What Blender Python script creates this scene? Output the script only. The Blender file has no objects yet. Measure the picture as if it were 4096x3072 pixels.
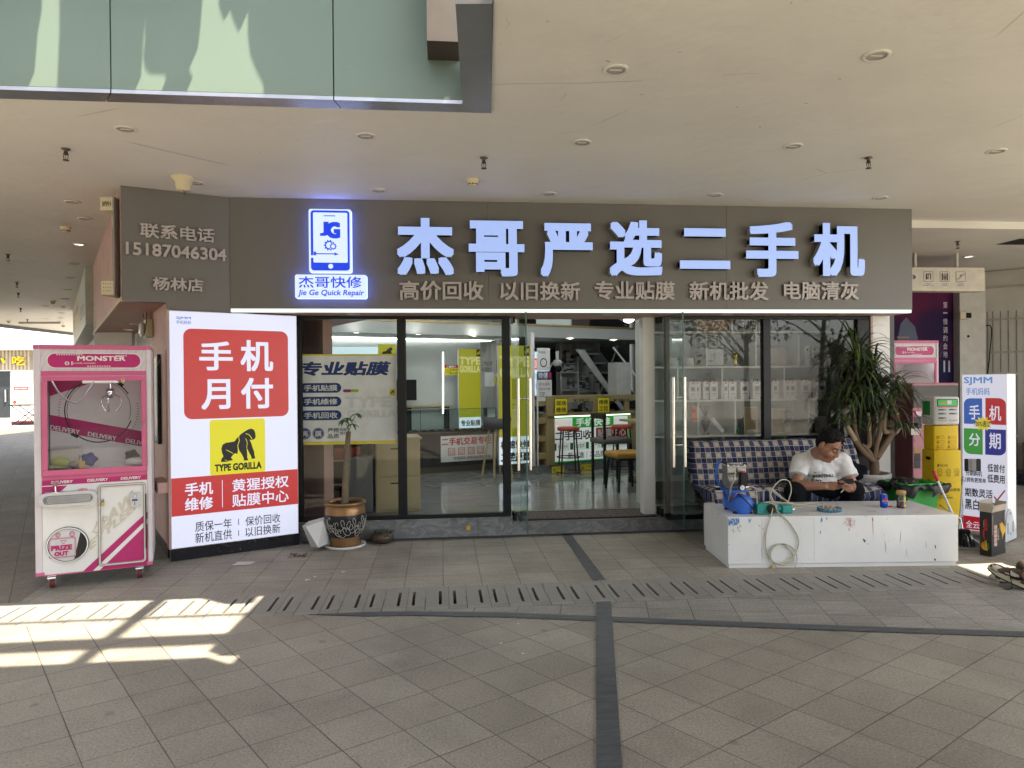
import bpy, bmesh, math, random
from math import sin, cos, pi, radians, sqrt, atan2, floor
from mathutils import Vector, Matrix, Quaternion
random.seed(7)
S = bpy.context.scene
COL = S.collection

# ------------------------------------------------------------------ camera, sky, sun, exposure
YAW, PITCH, ROLL, FPX = .1005, -.005, .0085, 2800.0      # measured on the 4096 x 3072 photograph
EYE = Vector((0, 0, 1.6))
def cam_axes():
    fw = Vector((sin(YAW), cos(YAW), 0)); r = Vector((cos(YAW), -sin(YAW), 0)); u = Vector((0, 0, 1))
    fw, u = fw*cos(PITCH)+u*sin(PITCH), u*cos(PITCH)-fw*sin(PITCH)
    r, u = r*cos(ROLL)-u*sin(ROLL), r*sin(ROLL)+u*cos(ROLL)
    return r, u, fw
RA, UA, FA = cam_axes()
cam = bpy.data.cameras.new('camera'); co = bpy.data.objects.new('camera', cam); COL.objects.link(co)
co.matrix_world = Matrix(((RA.x, UA.x, -FA.x, EYE.x), (RA.y, UA.y, -FA.y, EYE.y), (RA.z, UA.z, -FA.z, EYE.z), (0, 0, 0, 1)))
cam.sensor_width = 36; cam.lens = FPX/4096*36; cam.clip_start = .05; cam.clip_end = 2000
S.camera = co
SUNV = Vector((1.40, -1.036, 3.34)).normalized()          # towards the sun
w = bpy.data.worlds.new('World'); S.world = w; w.use_nodes = True
wn = w.node_tree.nodes; wl = w.node_tree.links
sky = wn.new('ShaderNodeTexSky'); sky.sky_type = 'NISHITA'; sky.sun_disc = False
sky.sun_elevation = math.asin(SUNV.z); sky.sun_rotation = atan2(SUNV.x, SUNV.y)
sky.air_density = 1.0; sky.dust_density = 1.6
hs_w = wn.new('ShaderNodeHueSaturation'); hs_w.inputs['Saturation'].default_value = .45; wl.new(sky.outputs[0], hs_w.inputs['Color']); wl.new(hs_w.outputs[0], wn['Background'].inputs[0]); wn['Background'].inputs[1].default_value = .13
sun = bpy.data.lights.new('sun', 'SUN'); sun.energy = 4.6; sun.angle = radians(.7); sun.color = (1, .90, .72)
so = bpy.data.objects.new('sun', sun); COL.objects.link(so)
so.rotation_euler = SUNV.to_track_quat('Z', 'Y').to_euler()
S.view_settings.view_transform = 'Standard'; S.view_settings.look = 'None'
EXPO = 2.38
S.view_settings.exposure = EXPO; S.view_settings.gamma = 1
S.render.engine = 'CYCLES'
S.cycles.use_denoising = True
S.cycles.max_bounces = 10; S.cycles.transparent_max_bounces = 16; S.cycles.diffuse_bounces = 5
S.cycles.sample_clamp_indirect = 6; S.cycles.caustics_reflective = False; S.cycles.caustics_refractive = False

# ------------------------------------------------------------------ measuring the photograph
CROP = {0: (0, 0, 4096/2212), 1: (0, 1250, 700/1010), 2: (400, 680, .4973), 3: (600, 1200, .6633), 4: (1150, 1240, .5908),
        5: (1900, 1240, .5906), 6: (2600, 1240, .5906), 7: (3400, 1240, .7235), 8: (2700, 1650, .5425), 9: (0, 768, .3808),
        10: (3500, 700, .4822), 11: (3600, 2000, .3013), 12: (3050, 1300, .4221), 13: (3000, 1650, .2411), 14: (2700, 1800, .2260),
        15: (0, 2100, .6329), 16: (1300, 2100, .6329), 17: (2700, 2100, .6311), 18: (1100, 1900, .4973), 19: (2048, 0, .9259),
        20: (0, 0, .4629), 21: (1024, 0, .4629), 22: (1500, 800, .4973), 23: (2500, 800, .5425)}
def ray(k, x, y):
    a = CROP[k]; X = a[0]+a[2]*x; Y = a[1]+a[2]*y
    return FA + RA*((X-2048)/FPX) - UA*((Y-1536)/FPX)
def at(k, x, y, Y):            # the point of that sight line at distance Y from the camera's wall
    d = ray(k, x, y); return EYE + d*(Y/d.y)
def on(k, x, y, z=0.0):        # the point of that sight line at height z
    d = ray(k, x, y); return EYE + d*((z-EYE.z)/d.z)
def pln(k, x, y, P, ang):      # the point of that sight line on the upright plane through P whose right-hand direction is ang
    n = Vector((-sin(ang), cos(ang), 0)); d = ray(k, x, y); return EYE + d*((Vector(P)-EYE).dot(n)/d.dot(n))

# ------------------------------------------------------------------ materials
MATS = {}
def nn(m, t): return m.node_tree.nodes.new(t)
def lk(m, a, b): m.node_tree.links.new(a, b)
def rgb(c): return (c[0], c[1], c[2], 1)
def mth(m, op, a, b=None, c=None):
    n = nn(m, 'ShaderNodeMath'); n.operation = op
    for i, q in enumerate((a, b, c)):
        if q is None: continue
        if isinstance(q, (int, float)): n.inputs[i].default_value = q
        else: lk(m, q, n.inputs[i])
    return n.outputs[0]
def vmth(m, op, a, b=None, scale=None):
    n = nn(m, 'ShaderNodeVectorMath'); n.operation = op
    for i, q in enumerate((a, b)):
        if q is None: continue
        if isinstance(q, (tuple, list)): n.inputs[i].default_value = q
        else: lk(m, q, n.inputs[i])
    if scale is not None: n.inputs['Scale'].default_value = scale
    return n.outputs['Value'] if op == 'DOT_PRODUCT' else n.outputs[0]
def mix(m, f, a, b, mode='MIX'):
    n = nn(m, 'ShaderNodeMix'); n.data_type = 'RGBA'; n.blend_type = mode
    if isinstance(f, (int, float)): n.inputs[0].default_value = f
    else: lk(m, f, n.inputs[0])
    for i, q in ((6, a), (7, b)):
        if isinstance(q, (tuple, list)): n.inputs[i].default_value = rgb(q)
        else: lk(m, q, n.inputs[i])
    return n.outputs[2]
def noise(m, vec, scale, detail=4, rough=.55, dist=0):
    n = nn(m, 'ShaderNodeTexNoise'); n.inputs['Scale'].default_value = scale; n.inputs['Detail'].default_value = detail
    n.inputs['Roughness'].default_value = rough; n.inputs['Distortion'].default_value = dist
    if vec is not None: lk(m, vec, n.inputs['Vector'])
    return n.outputs['Fac']
def ramp(m, f, stops):
    n = nn(m, 'ShaderNodeValToRGB'); e = n.color_ramp.elements
    while len(e) < len(stops): e.new(.5)
    for q, (p, c) in zip(e, stops):
        q.position = p; q.color = rgb(c) if isinstance(c, (tuple, list)) else (c, c, c, 1)
    lk(m, f, n.inputs[0]); return n.outputs[0]
def coords(m, kind='Object'):
    return nn(m, 'ShaderNodeTexCoord').outputs[kind]
def bump(m, h, strength, dist=.01):
    n = nn(m, 'ShaderNodeBump'); n.inputs['Strength'].default_value = strength; n.inputs['Distance'].default_value = dist
    lk(m, h, n.inputs['Height']); return n.outputs[0]
def new_mat(name):
    m = bpy.data.materials.new(name); m.use_nodes = True; MATS[name] = m
    return m, m.node_tree.nodes['Principled BSDF']
def M(name, c=(.5, .5, .5), r=.5, metal=0, em=0, var=.10, sc=6, bmp=0, bsc=60, spec=.35, coat=0, trans=0, emc=None, grime=0):
    """painted / plastic / metal surface with slight uneven tone and gloss"""
    if name in MATS: return MATS[name]
    m, b = new_mat(name); v = coords(m)
    n1 = noise(m, v, sc, 5)
    hi = tuple(min(1, q*(1+var)) for q in c); lo = tuple(q*(1-var) for q in c)
    col = ramp(m, n1, ((.3, lo), (.7, hi)))
    if grime:
        g = ramp(m, noise(m, v, sc*.7, 8, .7, .6), ((.52, 0.), (.72, 1.)))
        col = mix(m, mth(m, 'MULTIPLY', g, grime), col, tuple(q*.45 for q in c))
    lk(m, col, b.inputs['Base Color'])
    rr = mth(m, 'ADD', mth(m, 'MULTIPLY', noise(m, v, sc*2.3, 3), .16), r-.08)
    lk(m, rr, b.inputs['Roughness'])
    b.inputs['Metallic'].default_value = metal; b.inputs['Specular IOR Level'].default_value = spec
    b.inputs['Coat Weight'].default_value = coat; b.inputs['Transmission Weight'].default_value = trans
    if em:
        b.inputs['Emission Color'].default_value = rgb(emc or c); b.inputs['Emission Strength'].default_value = em
    if bmp: lk(m, bump(m, noise(m, v, bsc, 4), bmp, .004), b.inputs['Normal'])
    return m
EXPK = 2**-EXPO
def E(name, c, s, base=None):      # something lit from inside (s: brightness in the exposed picture)
    if name in MATS: return MATS[name]
    m, b = new_mat(name)
    b.inputs['Base Color'].default_value = rgb(base or tuple(q*.28 for q in c)); b.inputs['Roughness'].default_value = .35
    b.inputs['Emission Color'].default_value = rgb(c); b.inputs["Emission Strength"].default_value = s*EXPK
    return m
def glass_mat(name, tint=(.86, .93, .90), refl=1.0, rough=0.0):
    if name in MATS: return MATS[name]
    m, b = new_mat(name); m.node_tree.nodes.remove(b); out = m.node_tree.nodes['Material Output']
    t = nn(m, 'ShaderNodeBsdfTransparent'); t.inputs[0].default_value = rgb(tint)
    g = nn(m, 'ShaderNodeBsdfGlossy'); g.inputs[0].default_value = (1, 1, 1, 1); g.inputs['Roughness'].default_value = rough
    f = nn(m, 'ShaderNodeFresnel'); f.inputs[0].default_value = 1.5
    k = mth(m, 'MULTIPLY', f.outputs[0], refl)
    ms = nn(m, 'ShaderNodeMixShader'); lk(m, k, ms.inputs[0]); lk(m, t.outputs[0], ms.inputs[1]); lk(m, g.outputs[0], ms.inputs[2])
    lk(m, ms.outputs[0], out.inputs[0]); return m

# ------------------------------------------------------------------ mesh builder
class MB:
    def __init__(s): s.v = []; s.f = []; s.mi = []; s.sm = []; s.mats = []
    def add(s, vs, fs, mat, smooth=False, mx=None):
        o = len(s.v)
        if mx is not None: vs = [mx @ Vector(q) for q in vs]
        s.v.extend([tuple(q) for q in vs])
        if mat not in s.mats: s.mats.append(mat)
        i = s.mats.index(mat)
        for q in fs: s.f.append([o+k for k in q]); s.mi.append(i); s.sm.append(smooth)
        return s
    def box(s, x0, y0, z0, x1, y1, z1, mat, bev=0, mx=None):
        if bev:
            bm = bmesh.new(); bmesh.ops.create_cube(bm, size=1)
            for q in bm.verts: q.co = Vector(((x0+x1)/2+q.co.x*(x1-x0), (y0+y1)/2+q.co.y*(y1-y0), (z0+z1)/2+q.co.z*(z1-z0)))
            bmesh.ops.bevel(bm, geom=bm.edges[:], offset=bev, segments=2, profile=.5, affect='EDGES')
            return s.bm(bm, mat, mx=mx)
        vs = [(x0, y0, z0), (x1, y0, z0), (x1, y1, z0), (x0, y1, z0), (x0, y0, z1), (x1, y0, z1), (x1, y1, z1), (x0, y1, z1)]
        return s.add(vs, [(0, 3, 2, 1), (4, 5, 6, 7), (0, 1, 5, 4), (1, 2, 6, 5), (2, 3, 7, 6), (3, 0, 4, 7)], mat, mx=mx)
    def bm(s, bm, mat, smooth=False, mx=None):
        bm.verts.index_update(); vs = [q.co.copy() for q in bm.verts]; fs = [[k.index for k in q.verts] for q in bm.faces]; bm.free()
        return s.add(vs, fs, mat, smooth, mx)
    def cyl(s, p0, p1, r0, mat, r1=None, n=16, caps=True, smooth=True):
        p0, p1 = Vector(p0), Vector(p1); r1 = r0 if r1 is None else r1
        q = (p1-p0).to_track_quat('Z', 'Y'); vs = []
        for p, r in ((p0, r0), (p1, r1)):
            for k in range(n): a = 2*pi*k/n; vs.append(p + q @ Vector((cos(a)*r, sin(a)*r, 0)))
        s.add(vs, [(k, (k+1) % n, n+(k+1) % n, n+k) for k in range(n)], mat, smooth)
        if caps: s.add(vs, [tuple(range(n-1, -1, -1)), tuple(range(n, 2*n))], mat)
        return s
    def tube(s, pts, r, mat, n=8, closed=False, smooth=True, caps=True):
        pts = [Vector(p) for p in pts]; N = len(pts); rr = r if isinstance(r, (list, tuple)) else [r]*N
        vs = []; up = None
        for i, p in enumerate(pts):
            if closed: t = pts[(i+1) % N]-pts[i-1]
            else: t = pts[min(i+1, N-1)]-pts[max(i-1, 0)]
            if t.length < 1e-9: t = Vector((0, 0, 1))
            t.normalize()
            if up is None: up = t.orthogonal().normalized()
            up = (up - t*up.dot(t)); up = up.normalized() if up.length > 1e-6 else t.orthogonal().normalized()
            b = t.cross(up)
            for k in range(n): a = 2*pi*k/n; vs.append(p + (up*cos(a)+b*sin(a))*rr[i])
        fs = []
        for i in range(N if closed else N-1):
            j = (i+1) % N
            for k in range(n): fs.append((i*n+k, i*n+(k+1) % n, j*n+(k+1) % n, j*n+k))
        s.add(vs, fs, mat, smooth)
        if caps and not closed: s.add(vs, [tuple(range(n-1, -1, -1)), tuple(range((N-1)*n, N*n))], mat)
        return s
    def lathe(s, prof, mat, n=28, c=(0, 0, 0), smooth=True, mx=None):
        vs = []; c = Vector(c)
        for r, z in prof:
            for k in range(n): a = 2*pi*k/n; vs.append(c+Vector((cos(a)*r, sin(a)*r, z)))
        fs = []
        for i in range(len(prof)-1):
            for k in range(n): fs.append((i*n+k, i*n+(k+1) % n, (i+1)*n+(k+1) % n, (i+1)*n+k))
        return s.add(vs, fs, mat, smooth, mx)
    def ell(s, c, r, mat, n=18, m=10, mx=None):
        c = Vector(c); r = (r, r, r) if isinstance(r, (int, float)) else r; vs = []; fs = []
        for i in range(m+1):
            t = pi*i/m
            for k in range(n): a = 2*pi*k/n; vs.append(c+Vector((r[0]*sin(t)*cos(a), r[1]*sin(t)*sin(a), r[2]*cos(t))))
        for i in range(m):
            for k in range(n): fs.append((i*n+k, (i+1)*n+k, (i+1)*n+(k+1) % n, i*n+(k+1) % n))
        return s.add(vs, fs, mat, True, mx)
    def prism(s, pts, y0, y1, mat, mx=None, side=None):        # outline in x,z extruded along y
        n = len(pts)
        if sum(pts[i][0]*pts[(i+1) % n][1]-pts[(i+1) % n][0]*pts[i][1] for i in range(n)) < 0: pts = pts[::-1]
        vs = [(x, y0, z) for x, z in pts]+[(x, y1, z) for x, z in pts]
        s.add(vs, [tuple(range(n)), tuple(range(2*n-1, n-1, -1))], mat, mx=mx)
        return s.add(vs, [((i+1) % n, i, n+i, n+(i+1) % n) for i in range(n)], side or mat, mx=mx)
    def slab(s, pts, z0, z1, mat, side=None):                  # outline in x,y extruded along z
        n = len(pts)
        if sum(pts[i][0]*pts[(i+1) % n][1]-pts[(i+1) % n][0]*pts[i][1] for i in range(n)) < 0: pts = pts[::-1]
        vs = [(x, y, z0) for x, y in pts]+[(x, y, z1) for x, y in pts]
        s.add(vs, [tuple(range(n-1, -1, -1)), tuple(range(n, 2*n))], mat)
        return s.add(vs, [(i, (i+1) % n, n+(i+1) % n, n+i) for i in range(n)], side or mat)
    def quad(s, a, b, c, d, mat): return s.add([a, b, c, d], [(0, 1, 2, 3)], mat)
    def build(s, name, parent=None, loc=(0, 0, 0), rotz=0, rot=None, kind=None, label=None):
        me = bpy.data.meshes.new(name); me.from_pydata(s.v, [], s.f)
        for m in s.mats: me.materials.append(m)
        me.polygons.foreach_set('material_index', s.mi); me.polygons.foreach_set('use_smooth', s.sm); me.update()
        o = bpy.data.objects.new(name, me); COL.objects.link(o)
        o.location = loc; o.rotation_euler = rot if rot else (0, 0, rotz)
        if parent is not None: o.parent = parent
        if kind: o['kind'] = kind
        if label: o['label'] = label
        return o
def thing(name, label, cat, loc=(0, 0, 0), rotz=0, group=None, rot=None):
    o = bpy.data.objects.new(name, None); COL.objects.link(o); o.empty_display_size = .1
    o.location = loc; o.rotation_euler = rot if rot else (0, 0, rotz); o['label'] = label; o['category'] = cat
    if group: o['group'] = group
    return o
def tag(o, label, cat, group=None, kind=None):
    o['label'] = label; o['category'] = cat
    if group: o['group'] = group
    if kind: o['kind'] = kind
    return o
def dup(root, loc, rotz=None, label=None, group=None):
    r = root.copy(); COL.objects.link(r); r.location = loc
    if rotz is not None: r.rotation_euler = (0, 0, rotz)
    if label: r['label'] = label
    if group: r['group'] = group
    for ch in list(root.children):
        c = ch.copy(); COL.objects.link(c); c.parent = r
        for g in list(ch.children):
            d = g.copy(); COL.objects.link(d); d.parent = c
    return r
def rr_pts(x0, z0, x1, z1, r, n=6):
    pts = []
    for cx, cz, a0 in ((x1-r, z1-r, 0), (x0+r, z1-r, 90), (x0+r, z0+r, 180), (x1-r, z0+r, 270)):
        for k in range(n+1): a = radians(a0+90*k/n); pts.append((cx+r*cos(a), cz+r*sin(a)))
    return pts
def spline(pts, n=8, closed=False):
    P = [Vector(p) for p in pts]; N = len(P); out = []
    for i in range(N if closed else N-1):
        if closed: a, b, c, d = P[i-1], P[i], P[(i+1) % N], P[(i+2) % N]
        else: a, b, c, d = P[max(i-1, 0)], P[i], P[i+1], P[min(i+2, N-1)]
        for k in range(n):
            t = k/n; out.append(.5*((2*b)+(c-a)*t+(2*a-5*b+4*c-d)*t*t+(3*b-a-3*c+d)*t**3))
    if not closed: out.append(P[-1].copy())
    return out

# ------------------------------------------------------------------ writing
_glyph = {}
def glyphs(t, ext=0.0, res=3, shear=0.0):
    k = (t, ext, res, shear)
    if k not in _glyph:
        c = bpy.data.curves.new('writing', 'FONT'); c.body = t; c.size = 1; c.extrude = ext; c.resolution_u = res; c.shear = shear
        o = bpy.data.objects.new('writing', c); COL.objects.link(o)
        dg = bpy.context.evaluated_depsgraph_get(); me = bpy.data.meshes.new_from_object(o.evaluated_get(dg))
        vs = [tuple(q.co) for q in me.vertices]; fs = [tuple(q.vertices) for q in me.polygons]
        bpy.data.objects.remove(o); bpy.data.curves.remove(c); bpy.data.meshes.remove(me)
        _glyph[k] = (vs, fs)
    return _glyph[k]
def write(mb, t, x0, z0, x1, z1, y, mat, bold=0.0, depth=0.0, res=3, shear=0.0, mx=None, fit='both', side=None):
    """letters filling the box x0..x1, z0..z1 of the plane y; bold is a share of the em; depth makes them stand proud towards -y"""
    vs, fs = glyphs(t, .5 if depth else 0.0, res, shear)
    if not vs: return
    ax = min(q[0] for q in vs); bx = max(q[0] for q in vs); az = min(q[1] for q in vs); bz = max(q[1] for q in vs)
    ax -= bold; bx += bold; az -= bold; bz += bold
    sx = (x1-x0)/(bx-ax); sz = (z1-z0)/(bz-az)
    if fit == 'h': sx = math.copysign(abs(sz), sx); x0 = (x0+x1)/2-sx*(bx-ax)/2
    sh = [(0, 0)]
    if bold: sh = [(0, 0)]+[(bold*a, bold*b) for a, b in ((1, 1), (1, -1), (-1, 1), (-1, -1))]
    if bold > .02: sh += [(bold*a, bold*b) for a, b in ((1, 0), (-1, 0), (0, 1), (0, -1))]
    for i, (a, b) in enumerate(sh):
        e = i*.00006
        if depth:
            V = [(x0+(q[0]+a-ax)*sx, y-(q[2]+.5)*(depth+e), z0+(q[1]+b-az)*sz) for q in vs]
            if side is None: mb.add(V, fs, mat, mx=mx)
            else:
                ff = [f for f in fs if all(vs[k][2] > .49 for k in f)]; ss = [f for f in fs if not all(vs[k][2] > .49 for k in f)]
                mb.add(V, ff, mat, mx=mx); mb.add(V, ss, side, mx=mx)
        else:
            mb.add([(x0+(q[0]+a-ax)*sx, y-e, z0+(q[1]+b-az)*sz) for q in vs], fs, mat, mx=mx)
class Panel:
    """flat printed face, W x H metres, drawn in picture units (0,0 top left, pw x ph); faces -y"""
    def __init__(s, W, H, pw, ph, x0=0, z0=0, y=0): s.W, s.H, s.pw, s.ph, s.x0, s.z0, s.y, s.n = W, H, pw, ph, x0, z0, y, 0; s.mb = MB()
    def X(s, u): return s.x0+u/s.pw*s.W
    def Z(s, v): return s.z0+s.H-v/s.ph*s.H
    def lay(s): s.n += 1; return s.y-.0004*s.n
    def poly(s, pts, mat, y=None):
        y = s.lay() if y is None else y
        p = [(s.X(a), y, s.Z(b)) for a, b in pts]; n = len(p)
        if sum(p[i][0]*p[(i+1) % n][2]-p[(i+1) % n][0]*p[i][2] for i in range(n)) < 0: p = p[::-1]
        s.mb.add(p, [tuple(range(n))], mat); return s
    def rect(s, a, b, c, d, mat): return s.poly([(a, b), (c, b), (c, d), (a, d)], mat)
    def rr(s, a, b, c, d, r, mat): return s.poly(rr_pts(a, b, c, d, r), mat)
    def circ(s, a, b, r, mat, n=24, rz=None): return s.poly([(a+r*cos(2*pi*k/n), b+(rz or r)*sin(2*pi*k/n)) for k in range(n)], mat)
    def ring(s, a, b, r, t, mat, n=36, a0=0, a1=360, rz=1.0):
        y = s.lay(); k0, k1 = radians(a0), radians(a1)
        for k in range(n):
            p, q = k0+(k1-k0)*k/n, k0+(k1-k0)*(k+1)/n
            s.poly([(a+r*cos(p), b+r*rz*sin(p)), (a+r*cos(q), b+r*rz*sin(q)), (a+(r-t)*cos(q), b+(r-t)*rz*sin(q)), (a+(r-t)*cos(p), b+(r-t)*rz*sin(p))], mat, y)
        return s
    def frame(s, a, b, c, d, t, mat):
        y = s.lay()
        for q in ((a, b, c, b+t), (a, d-t, c, d), (a, b+t, a+t, d-t), (c-t, b+t, c, d-t)):
            s.poly([(q[0], q[1]), (q[2], q[1]), (q[2], q[3]), (q[0], q[3])], mat, y)
        return s
    def line(s, pts, t, mat):
        y = s.lay()
        for (a, b), (c, d) in zip(pts, pts[1:]):
            l = sqrt((c-a)**2+(d-b)**2) or 1; nx, nz = -(d-b)/l*t/2, (c-a)/l*t/2
            s.poly([(a+nx, b+nz), (c+nx, d+nz), (c-nx, d-nz), (a-nx, b-nz)], mat, y); y -= .00003
        return s
    def text(s, t, a, b, c, d, mat, bold=0.0, res=2, shear=0.0, fit='both', flip=False):
        x0, x1 = s.X(a), s.X(c)
        write(s.mb, t, x1 if flip else x0, s.Z(d), x0 if flip else x1, s.Z(b), s.lay(), mat, bold, 0, res, shear, fit=fit); return s
    def build(s, name, parent=None, **k): return s.mb.build(name, parent, **k)
# ------------------------------------------------------------------ paving
ZI = .12                                    # shop floor level
def tile_mat(name, org, u, v, cols, joint=(.038, .035, .03), gap=.0055, rough=.62, stag=0.0, speck=150, streak=None, bstr=.25, contrast=.12):
    """flagstones on the lattice org + a*u + b*v"""
    m, b = new_mat(name); P = coords(m)
    det = u[0]*v[1]-u[1]*v[0]
    ra = (v[1]/det, -v[0]/det, 0); rb = (-u[1]/det, u[0]/det, 0)
    p = vmth(m, 'SUBTRACT', P, (org[0], org[1], 0))
    wob = noise(m, P, 9, 2)
    a = vmth(m, 'DOT_PRODUCT', p, ra); bb = vmth(m, 'DOT_PRODUCT', p, rb)
    jit = mth(m, 'MULTIPLY', mth(m, 'SUBTRACT', wob, .5), .012)
    a = mth(m, 'ADD', a, jit); bb = mth(m, 'ADD', bb, jit)
    if stag: a = mth(m, 'ADD', a, mth(m, 'MULTIPLY', mth(m, 'FLOOR', bb), stag))
    lu = sqrt(u[0]**2+u[1]**2); lv = sqrt(v[0]**2+v[1]**2)
    fa = mth(m, 'ABSOLUTE', mth(m, 'SUBTRACT', mth(m, 'FRACT', a), .5)); fb = mth(m, 'ABSOLUTE', mth(m, 'SUBTRACT', mth(m, 'FRACT', bb), .5))
    da = mth(m, 'MULTIPLY', mth(m, 'SUBTRACT', .5, fa), lu); db = mth(m, 'MULTIPLY', mth(m, 'SUBTRACT', .5, fb), lv)
    dd = mth(m, 'MINIMUM', da, db)
    gw = mth(m, 'MULTIPLY', mth(m, 'ADD', noise(m, P, 3.1, 3), .15), gap)
    j = nn(m, 'ShaderNodeMapRange'); j.interpolation_type = 'SMOOTHSTEP'
    lk(m, dd, j.inputs[0]); lk(m, mth(m, 'MULTIPLY', gw, .35), j.inputs[1]); lk(m, gw, j.inputs[2]); j.inputs[3].default_value = 1; j.inputs[4].default_value = 0
    cb = nn(m, 'ShaderNodeCombineXYZ'); lk(m, mth(m, 'FLOOR', a), cb.inputs[0]); lk(m, mth(m, 'FLOOR', bb), cb.inputs[1])
    wn_ = nn(m, 'ShaderNodeTexWhiteNoise'); wn_.noise_dimensions = '2D'; lk(m, cb.outputs[0], wn_.inputs[0])
    col = ramp(m, wn_.outputs[0], ((0, cols[0]), (.5, cols[1]), (1, cols[2])))
    big = ramp(m, noise(m, P, 1.3, 7, .62, .4), ((.3, 1-contrast*2.2), (.7, 1+contrast*.9)))
    col = mix(m, 1, col, big, 'MULTIPLY')
    sp = ramp(m, noise(m, P, speck*.55, 4, .8), ((.30, .50), (.70, 1.46)))
    col = mix(m, .9, col, sp, 'MULTIPLY')
    st = ramp(m, noise(m, P, 3.3, 8, .75, 1.2), ((.56, 0.), (.72, 1.)))
    col = mix(m, mth(m, 'MULTIPLY', st, .35), col, tuple(q*.4 for q in cols[1]))
    if streak:
        sv = vmth(m, 'MULTIPLY', P, streak); s2 = ramp(m, noise(m, sv, 1, 5, .6), ((.35, .82), (.7, 1.12))); col = mix(m, .8, col, s2, 'MULTIPLY')
    gum = nn(m, 'ShaderNodeTexVoronoi'); gum.inputs['Scale'].default_value = 2.1; lk(m, P, gum.inputs['Vector'])
    gm = ramp(m, gum.outputs['Distance'], ((.040, 1.), (.058, 0.)))
    col = mix(m, mth(m, 'MULTIPLY', gm, .45), col, tuple(q*.35 for q in cols[1]))
    col = mix(m, mth(m, 'MULTIPLY', j.outputs[0], .9), col, joint)
    lk(m, col, b.inputs['Base Color'])
    lk(m, mth(m, 'ADD', mth(m, 'MULTIPLY', noise(m, P, 5, 3), .2), rough-.1), b.inputs['Roughness'])
    h = mth(m, 'SUBTRACT', mth(m, 'MULTIPLY', noise(m, P, speck*.7, 3), .5), mth(m, 'MULTIPLY', j.outputs[0], 1.6))
    lk(m, bump(m, h, bstr, .004), b.inputs['Normal'])
    return m
warm = ((.222, .200, .160), (.245, .222, .180), (.270, .246, .20))
grey = ((.215, .202, .178), (.245, .230, .202), (.268, .252, .222))
m_plaza_l = tile_mat('granite_flags_left', (.253, 4.172), (.255, .150), (.163, -.242), warm)
m_plaza_r = tile_mat('granite_flags_right', (2.191, 3.518), (.253, .150), (.166, -.242), warm)
m_walk = tile_mat('walkway_flags', (.0, 5.776), (.3045, 0), (0, .33), ((.275, .248, .205), (.305, .277, .230), (.335, .303, .254)), streak=(3, 26, 1), speck=120)
m_wedge = tile_mat('wedge_flags', (2.0, 4.63), (.292, -.067), (-.067, -.292), grey, streak=(3, 22, 1), speck=120)
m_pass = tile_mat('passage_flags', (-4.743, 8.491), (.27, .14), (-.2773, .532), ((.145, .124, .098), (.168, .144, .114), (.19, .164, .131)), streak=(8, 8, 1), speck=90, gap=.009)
m_drain = tile_mat('drain_stone', (.17, 4.93), (.3, 0), (0, .54), ((.220, .207, .183), (.250, .236, .208), (.270, .256, .228)), speck=170, gap=.004)
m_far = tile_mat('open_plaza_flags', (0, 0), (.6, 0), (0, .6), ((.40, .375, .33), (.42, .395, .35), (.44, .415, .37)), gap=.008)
m_slate, b_ = new_mat('dark_slate')
pp = coords(m_slate); c_ = ramp(m_slate, noise(m_slate, vmth(m_slate, 'MULTIPLY', pp, (6, 30, 1)), 1, 8, .65, .5), ((.25, (.034, .036, .040)), (.6, (.066, .070, .076)), (.85, (.135, .14, .148))))
lk(m_slate, c_, b_.inputs['Base Color']); b_.inputs['Roughness'].default_value = .55
lk(m_slate, bump(m_slate, noise(m_slate, pp, 40, 5), .3, .004), b_.inputs['Normal'])

def sheet(name, pts, z, mat):
    mb = MB(); n = len(pts)
    if sum(pts[i][0]*pts[(i+1) % n][1]-pts[(i+1) % n][0]*pts[i][1] for i in range(n)) < 0: pts = pts[::-1]
    mb.add([(x, y, z) for x, y in pts], [tuple(range(n))], mat)
    return mb.build(name, kind='structure')
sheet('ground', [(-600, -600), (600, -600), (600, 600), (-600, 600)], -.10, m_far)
ARC = [(-.95, 4.928), (-.5, 4.922), (-.19, 4.895), (.4, 4.80), (1.05, 4.64), (1.7, 4.475), (2.65, 4.245), (3.65, 4.02), (6, 3.49), (12, 2.15)]
ARC2 = [(x-.02, y-.085-.01*(x > 0)) for x, y in ARC]; ARC2[0] = (-.95, 4.926)
STR = lambda t: (1.083-.223*(4.9-t), t)                      # left edge of the dark strip through the plaza
a_l = [p for p in ARC2 if p[0] < 1.1]
sheet('plaza_paving', [(-60, 4.93), (-.95, 4.93)]+a_l[1:]+[STR(4.55), STR(-12), (-60, -12)], 0, m_plaza_l)
a_r = [p for p in ARC2 if p[0] > 1.2]
sheet('plaza_paving', [STR(4.55)]+a_r+[(60, 2.0), (60, -12), STR(-12)], 0, m_plaza_r)
sheet('walkway_paving', [(-3.1, 5.47), (60, 5.47), (60, 7.3), (-1.3, 7.3), (-2.2, 6.9), (-3.2, 6.2)], 0, m_walk)
sheet('walkway_paving', [(4.86, 7.3), (60, 7.3), (60, 40), (4.86, 40)], 0, m_walk)
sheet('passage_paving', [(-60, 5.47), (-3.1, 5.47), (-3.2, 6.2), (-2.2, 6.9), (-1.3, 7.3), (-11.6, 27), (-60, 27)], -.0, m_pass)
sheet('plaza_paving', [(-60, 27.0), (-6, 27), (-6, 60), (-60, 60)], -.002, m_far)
sheet('wedge_paving', ARC+[(60, 2.0), (60, 4.93)], 0, m_wedge)
mb = MB()                                                     # the dark arc and the two dark strips
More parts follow.
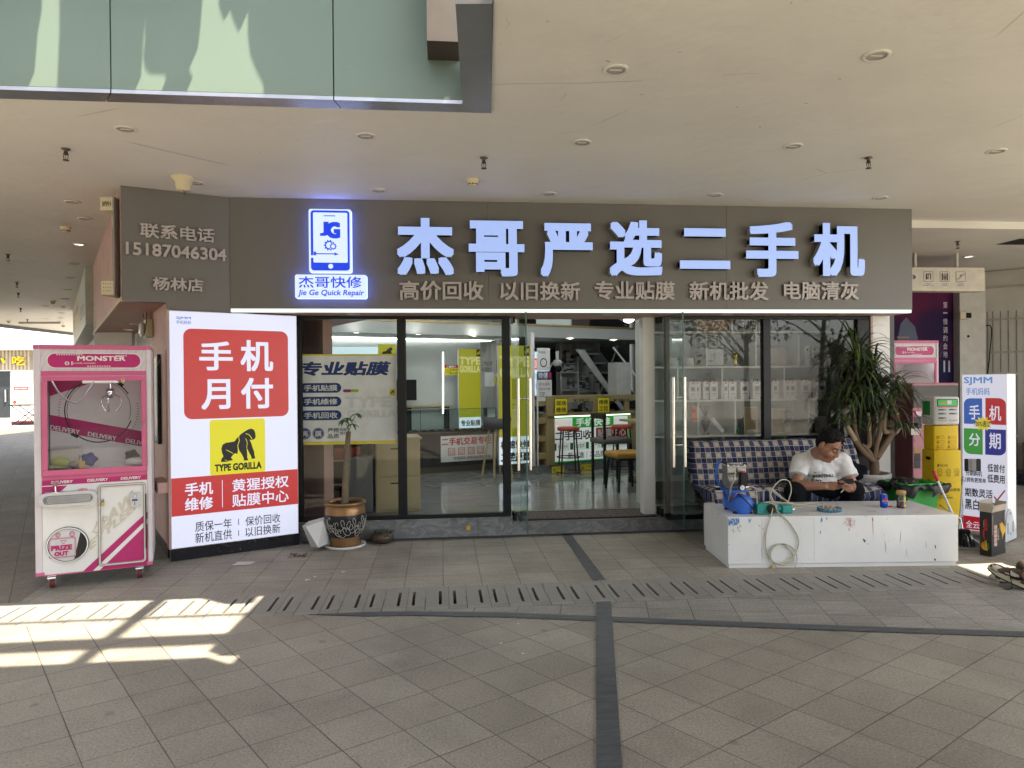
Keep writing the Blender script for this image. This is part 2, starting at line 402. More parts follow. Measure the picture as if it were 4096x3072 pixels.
for i in range(len(ARC)-1):
    if ARC[i][0] < 1.3 and ARC[i+1][0] > 1.0: pass
    mb.add([(*ARC2[i], .004), (*ARC2[i+1], .004), (*ARC[i+1], .004), (*ARC[i], .004)], [(0, 1, 2, 3)], m_slate)
mb.build('paving_strip', kind='structure')
mb = MB()
q = [STR(4.93), STR(-9)]
mb.add([(q[0][0], q[0][1], .0075), (q[1][0], q[1][1], .0075), (q[1][0]+.108, q[1][1], .0075), (q[0][0]+.108, q[0][1], .0075)], [(0, 1, 2, 3)], m_slate)
mb.build('paving_strip', kind='structure')
mb = MB(); mb.add([(1.19, 5.475, .004), (1.29, 5.475, .004), (1.325, 7.17, .004), (1.225, 7.17, .004)], [(0, 1, 2, 3)], m_slate); mb.build('paving_strip', kind='structure')
mb = MB(); mb.add([(-1.4, 7.1, .004), (5, 7.1, .004), (5, 7.19, .004), (-1.4, 7.19, .004)], [(0, 1, 2, 3)], m_slate); mb.build('paving_strip', kind='structure')

# drain covers: slabs of stone with two open slots each
m_pit = M('drain_dark', (.03, .028, .025), .9)
def drain_bm():
    mb = MB(); xs = [.002, .097, .119, .203, .225, .298]; ys = [0.0, .105, .425, .54]
    for i in range(5):
        for j in range(3):
            if i in (1, 3) and j == 1:
                a, c, d, e = xs[i], ys[j], xs[i+1], ys[j+1]; zb = -.075
                mb.add([(a, c, 0), (d, c, 0), (d, e, 0), (a, e, 0), (a, c, zb), (d, c, zb), (d, e, zb), (a, e, zb)],
                       [(0, 1, 5, 4), (1, 2, 6, 5), (2, 3, 7, 6), (3, 0, 4, 7)], m_drain)
                mb.add([(a, c, zb), (d, c, zb), (d, e, zb), (a, e, zb)], [(0, 1, 2, 3)], m_pit)
            else: mb.add([(xs[i], ys[j], 0), (xs[i+1], ys[j], 0), (xs[i+1], ys[j+1], 0), (xs[i], ys[j+1], 0)], [(0, 1, 2, 3)], m_drain)
    mb.add([(0, 0, -.08), (.3, 0, -.08), (.3, .54, -.08), (0, .54, -.08)], [(0, 1, 2, 3)], m_pit)
    return mb
d0 = None
for k in range(-15, 19):
    x = .17+.3*k
    if d0 is None: d0 = drain_bm().build('drain_cover')
    else: d0 = d0.copy(); COL.objects.link(d0)
    d0.location = (x, 4.93, 0); tag(d0, 'grey stone drain cover with two long open slots, in the row across the paving', 'drain cover', 'drain covers')
sheet('drain_channel', [(-60, 4.93), (-4.33, 4.93), (-4.33, 5.47), (-60, 5.47)], 0, m_drain)
sheet('drain_channel', [(5.87, 4.93), (60, 4.93), (60, 5.47), (5.87, 5.47)], 0, m_drain)

# ------------------------------------------------------------------ ceiling under the upper storey
CZ = 3.34
m_ceil, b_ = new_mat('ceiling_paint'); pp = coords(m_ceil)
c_ = ramp(m_ceil, noise(m_ceil, pp, .8, 6, .6, .3), ((.3, (.63, .615, .58)), (.7, (.70, .685, .645))))
s_ = ramp(m_ceil, noise(m_ceil, pp, 7, 8, .75, 1.5), ((.66, 0.), (.76, 1.)))
c_ = mix(m_ceil, mth(m_ceil, 'MULTIPLY', s_, .25), c_, (.42, .37, .30))
wv = nn(m_ceil, 'ShaderNodeTexVoronoi'); wv.feature = 'DISTANCE_TO_EDGE'; wv.inputs['Scale'].default_value = .55
lk(m_ceil, vmth(m_ceil, 'ADD', pp, vmth(m_ceil, 'SCALE', nn(m_ceil, 'ShaderNodeTexNoise').outputs['Color'], scale=.35)), wv.inputs['Vector'])
cr = ramp(m_ceil, wv.outputs['Distance'], ((0, 1.), (.0022, 0.)))
cr = mth(m_ceil, 'MULTIPLY', cr, ramp(m_ceil, noise(m_ceil, pp, 1.1, 2), ((.55, 0.), (.62, .5))))
c_ = mix(m_ceil, cr, c_, (.25, .22, .19))
lk(m_ceil, c_, b_.inputs['Base Color']); b_.inputs['Roughness'].default_value = .55
lk(m_ceil, bump(m_ceil, noise(m_ceil, pp, 1.6, 4), .5, .05), b_.inputs['Normal'])
FARL, FARR = (-14.5, 22.0), (-8.0, 22.5)
FARL = on(9, 0, 1415, CZ); FARR = on(9, 810, 1525, CZ)
mb = MB()
dv = (FARR-FARL); FL = FARL-dv*1.2
back = [(FL.x, FL.y), (FARR.x+1.2, FARR.y), (-2.0, 7.3), (14, 7.3), (14, 4.506), (-40, 4.506)]
mb.slab(back, CZ, CZ+.5, m_ceil)
mb.slab([(.334, 4.506), (5.75, 4.506), (5.75, -1.2), (-.02, -1.2)], CZ, CZ+.12, m_ceil)
mb.slab([(-18, 3.05), (.237, 3.05), (.13, 1.5), (-18, 1.5)], CZ, CZ+.5, m_ceil)
mb.slab([(-40, 4.506), (-18, 4.506), (-18, 1.5), (-40, 1.5)], CZ, CZ+.5, m_ceil)
mb.build('ceiling', kind='structure')
mb = MB(); m_crk = M('ceiling_crack', (.30, .275, .24), .8); m_scf = M('ceiling_scuff', (.40, .37, .32), .8)
def crk(pts, w_, m_):
    P_ = [on(0, u, v, CZ-.0012) for u, v in pts]
    for a, b in zip(P_, P_[1:]): d = (b-a).normalized(); n_ = Vector((-d.y, d.x, 0))*w_; mb.add([a-n_, b-n_, b+n_*.7, a+n_*.7], [(0, 1, 2, 3)], m_)
crk([(1065, 183), (1110, 181), (1180, 180), (1262, 180), (1320, 177), (1385, 175)], .0022, m_crk); crk([(1560, 162), (1600, 160), (1640, 158)], .0015, m_crk); crk([(1225, 200), (1210, 220)], .0012, m_scf); crk([(1310, 92), (1345, 75)], .0012, m_scf)
crk([(1092, 38), (1100, 52), (1092, 62)], .001, m_scf); crk([(1040, 150), (1022, 110), (1025, 60), (1030, 0)], .0016, m_crk)
rnd_ = random.Random(77)
for u, v in ((1465, 113), (1383, 205), (1480, 268), (1590, 231), (1708, 5), (1738, 223), (1080, 97), (1250, 369), (1500, 299), (1180, 46), (1640, 274), (1810, 170), (300, 372), (745, 150), (560, 330), (640, 300), (1310, 131), (860, 380)): crk([(u, v), (u+rnd_.uniform(2, 8), v+rnd_.uniform(-2, 3))], rnd_.uniform(.002, .006), m_crk if v % 2 else m_scf)
mb.build('ceiling_marks', kind='structure')
# right-hand bay: the ceiling steps down, with an open hatch
m_dark = M('black_void', (.012, .012, .012), .9)
RZ = 3.26
mb = MB()
mb.box(4.86, 7.3, RZ, 14, 7.42, CZ+.45, m_ceil)
mb.slab([(4.86, 7.42), (14, 7.42), (14, 12), (4.86, 12)], RZ, RZ+.4, m_ceil); mb.build('ceiling', kind='structure')
hp = [on(10, 1005, 577, RZ-.002), on(10, 1240, 577, RZ-.002), on(10, 1290, 528, RZ-.002), on(10, 1205, 528, RZ-.002)]
mb = MB(); mb.add([(p.x, p.y, p.z-.003) for p in hp], [(0, 1, 2, 3)], m_dark); t_h = mb.build('ceiling_hatch')
tag(t_h, 'dark open hatch in the ceiling at the right edge', 'hatch')
# dark trim closing the far edge of the passage ceiling
mb = MB(); m_edge = M('dark_bronze_trim', (.05, .05, .05), .4)
e0, e1 = FL, FARR+Vector((1.2, 0, 0))
mb.slab([(e0.x, e0.y), (e1.x, e1.y), (e1.x, e1.y-.12), (e0.x, e0.y-.12)], CZ-.10, CZ+.5, m_edge); mb.build('ceiling_trim', kind='structure')

# the opening towards the upper storey: metal lip and green back-painted panels
m_lip = M('brushed_steel_lip', (.42, .42, .44), .22, metal=.85, var=.06)
PANY = 4.368
m_green, b_ = new_mat('green_panel'); pp = coords(m_green)
c_ = ramp(m_green, noise(m_green, pp, .6, 3), ((.3, (.138, .182, .143)), (.7, (.158, .204, .163)))); lk(m_green, c_, b_.inputs['Base Color']); b_.inputs['Roughness'].default_value = .38; b_.inputs['Specular IOR Level'].default_value = .25
op = thing('upper_parapet', 'pale green panel parapet with steel lip around the opening in the ceiling', 'parapet', (0, PANY, CZ))
for a, b in ((-18, -1.935), (-1.928, -.642), (-.635, .146)):
    MB().box(a, 0, .004, b, .09, 1.6, m_green, bev=.003).build('panel', op)
mb = MB(); mb.box(-18, .012, .004, .146, .08, 1.6, m_dark); mb.build('backing', op)
mb = MB()
for a, b in ((-18, -1.935), (-1.928, -.642), (-.635, .146)):
    mb.slab([(a, 0), (b, 0), (b+(.188 if b > 0 else .028 if b > -1 else -.09), .138), (a+(.0 if a < -7 else -.09 if a < -1.5 else .028), .138)], -.018, .004, m_lip)
mb.slab([(.146, 0), (.334, .138), (.247, -1.17), (.079, -1.154)], -.018, .004, m_lip)
mb.build('lip', op)
mb = MB(); mb.slab([(.09, -1.15), (.155, 0), (.34, .13), (.25, -1.17)], .004, .22, m_lip); mb.build('return_panel', op)
mb = MB(); mb.box(-.066, -.248, .247, .13, 0, 1.6, M('beige_render', (.06, .05, .042), .8)); mb.build('bracket_column', op)  # column's beige darkened in the base colour to stand in for shade
# unseen blockers added above the picture: fins cut to stripe the sunlight, and rails
m_blocker = M('grey_fin', (.4, .4, .4), .5)
blocker_fin = thing('upper_balustrade', 'grey upper storey balustrade of tall fins above the opening', 'balustrade', (0, 4.08, 4.2))
FDX, FDZ = .288*1.40/1.036, .288*3.34/1.036
def fq(u, v): q = at(20, u, v, PANY); return (q.x+FDX, q.z+FDZ-4.2)
for pts in ([(-3000, -2600), (300, -2600), (300, 230), (264, 430), (236, 770), (-3000, 770)], [(520, -2600), (1196, -2600), (1190, 300), (1160, 800), (490, 800), (512, 300)],
            [(1250, -2600), (1250, 350), (1238, 500), (1252, 600), (1290, 645), (1420, 650), (1432, 690), (1385, 810), (1606, 810), (1545, 655), (1612, 645), (1650, 560), (1672, 380), (1700, 0), (1700, -2600)],
            [(2150, -2600), (2140, 300), (2160, 480), (2212, 615), (2275, 740), (2277, 850), (5200, 850), (5200, -2600)], [(1880, -2600), (1890, 60), (1930, 180), (1960, 150), (1975, 60), (2020, 200), (2060, 280), (2080, 250), (2100, 60), (2110, -2600)]):
    MB().prism([fq(*q) for q in pts], 0, .03, m_blocker).build('fin', blocker_fin)

mb = MB(); mb.box(-18, -1.26, 1.0, 1.0, -1.10, 1.14, m_blocker); mb.box(-18, -.72, 1.0, 1.0, -.685, 1.04, m_blocker); mb.box(.06, -1.9, 1.0, .15, 0, 1.05, m_blocker); mb.build('rail', blocker_fin)

# ceiling fittings
m_dl = M('downlight_white', (.62, .60, .56), .4); m_lens = M('downlight_lens', (.40, .385, .36), .2)
m_lens_on = E('downlight_lit', (1, .97, .88), 4)
def downlight(loc, lit=False, d=.15, name='ceiling_downlight'):
    t = thing(name, '', 'ceiling light', loc); r = d/2
    MB().lathe([(r*.70, -.006), (r*.74, -.010), (r*.95, -.007), (r, 0), (r*.70, 0)], m_dl, 24).build('rim', t)
    mb = MB(); mb.lathe([(0.0001, -.003), (r*.70, -.003)], m_lens_on if lit else m_lens, 24)
    mb.box(-r*.45, -.006, -.006, r*.45, .006, -.003, m_dl); mb.build('lens', t); return t
dl = downlight((0, 0, 0)); dlon = downlight((0, 0, 0), True)
used = {'a': 0, 'b': 0}
def put(proto, key, loc, label, group):
    if not used[key]: o = proto; used[key] = 1; o.location = loc; o['label'] = label; o['group'] = group
    else: o = dup(proto, loc, label=label, group=group)
    return o
for u, v, lb in ((1330, 150, 'unlit round downlight near the crack in the ceiling right of the steel lip corner'), (1893, 119, 'large unlit round downlight highest on the right of the ceiling'),
                 (272, 278, 'unlit round downlight under the green panels on the left'), (790, 293, 'unlit round downlight under the middle of the steel lip'),
                 (1257, 307, 'unlit round downlight above the fourth big sign character'), (1713, 315, 'unlit round downlight left of the right-hand sprinkler'),
                 (2152, 326, 'unlit round downlight at the right edge of the ceiling'), (818, 411, 'unlit round downlight just above the lit phone logo'),
                 (1185, 418, 'unlit round downlight right of the middle smoke detector'), (1545, 421, 'unlit round downlight above the two-stroke sign character'),
                 (1902, 427, 'unlit round downlight at the right end of the big sign'), (157, 436, 'dusty round downlight left of the upright HAIR lightbox'),
                 (424, 395, 'unlit round downlight half hidden by the beige cone speaker')):
    put(dl, 'a', on(0, u, v, CZ), lb, 'ceiling downlights')
for u, v in ((895, 278), (775, 750), (737, 898), (708, 1025), (687, 1122), (475, 1195), (665, 1205), (785, 1230), (490, 1332), (640, 1322), (650, 1270), (625, 1358)):
    put(dl, 'a', on(9, u, v, CZ), 'unlit downlight in the passage ceiling beyond the HAIR lightbox', 'passage downlights')
put(dlon, 'b', on(9, 830, 548, CZ), 'lit round downlight in the passage ceiling left of the HAIR lightbox', 'lit downlights')
put(dlon, 'b', on(10, 778, 676, RZ), 'lit downlight behind the hanging exit sign', 'lit downlights')
m_brass = M('sprinkler_metal', (.10, .085, .07), .35, metal=.8)
def sprinkler(loc):
    t = thing('sprinkler', '', 'sprinkler', loc)
    MB().lathe([(.03, 0), (.03, -.008), (.014, -.012), (.014, -.035), (.018, -.037), (.018, -.045), (.006, -.047)], m_brass, 14).build('socket', t)
    mb = MB()
    for s in (-1, 1): mb.tube([(s*.012, 0, -.045), (s*.017, 0, -.06), (s*.012, 0, -.078), (0, 0, -.085)], .003, m_brass, 6)
    mb.tube([(0, 0, -.045), (0, 0, -.085)], .0025, m_brass, 6); mb.build('yoke', t)
    MB().lathe([(.0001, -.083), (.022, -.085), (.022, -.089), (.0001, -.091)], m_brass, 12).build('deflector', t); return t
sp = sprinkler(on(0, 1045, 340, CZ)); sp['label'] = 'brass fire sprinkler above the middle of the shop sign'; sp['group'] = 'sprinklers'
for k, u, v, lb in ((0, 142, 321, 'brass fire sprinkler on the far left, under the green panels'), (0, 1876, 340, 'brass fire sprinkler above the last sign character on the right'),
                    (9, 83, 655, 'small sprinkler nearest the left edge in the passage ceiling'), (9, 178, 948, 'sprinkler further back in the passage ceiling, above the other three far ones'), (9, 192, 1060, 'sprinkler in the passage ceiling, middle of the far row'),
                    (9, 217, 1218, 'sprinkler in the passage ceiling, one before the farthest'), (9, 288, 1337, 'farthest tiny sprinkler in the passage ceiling'), (10, 686, 550, 'sprinkler on the lower ceiling above the hanging exit sign')):
    dup(sp, on(k, u, v, RZ if k == 10 else CZ), label=lb)
m_cream = M('aged_cream_plastic', (.60, .53, .36), .45)
def smoke(loc):
    t = thing('smoke_detector', '', 'smoke detector', loc)
    MB().lathe([(.055, 0), (.055, -.012), (.048, -.02), (.036, -.05), (.028, -.056), (.0001, -.058)], m_cream, 24).build('housing', t)
    mb = MB()
    for k in range(8):
        a = 2*pi*k/8; mb.box(-.011, -.0015, -.004, .011, .0015, .004, m_dark, mx=Matrix.Translation((cos(a)*.0405, sin(a)*.0405, -.042)) @ Matrix.Rotation(a+pi/2, 4, 'Z') @ Matrix.Rotation(-.38, 4, 'X'))
    mb.build('slot', t); return t
sd = smoke(on(0, 1021, 388, CZ)); sd['label'] = 'cream smoke detector on the ceiling close above the shop sign'; sd['group'] = 'smoke detectors'
for u, v, lb in ((690, 368, 'white smoke detector left of the HAIR lightbox'), (553, 1148, 'small smoke detector in the middle of the passage ceiling'), (95, 1355, 'smoke detector at the far left end of the passage ceiling'), (665, 1400, 'smoke detector right of the far ceiling air vent')):
    dup(sd, on(9, u, v, CZ), label=lb)
t = thing('ceiling_speaker', 'cream cone-shaped speaker or lamp housing on the ceiling above the phone number panel', 'speaker', on(0, 396, 384, CZ))
MB().lathe([(.095, 0), (.095, -.012), (.07, -.03), (.055, -.10), (.05, -.108), (.0001, -.108)], m_cream, 28).build('housing', t)
MB().tube([(.0, 0, -.108), (.01, 0, -.125), (.0, 0, -.135), (.02, 0, -.14)], .003, m_dark, 6).build('wire', t)
t = MB().box(-.55, -.09, -.05, .55, .09, 0, M('vent_white', (.6, .58, .52), .5), bev=.006).build('ceiling_vent', loc=on(9, 435, 1368, CZ)); tag(t, 'long pale air vent at the far end of the passage ceiling', 'vent')
# ------------------------------------------------------------------ the shop building: front, fascia, signs
FY, GY = 6.8, 7.19                           # fascia plane, glass plane
m_alu = M('black_aluminium', (.011, .012, .014), .42, metal=.2)
m_glass = glass_mat('window_glass', (.94, .965, .955), .62)
m_door = glass_mat('door_glass', (.74, .83, .80), .9)
m_gedge = M('glass_edge', (.05, .13, .11), .2)
m_taupe = M('taupe_panel', (.150, .145, .137), .42, var=.05, sc=1.5)
m_soffit = M('pink_soffit', (.46, .33, .30), .6)
m_white = M('white_paint', (.74, .73, .72), .5, var=.05)
m_pink = M('pink_wall', (.50, .32, .285), .65, var=.08, sc=3, grime=.25)
m_stone, b_ = new_mat('grey_marble'); pp = coords(m_stone)
c_ = ramp(m_stone, noise(m_stone, vmth(m_stone, 'MULTIPLY', pp, (3, 3, 6)), 1.6, 9, .62, 2.2), ((.30, (.13, .135, .14)), (.50, (.19, .197, .20)), (.60, (.27, .275, .275)), (.66, (.19, .195, .2))))
lk(m_stone, c_, b_.inputs['Base Color']); b_.inputs['Roughness'].default_value = .3
m_bmarb, b_ = new_mat('black_marble'); pp = coords(m_bmarb)
v_ = ramp(m_bmarb, noise(m_bmarb, pp, 9, 9, .7, 3), ((.63, 0.), (.70, 1.)))
lk(m_bmarb, mix(m_bmarb, v_, (.010, .011, .016), (.28, .24, .18)), b_.inputs['Base Color']); b_.inputs['Roughness'].default_value = .12
sb = thing('shop_building', 'phone repair shop front with two black framed windows, grey marble plinth and open glass doors', 'shop', (0, 0, 0))
mb = MB()
for a, b in ((-1.44, -.60), (-.597, .36), (.363, .718)): mb.box(a, GY, 0, b, GY+.25, .178, m_stone)
mb.box(-1.44, GY-.012, .1785, .722, GY+.25, .195, m_stone, bev=.003)
mb.build('plinth', sb)
mb = MB(); mb.box(.7225, GY+.03, 0, 1.45, GY+.6, ZI, m_stone); mb.box(1.453, GY+.03, 0, 2.54, GY+.6, ZI, m_stone); mb.box(.7225, GY+.02, ZI+.0005, 2.54, GY+.62, ZI+.014, M('step_nosing', (.20, .19, .175), .4), bev=.003)
mb.build('door_step', sb)
mb = MB()
for a, b in ((2.545, 3.4), (3.403, 4.642)): mb.box(a, GY, 0, b, GY+.25, .11, m_stone)
mb.build('plinth', sb)
mb = MB(); mb.box(-1.96, FY+.06, 2.268, 4.86, 7.6, 2.30, m_soffit); mb.build('soffit', sb)
for k, x, y in ((22, 880, 925), (22, 1875, 922), (23, 750, 842), (23, 1620, 840), (2, 2040, 1162)):
    p = on(k, x, y, 2.266); mb = MB(); mb.lathe([(.0001, -.004), (.045, -.004), (.05, -.006), (.07, 0)], m_dl, 20, (p.x, p.y, 2.268)); mb.build('soffit_light', sb)
mb = MB(); mb.box(4.662, GY-.02, 0, 4.862, GY+.5, 2.268, m_white, bev=.004); mb.box(4.6425, GY-.018, 0, 4.6615, GY+.5, 2.268, m_soffit); mb.build('corner_pillar', sb)
mb = MB(); mb.box(2.16, 7.36, ZI, 2.29, 7.5, 2.268, m_white, bev=.003); mb.build('door_post', sb)
m_glass_r = glass_mat('window_glass_right', (.94, .965, .955), .85)
def window(x0, x1, zb, zt, mulls, parent, gm=m_glass):
    f = MB(); t0, t1 = GY+.0, GY+.07
    f.box(x0, t0, zt-.028, x1, t1, zt, m_alu, bev=.002); f.box(x0, t0, zb, x1, t1, zb+.042, m_alu, bev=.002)
    for a, b in mulls: f.box(a, t0-.004, zb+.0425, b, t1+.004, zt-.0285, m_alu, bev=.003)
    # slim inner bead
    for (a, b), (c, d) in zip(mulls, mulls[1:]):
        f.box(b, t0+.02, zb+.0425, b+.008, t1-.02, zt-.029, m_alu); f.box(c-.008, t0+.02, zb+.0425, c, t1-.02, zt-.029, m_alu)
    fr = f.build('window', parent)
    for (a, b), (c, d) in zip(mulls, mulls[1:]):
        g = MB(); g.add([(b+.008, GY+.034, zb+.04), (c-.008, GY+.034, zb+.04), (c-.008, GY+.034, zt-.027), (b+.008, GY+.034, zt-.027)], [(0, 1, 2, 3)], gm); g.build('pane', fr)
window(-1.44, .707, .196, 2.262, [(-1.44, -1.40), (-.439, -.364), (.634, .707)], sb)
window(2.36, 4.64, .1105, 2.262, [(2.36, 2.40), (3.433, 3.515), (4.50, 4.64)], sb, m_glass_r)
m_steel = M('polished_steel', (.72, .70, .66), .16, metal=1, var=.04)
m_black = M('black_plastic', (.010, .010, .011), .45, spec=.25)
def door(hx, ex, ey, xs):
    h, e = Vector((hx, 7.40, 0)), Vector((ex, ey, 0)); d = (e-h); L = d.length; a = atan2(d.y, d.x)
    z0, z1 = .128, 2.262; mb = MB()
    mb.add([(0, 0, z0), (L, 0, z0), (L, 0, z1), (0, 0, z1)], [(0, 1, 2, 3)], m_door)
    mb.box(L-.0005, -.006, z0, L+.006, .006, z1, m_gedge)
    mb.box(0, -.012, z0-.005, .14, .012, z0+.09, m_alu); mb.box(0, -.012, z1-.06, .14, .012, z1+.003, m_alu)
    o = mb.build('glass_door', sb, loc=h, rotz=a)
    g = MB()
    for s in (-1, 1):
        g.cyl((L-.10, s*.06, .72), (L-.10, s*.06, 1.62), .0165, m_steel, n=14)
        for z in (.94, 1.42): g.cyl((L-.10, 0, z), (L-.10, s*.06, z), .009, m_steel, n=10)
    g.build('handle', o); return o

dl_ = door(.745, .815, 6.70, 0); dr_ = door(2.325, 2.372, 6.70, 0)
p_ = at(6, 250, 572, 6.74); q_ = at(6, 312, 755, 6.70)
tg_ = thing('door_tag', 'small pinkish wooden tag hanging on a string from the right glass door handle', 'tag', (p_.x+.01, 6.70, q_.z)); hT = at(6, 280, 655, 6.70).z-q_.z
MB().prism(rr_pts(.02, 0, q_.x-p_.x, hT, .014), -.004, .004, M('tag_wood', (.38, .20, .15), .6)).build('board', tg_); MB().tube([(.045, 0, hT), (-.005, 0, p_.z-q_.z)], .0015, m_white, 4).build('string', tg_)
Pn = Panel(.1, hT, 100, 100, .02, 0, -.0045); Pn.text('46304', 8, 76, 62, 90, M('tag_print', (.05, .03, .02), .6)); Pn.text('营业', 6, 14, 44, 40, M('tag_print', (.05, .03, .02), .6)); Pn.build('print', tg_)
MB().box(-.012, -.006, 0, .012, .006, .05, m_dark).build('floor_bolt', sb, loc=(.672, GY-.006, .42))
# light strip under the fascia
ls = thing('sign_light_strip', 'thin glowing white light strip along the bottom edge of the taupe shop sign', 'light strip', (-1.96, FY, 2.266))
MB().box(0, 0, 0, 6.81, .05, .031, E('strip_lit', (.86, 1.0, .90), 1.05)).build('diffuser', ls)

# main sign
sign = thing('shop_sign', 'wide taupe shop sign with seven big lit bluish white characters and a lit phone logo', 'sign', (0, FY, 2.298))
seams = [-1.963, at(22, 912, 500, FY).x, at(23, 748, 300, FY).x, 4.86]
for a, b in zip(seams, seams[1:]): MB().box(a+.001, 0, 0, b-.001, .35, CZ-2.298-.002, m_taupe).build('panel', sign)
LETTER = E('sign_letter_lit', (.40, .55, 1.0), .86, (.10, .12, .16)); m_ret = M('letter_return', (.42, .43, .45), .35, metal=.4)
def placed(parent, name, txt, k0, x0, k1, x1, y0, y1, ky, off, depth, mat, bold, side=None, shear=0, label=None, stand=0.0):
    p, q = at(k0, x0, y0, FY-off), at(k1, x1, y1, FY-off); zt = at(ky, (x0 if ky == k0 else x1), y0, FY-off).z; zb = at(ky, (x0 if ky == k0 else x1), y1, FY-off).z
    mb = MB(); write(mb, txt, p.x, zb-2.298, q.x, zt-2.298, -stand, mat, bold, depth, 4, shear, side=side)
    return mb.build(name, parent, label=label)
for ch, k0, x0, k1, x1, y0, y1, ky in (('杰', 22, 172, 22, 638, 140, 602, 22), ('哥', 22, 752, 22, 1204, 163, 612, 22), ('严', 22, 1330, 22, 1754, 183, 617, 22),
                                      ('选', 22, 1885, 23, 278, 152, 562, 23), ('二', 23, 404, 23, 778, 206, 506, 23), ('手', 23, 893, 23, 1281, 158, 565, 23), ('机', 23, 1388, 23, 1771, 167, 560, 23)):
    o = placed(sign, 'lit_character', ch, k0, x0, k1, x1, y0, y1, ky, .10, .075, LETTER, .035, m_ret, stand=.022)
m_lett2 = M('mauve_grey_letter', (.44, .405, .405), .4)
for tx, k0, x0, k1, x1, y0, y1, ky in (('高价回收', 22, 195, 22, 873, 648, 803, 22), ('以旧换新', 22, 1003, 22, 1652, 655, 805, 22), ('专业贴膜', 22, 1767, 23, 368, 600, 736, 23),
                                      ('新机批发', 23, 477, 23, 1060, 600, 737, 23), ('电脑清灰', 23, 1172, 23, 1725, 600, 734, 23)):
    placed(sign, 'lettering', tx, k0, x0, k1, x1, y0, y1, ky, .03, .022, m_lett2, .020, stand=.006)
# phone logo boxes
LW = E('logo_white_lit', (.66, .78, 1.0), 1.0); LB_ = E('logo_blue_lit', (.012, .06, .85), .85)
def plate(k, x0, y0, x1, y1, r, off, name):
    a, b = at(k, x0, y0, FY-off), at(k, x1, y1, FY-off); W, H = b.x-a.x, a.z-b.z
    t = MB(); t.prism(rr_pts(0, 0, W, H, r), 0, off-.012, LW, side=E('logo_edge_lit', (.16, .24, 1.0), 6.5)); o = t.build(name, sign, loc=(a.x, -off, b.z-2.298))
    return o, Panel(W, H, x1-x0, y1-y0), (x0, y0)
o, P, (ox, oy) = plate(2, 1677, 312, 2025, 825, .02, .07, 'logo_plate')
R = lambda a, b, c, d, r, m: P.rr(a-ox, b-oy, c-ox, d-oy, r, m)
R(1693, 323, 2010, 810, 26, LB_); R(1713, 340, 1993, 746, 10, LW)
P.rect(1801-ox, 363-oy, 1895-ox, 370-oy, LB_)
P.text('J', 1768-ox, 415-oy, 1840-ox, 530-oy, LB_, .05, 3); P.text('G', 1822-ox, 415-oy, 1934-ox, 550-oy, LB_, .06, 3)
def gear(cx, cy, r, t, n):
    y = P.lay()
    for k in range(n):
        a = 2*pi*k/n; P.poly([(cx+r*cos(a+d)*s-ox, cy+r*sin(a+d)*s-oy) for d, s in ((-.16, .85), (-.11, 1.25), (.11, 1.25), (.16, .85))], LB_, y)
    P.ring(cx-ox, cy-oy, r, t, LB_, 28)
gear(1843, 605, 36, 11, 10); P.circ(1875-ox, 614-oy, 30, LW); gear(1875, 614, 24, 8, 9)
P.rect(1690-ox, 688-oy, 1720-ox, 708-oy, LW); P.rect(1735-ox, 671-oy, 1890-ox, 679-oy, LB_); P.poly([(1885-ox, 663-oy), (1922-ox, 678-oy), (1885-ox, 688-oy)], LB_); P.rect(1716-ox, 658-oy, 1736-ox, 688-oy, LB_)
P.circ(1854-ox, 776-oy, 20, LW); P.build('logo_graphics', o)
o, P, (ox, oy) = plate(2, 1567, 840, 2148, 1034, .02, .07, 'logo_plate')
P.text('杰哥快修', 1597-ox, 855-oy, 2106-ox, 948-oy, LB_, .012, 3); P.text('Jie Ge Quick Repair', 1590-ox, 963-oy, 2125-ox, 1022-oy, LB_, .018, 3, .15)
P.build('logo_graphics', o)

# left angled panel with the phone number
LPa, LPo = atan2(.346, .82), Vector((-2.783, 6.454, 0)); LPW = sqrt(.82**2+.346**2)
def lp(k, x, y):
    p = pln(k, x, y, LPo, LPa) - LPo; return (p.x*cos(LPa)+p.y*sin(LPa), p.z)
ps = thing('phone_number_sign', 'taupe angled sign panel with grey raised phone number at the left corner', 'sign', LPo, LPa)
xs_ = lp(3, 100, 20)[0]
zl = lp(2, 400, 1060)[1]
MB().prism([(0, zl), (xs_, zl), (xs_, 2.262), (LPW-.002, 2.262), (LPW-.002, CZ-.002), (0, CZ-.002)], 0, .12, m_taupe).build('panel', ps)
for tx, (x0, y0), (x1, y1), yy in (('联系电话', (322, 425), (920, 595), (428, 545)), ('15187046304', (208, 580), (1015, 742), (580, 683)), ('杨林店', (425, 858), (830, 988), (860, 966))):
    a, b = lp(2, x0, (yy[0]+yy[1])/2), lp(2, x1, y1-50); zt, zb = lp(2, x0+20, yy[0])[1], lp(2, x0+20, yy[1])[1]
    mb = MB(); write(mb, tx, a[0], zb, b[0], zt, -.005, m_lett2, .020, .022, 4); mb.build('lettering', ps)

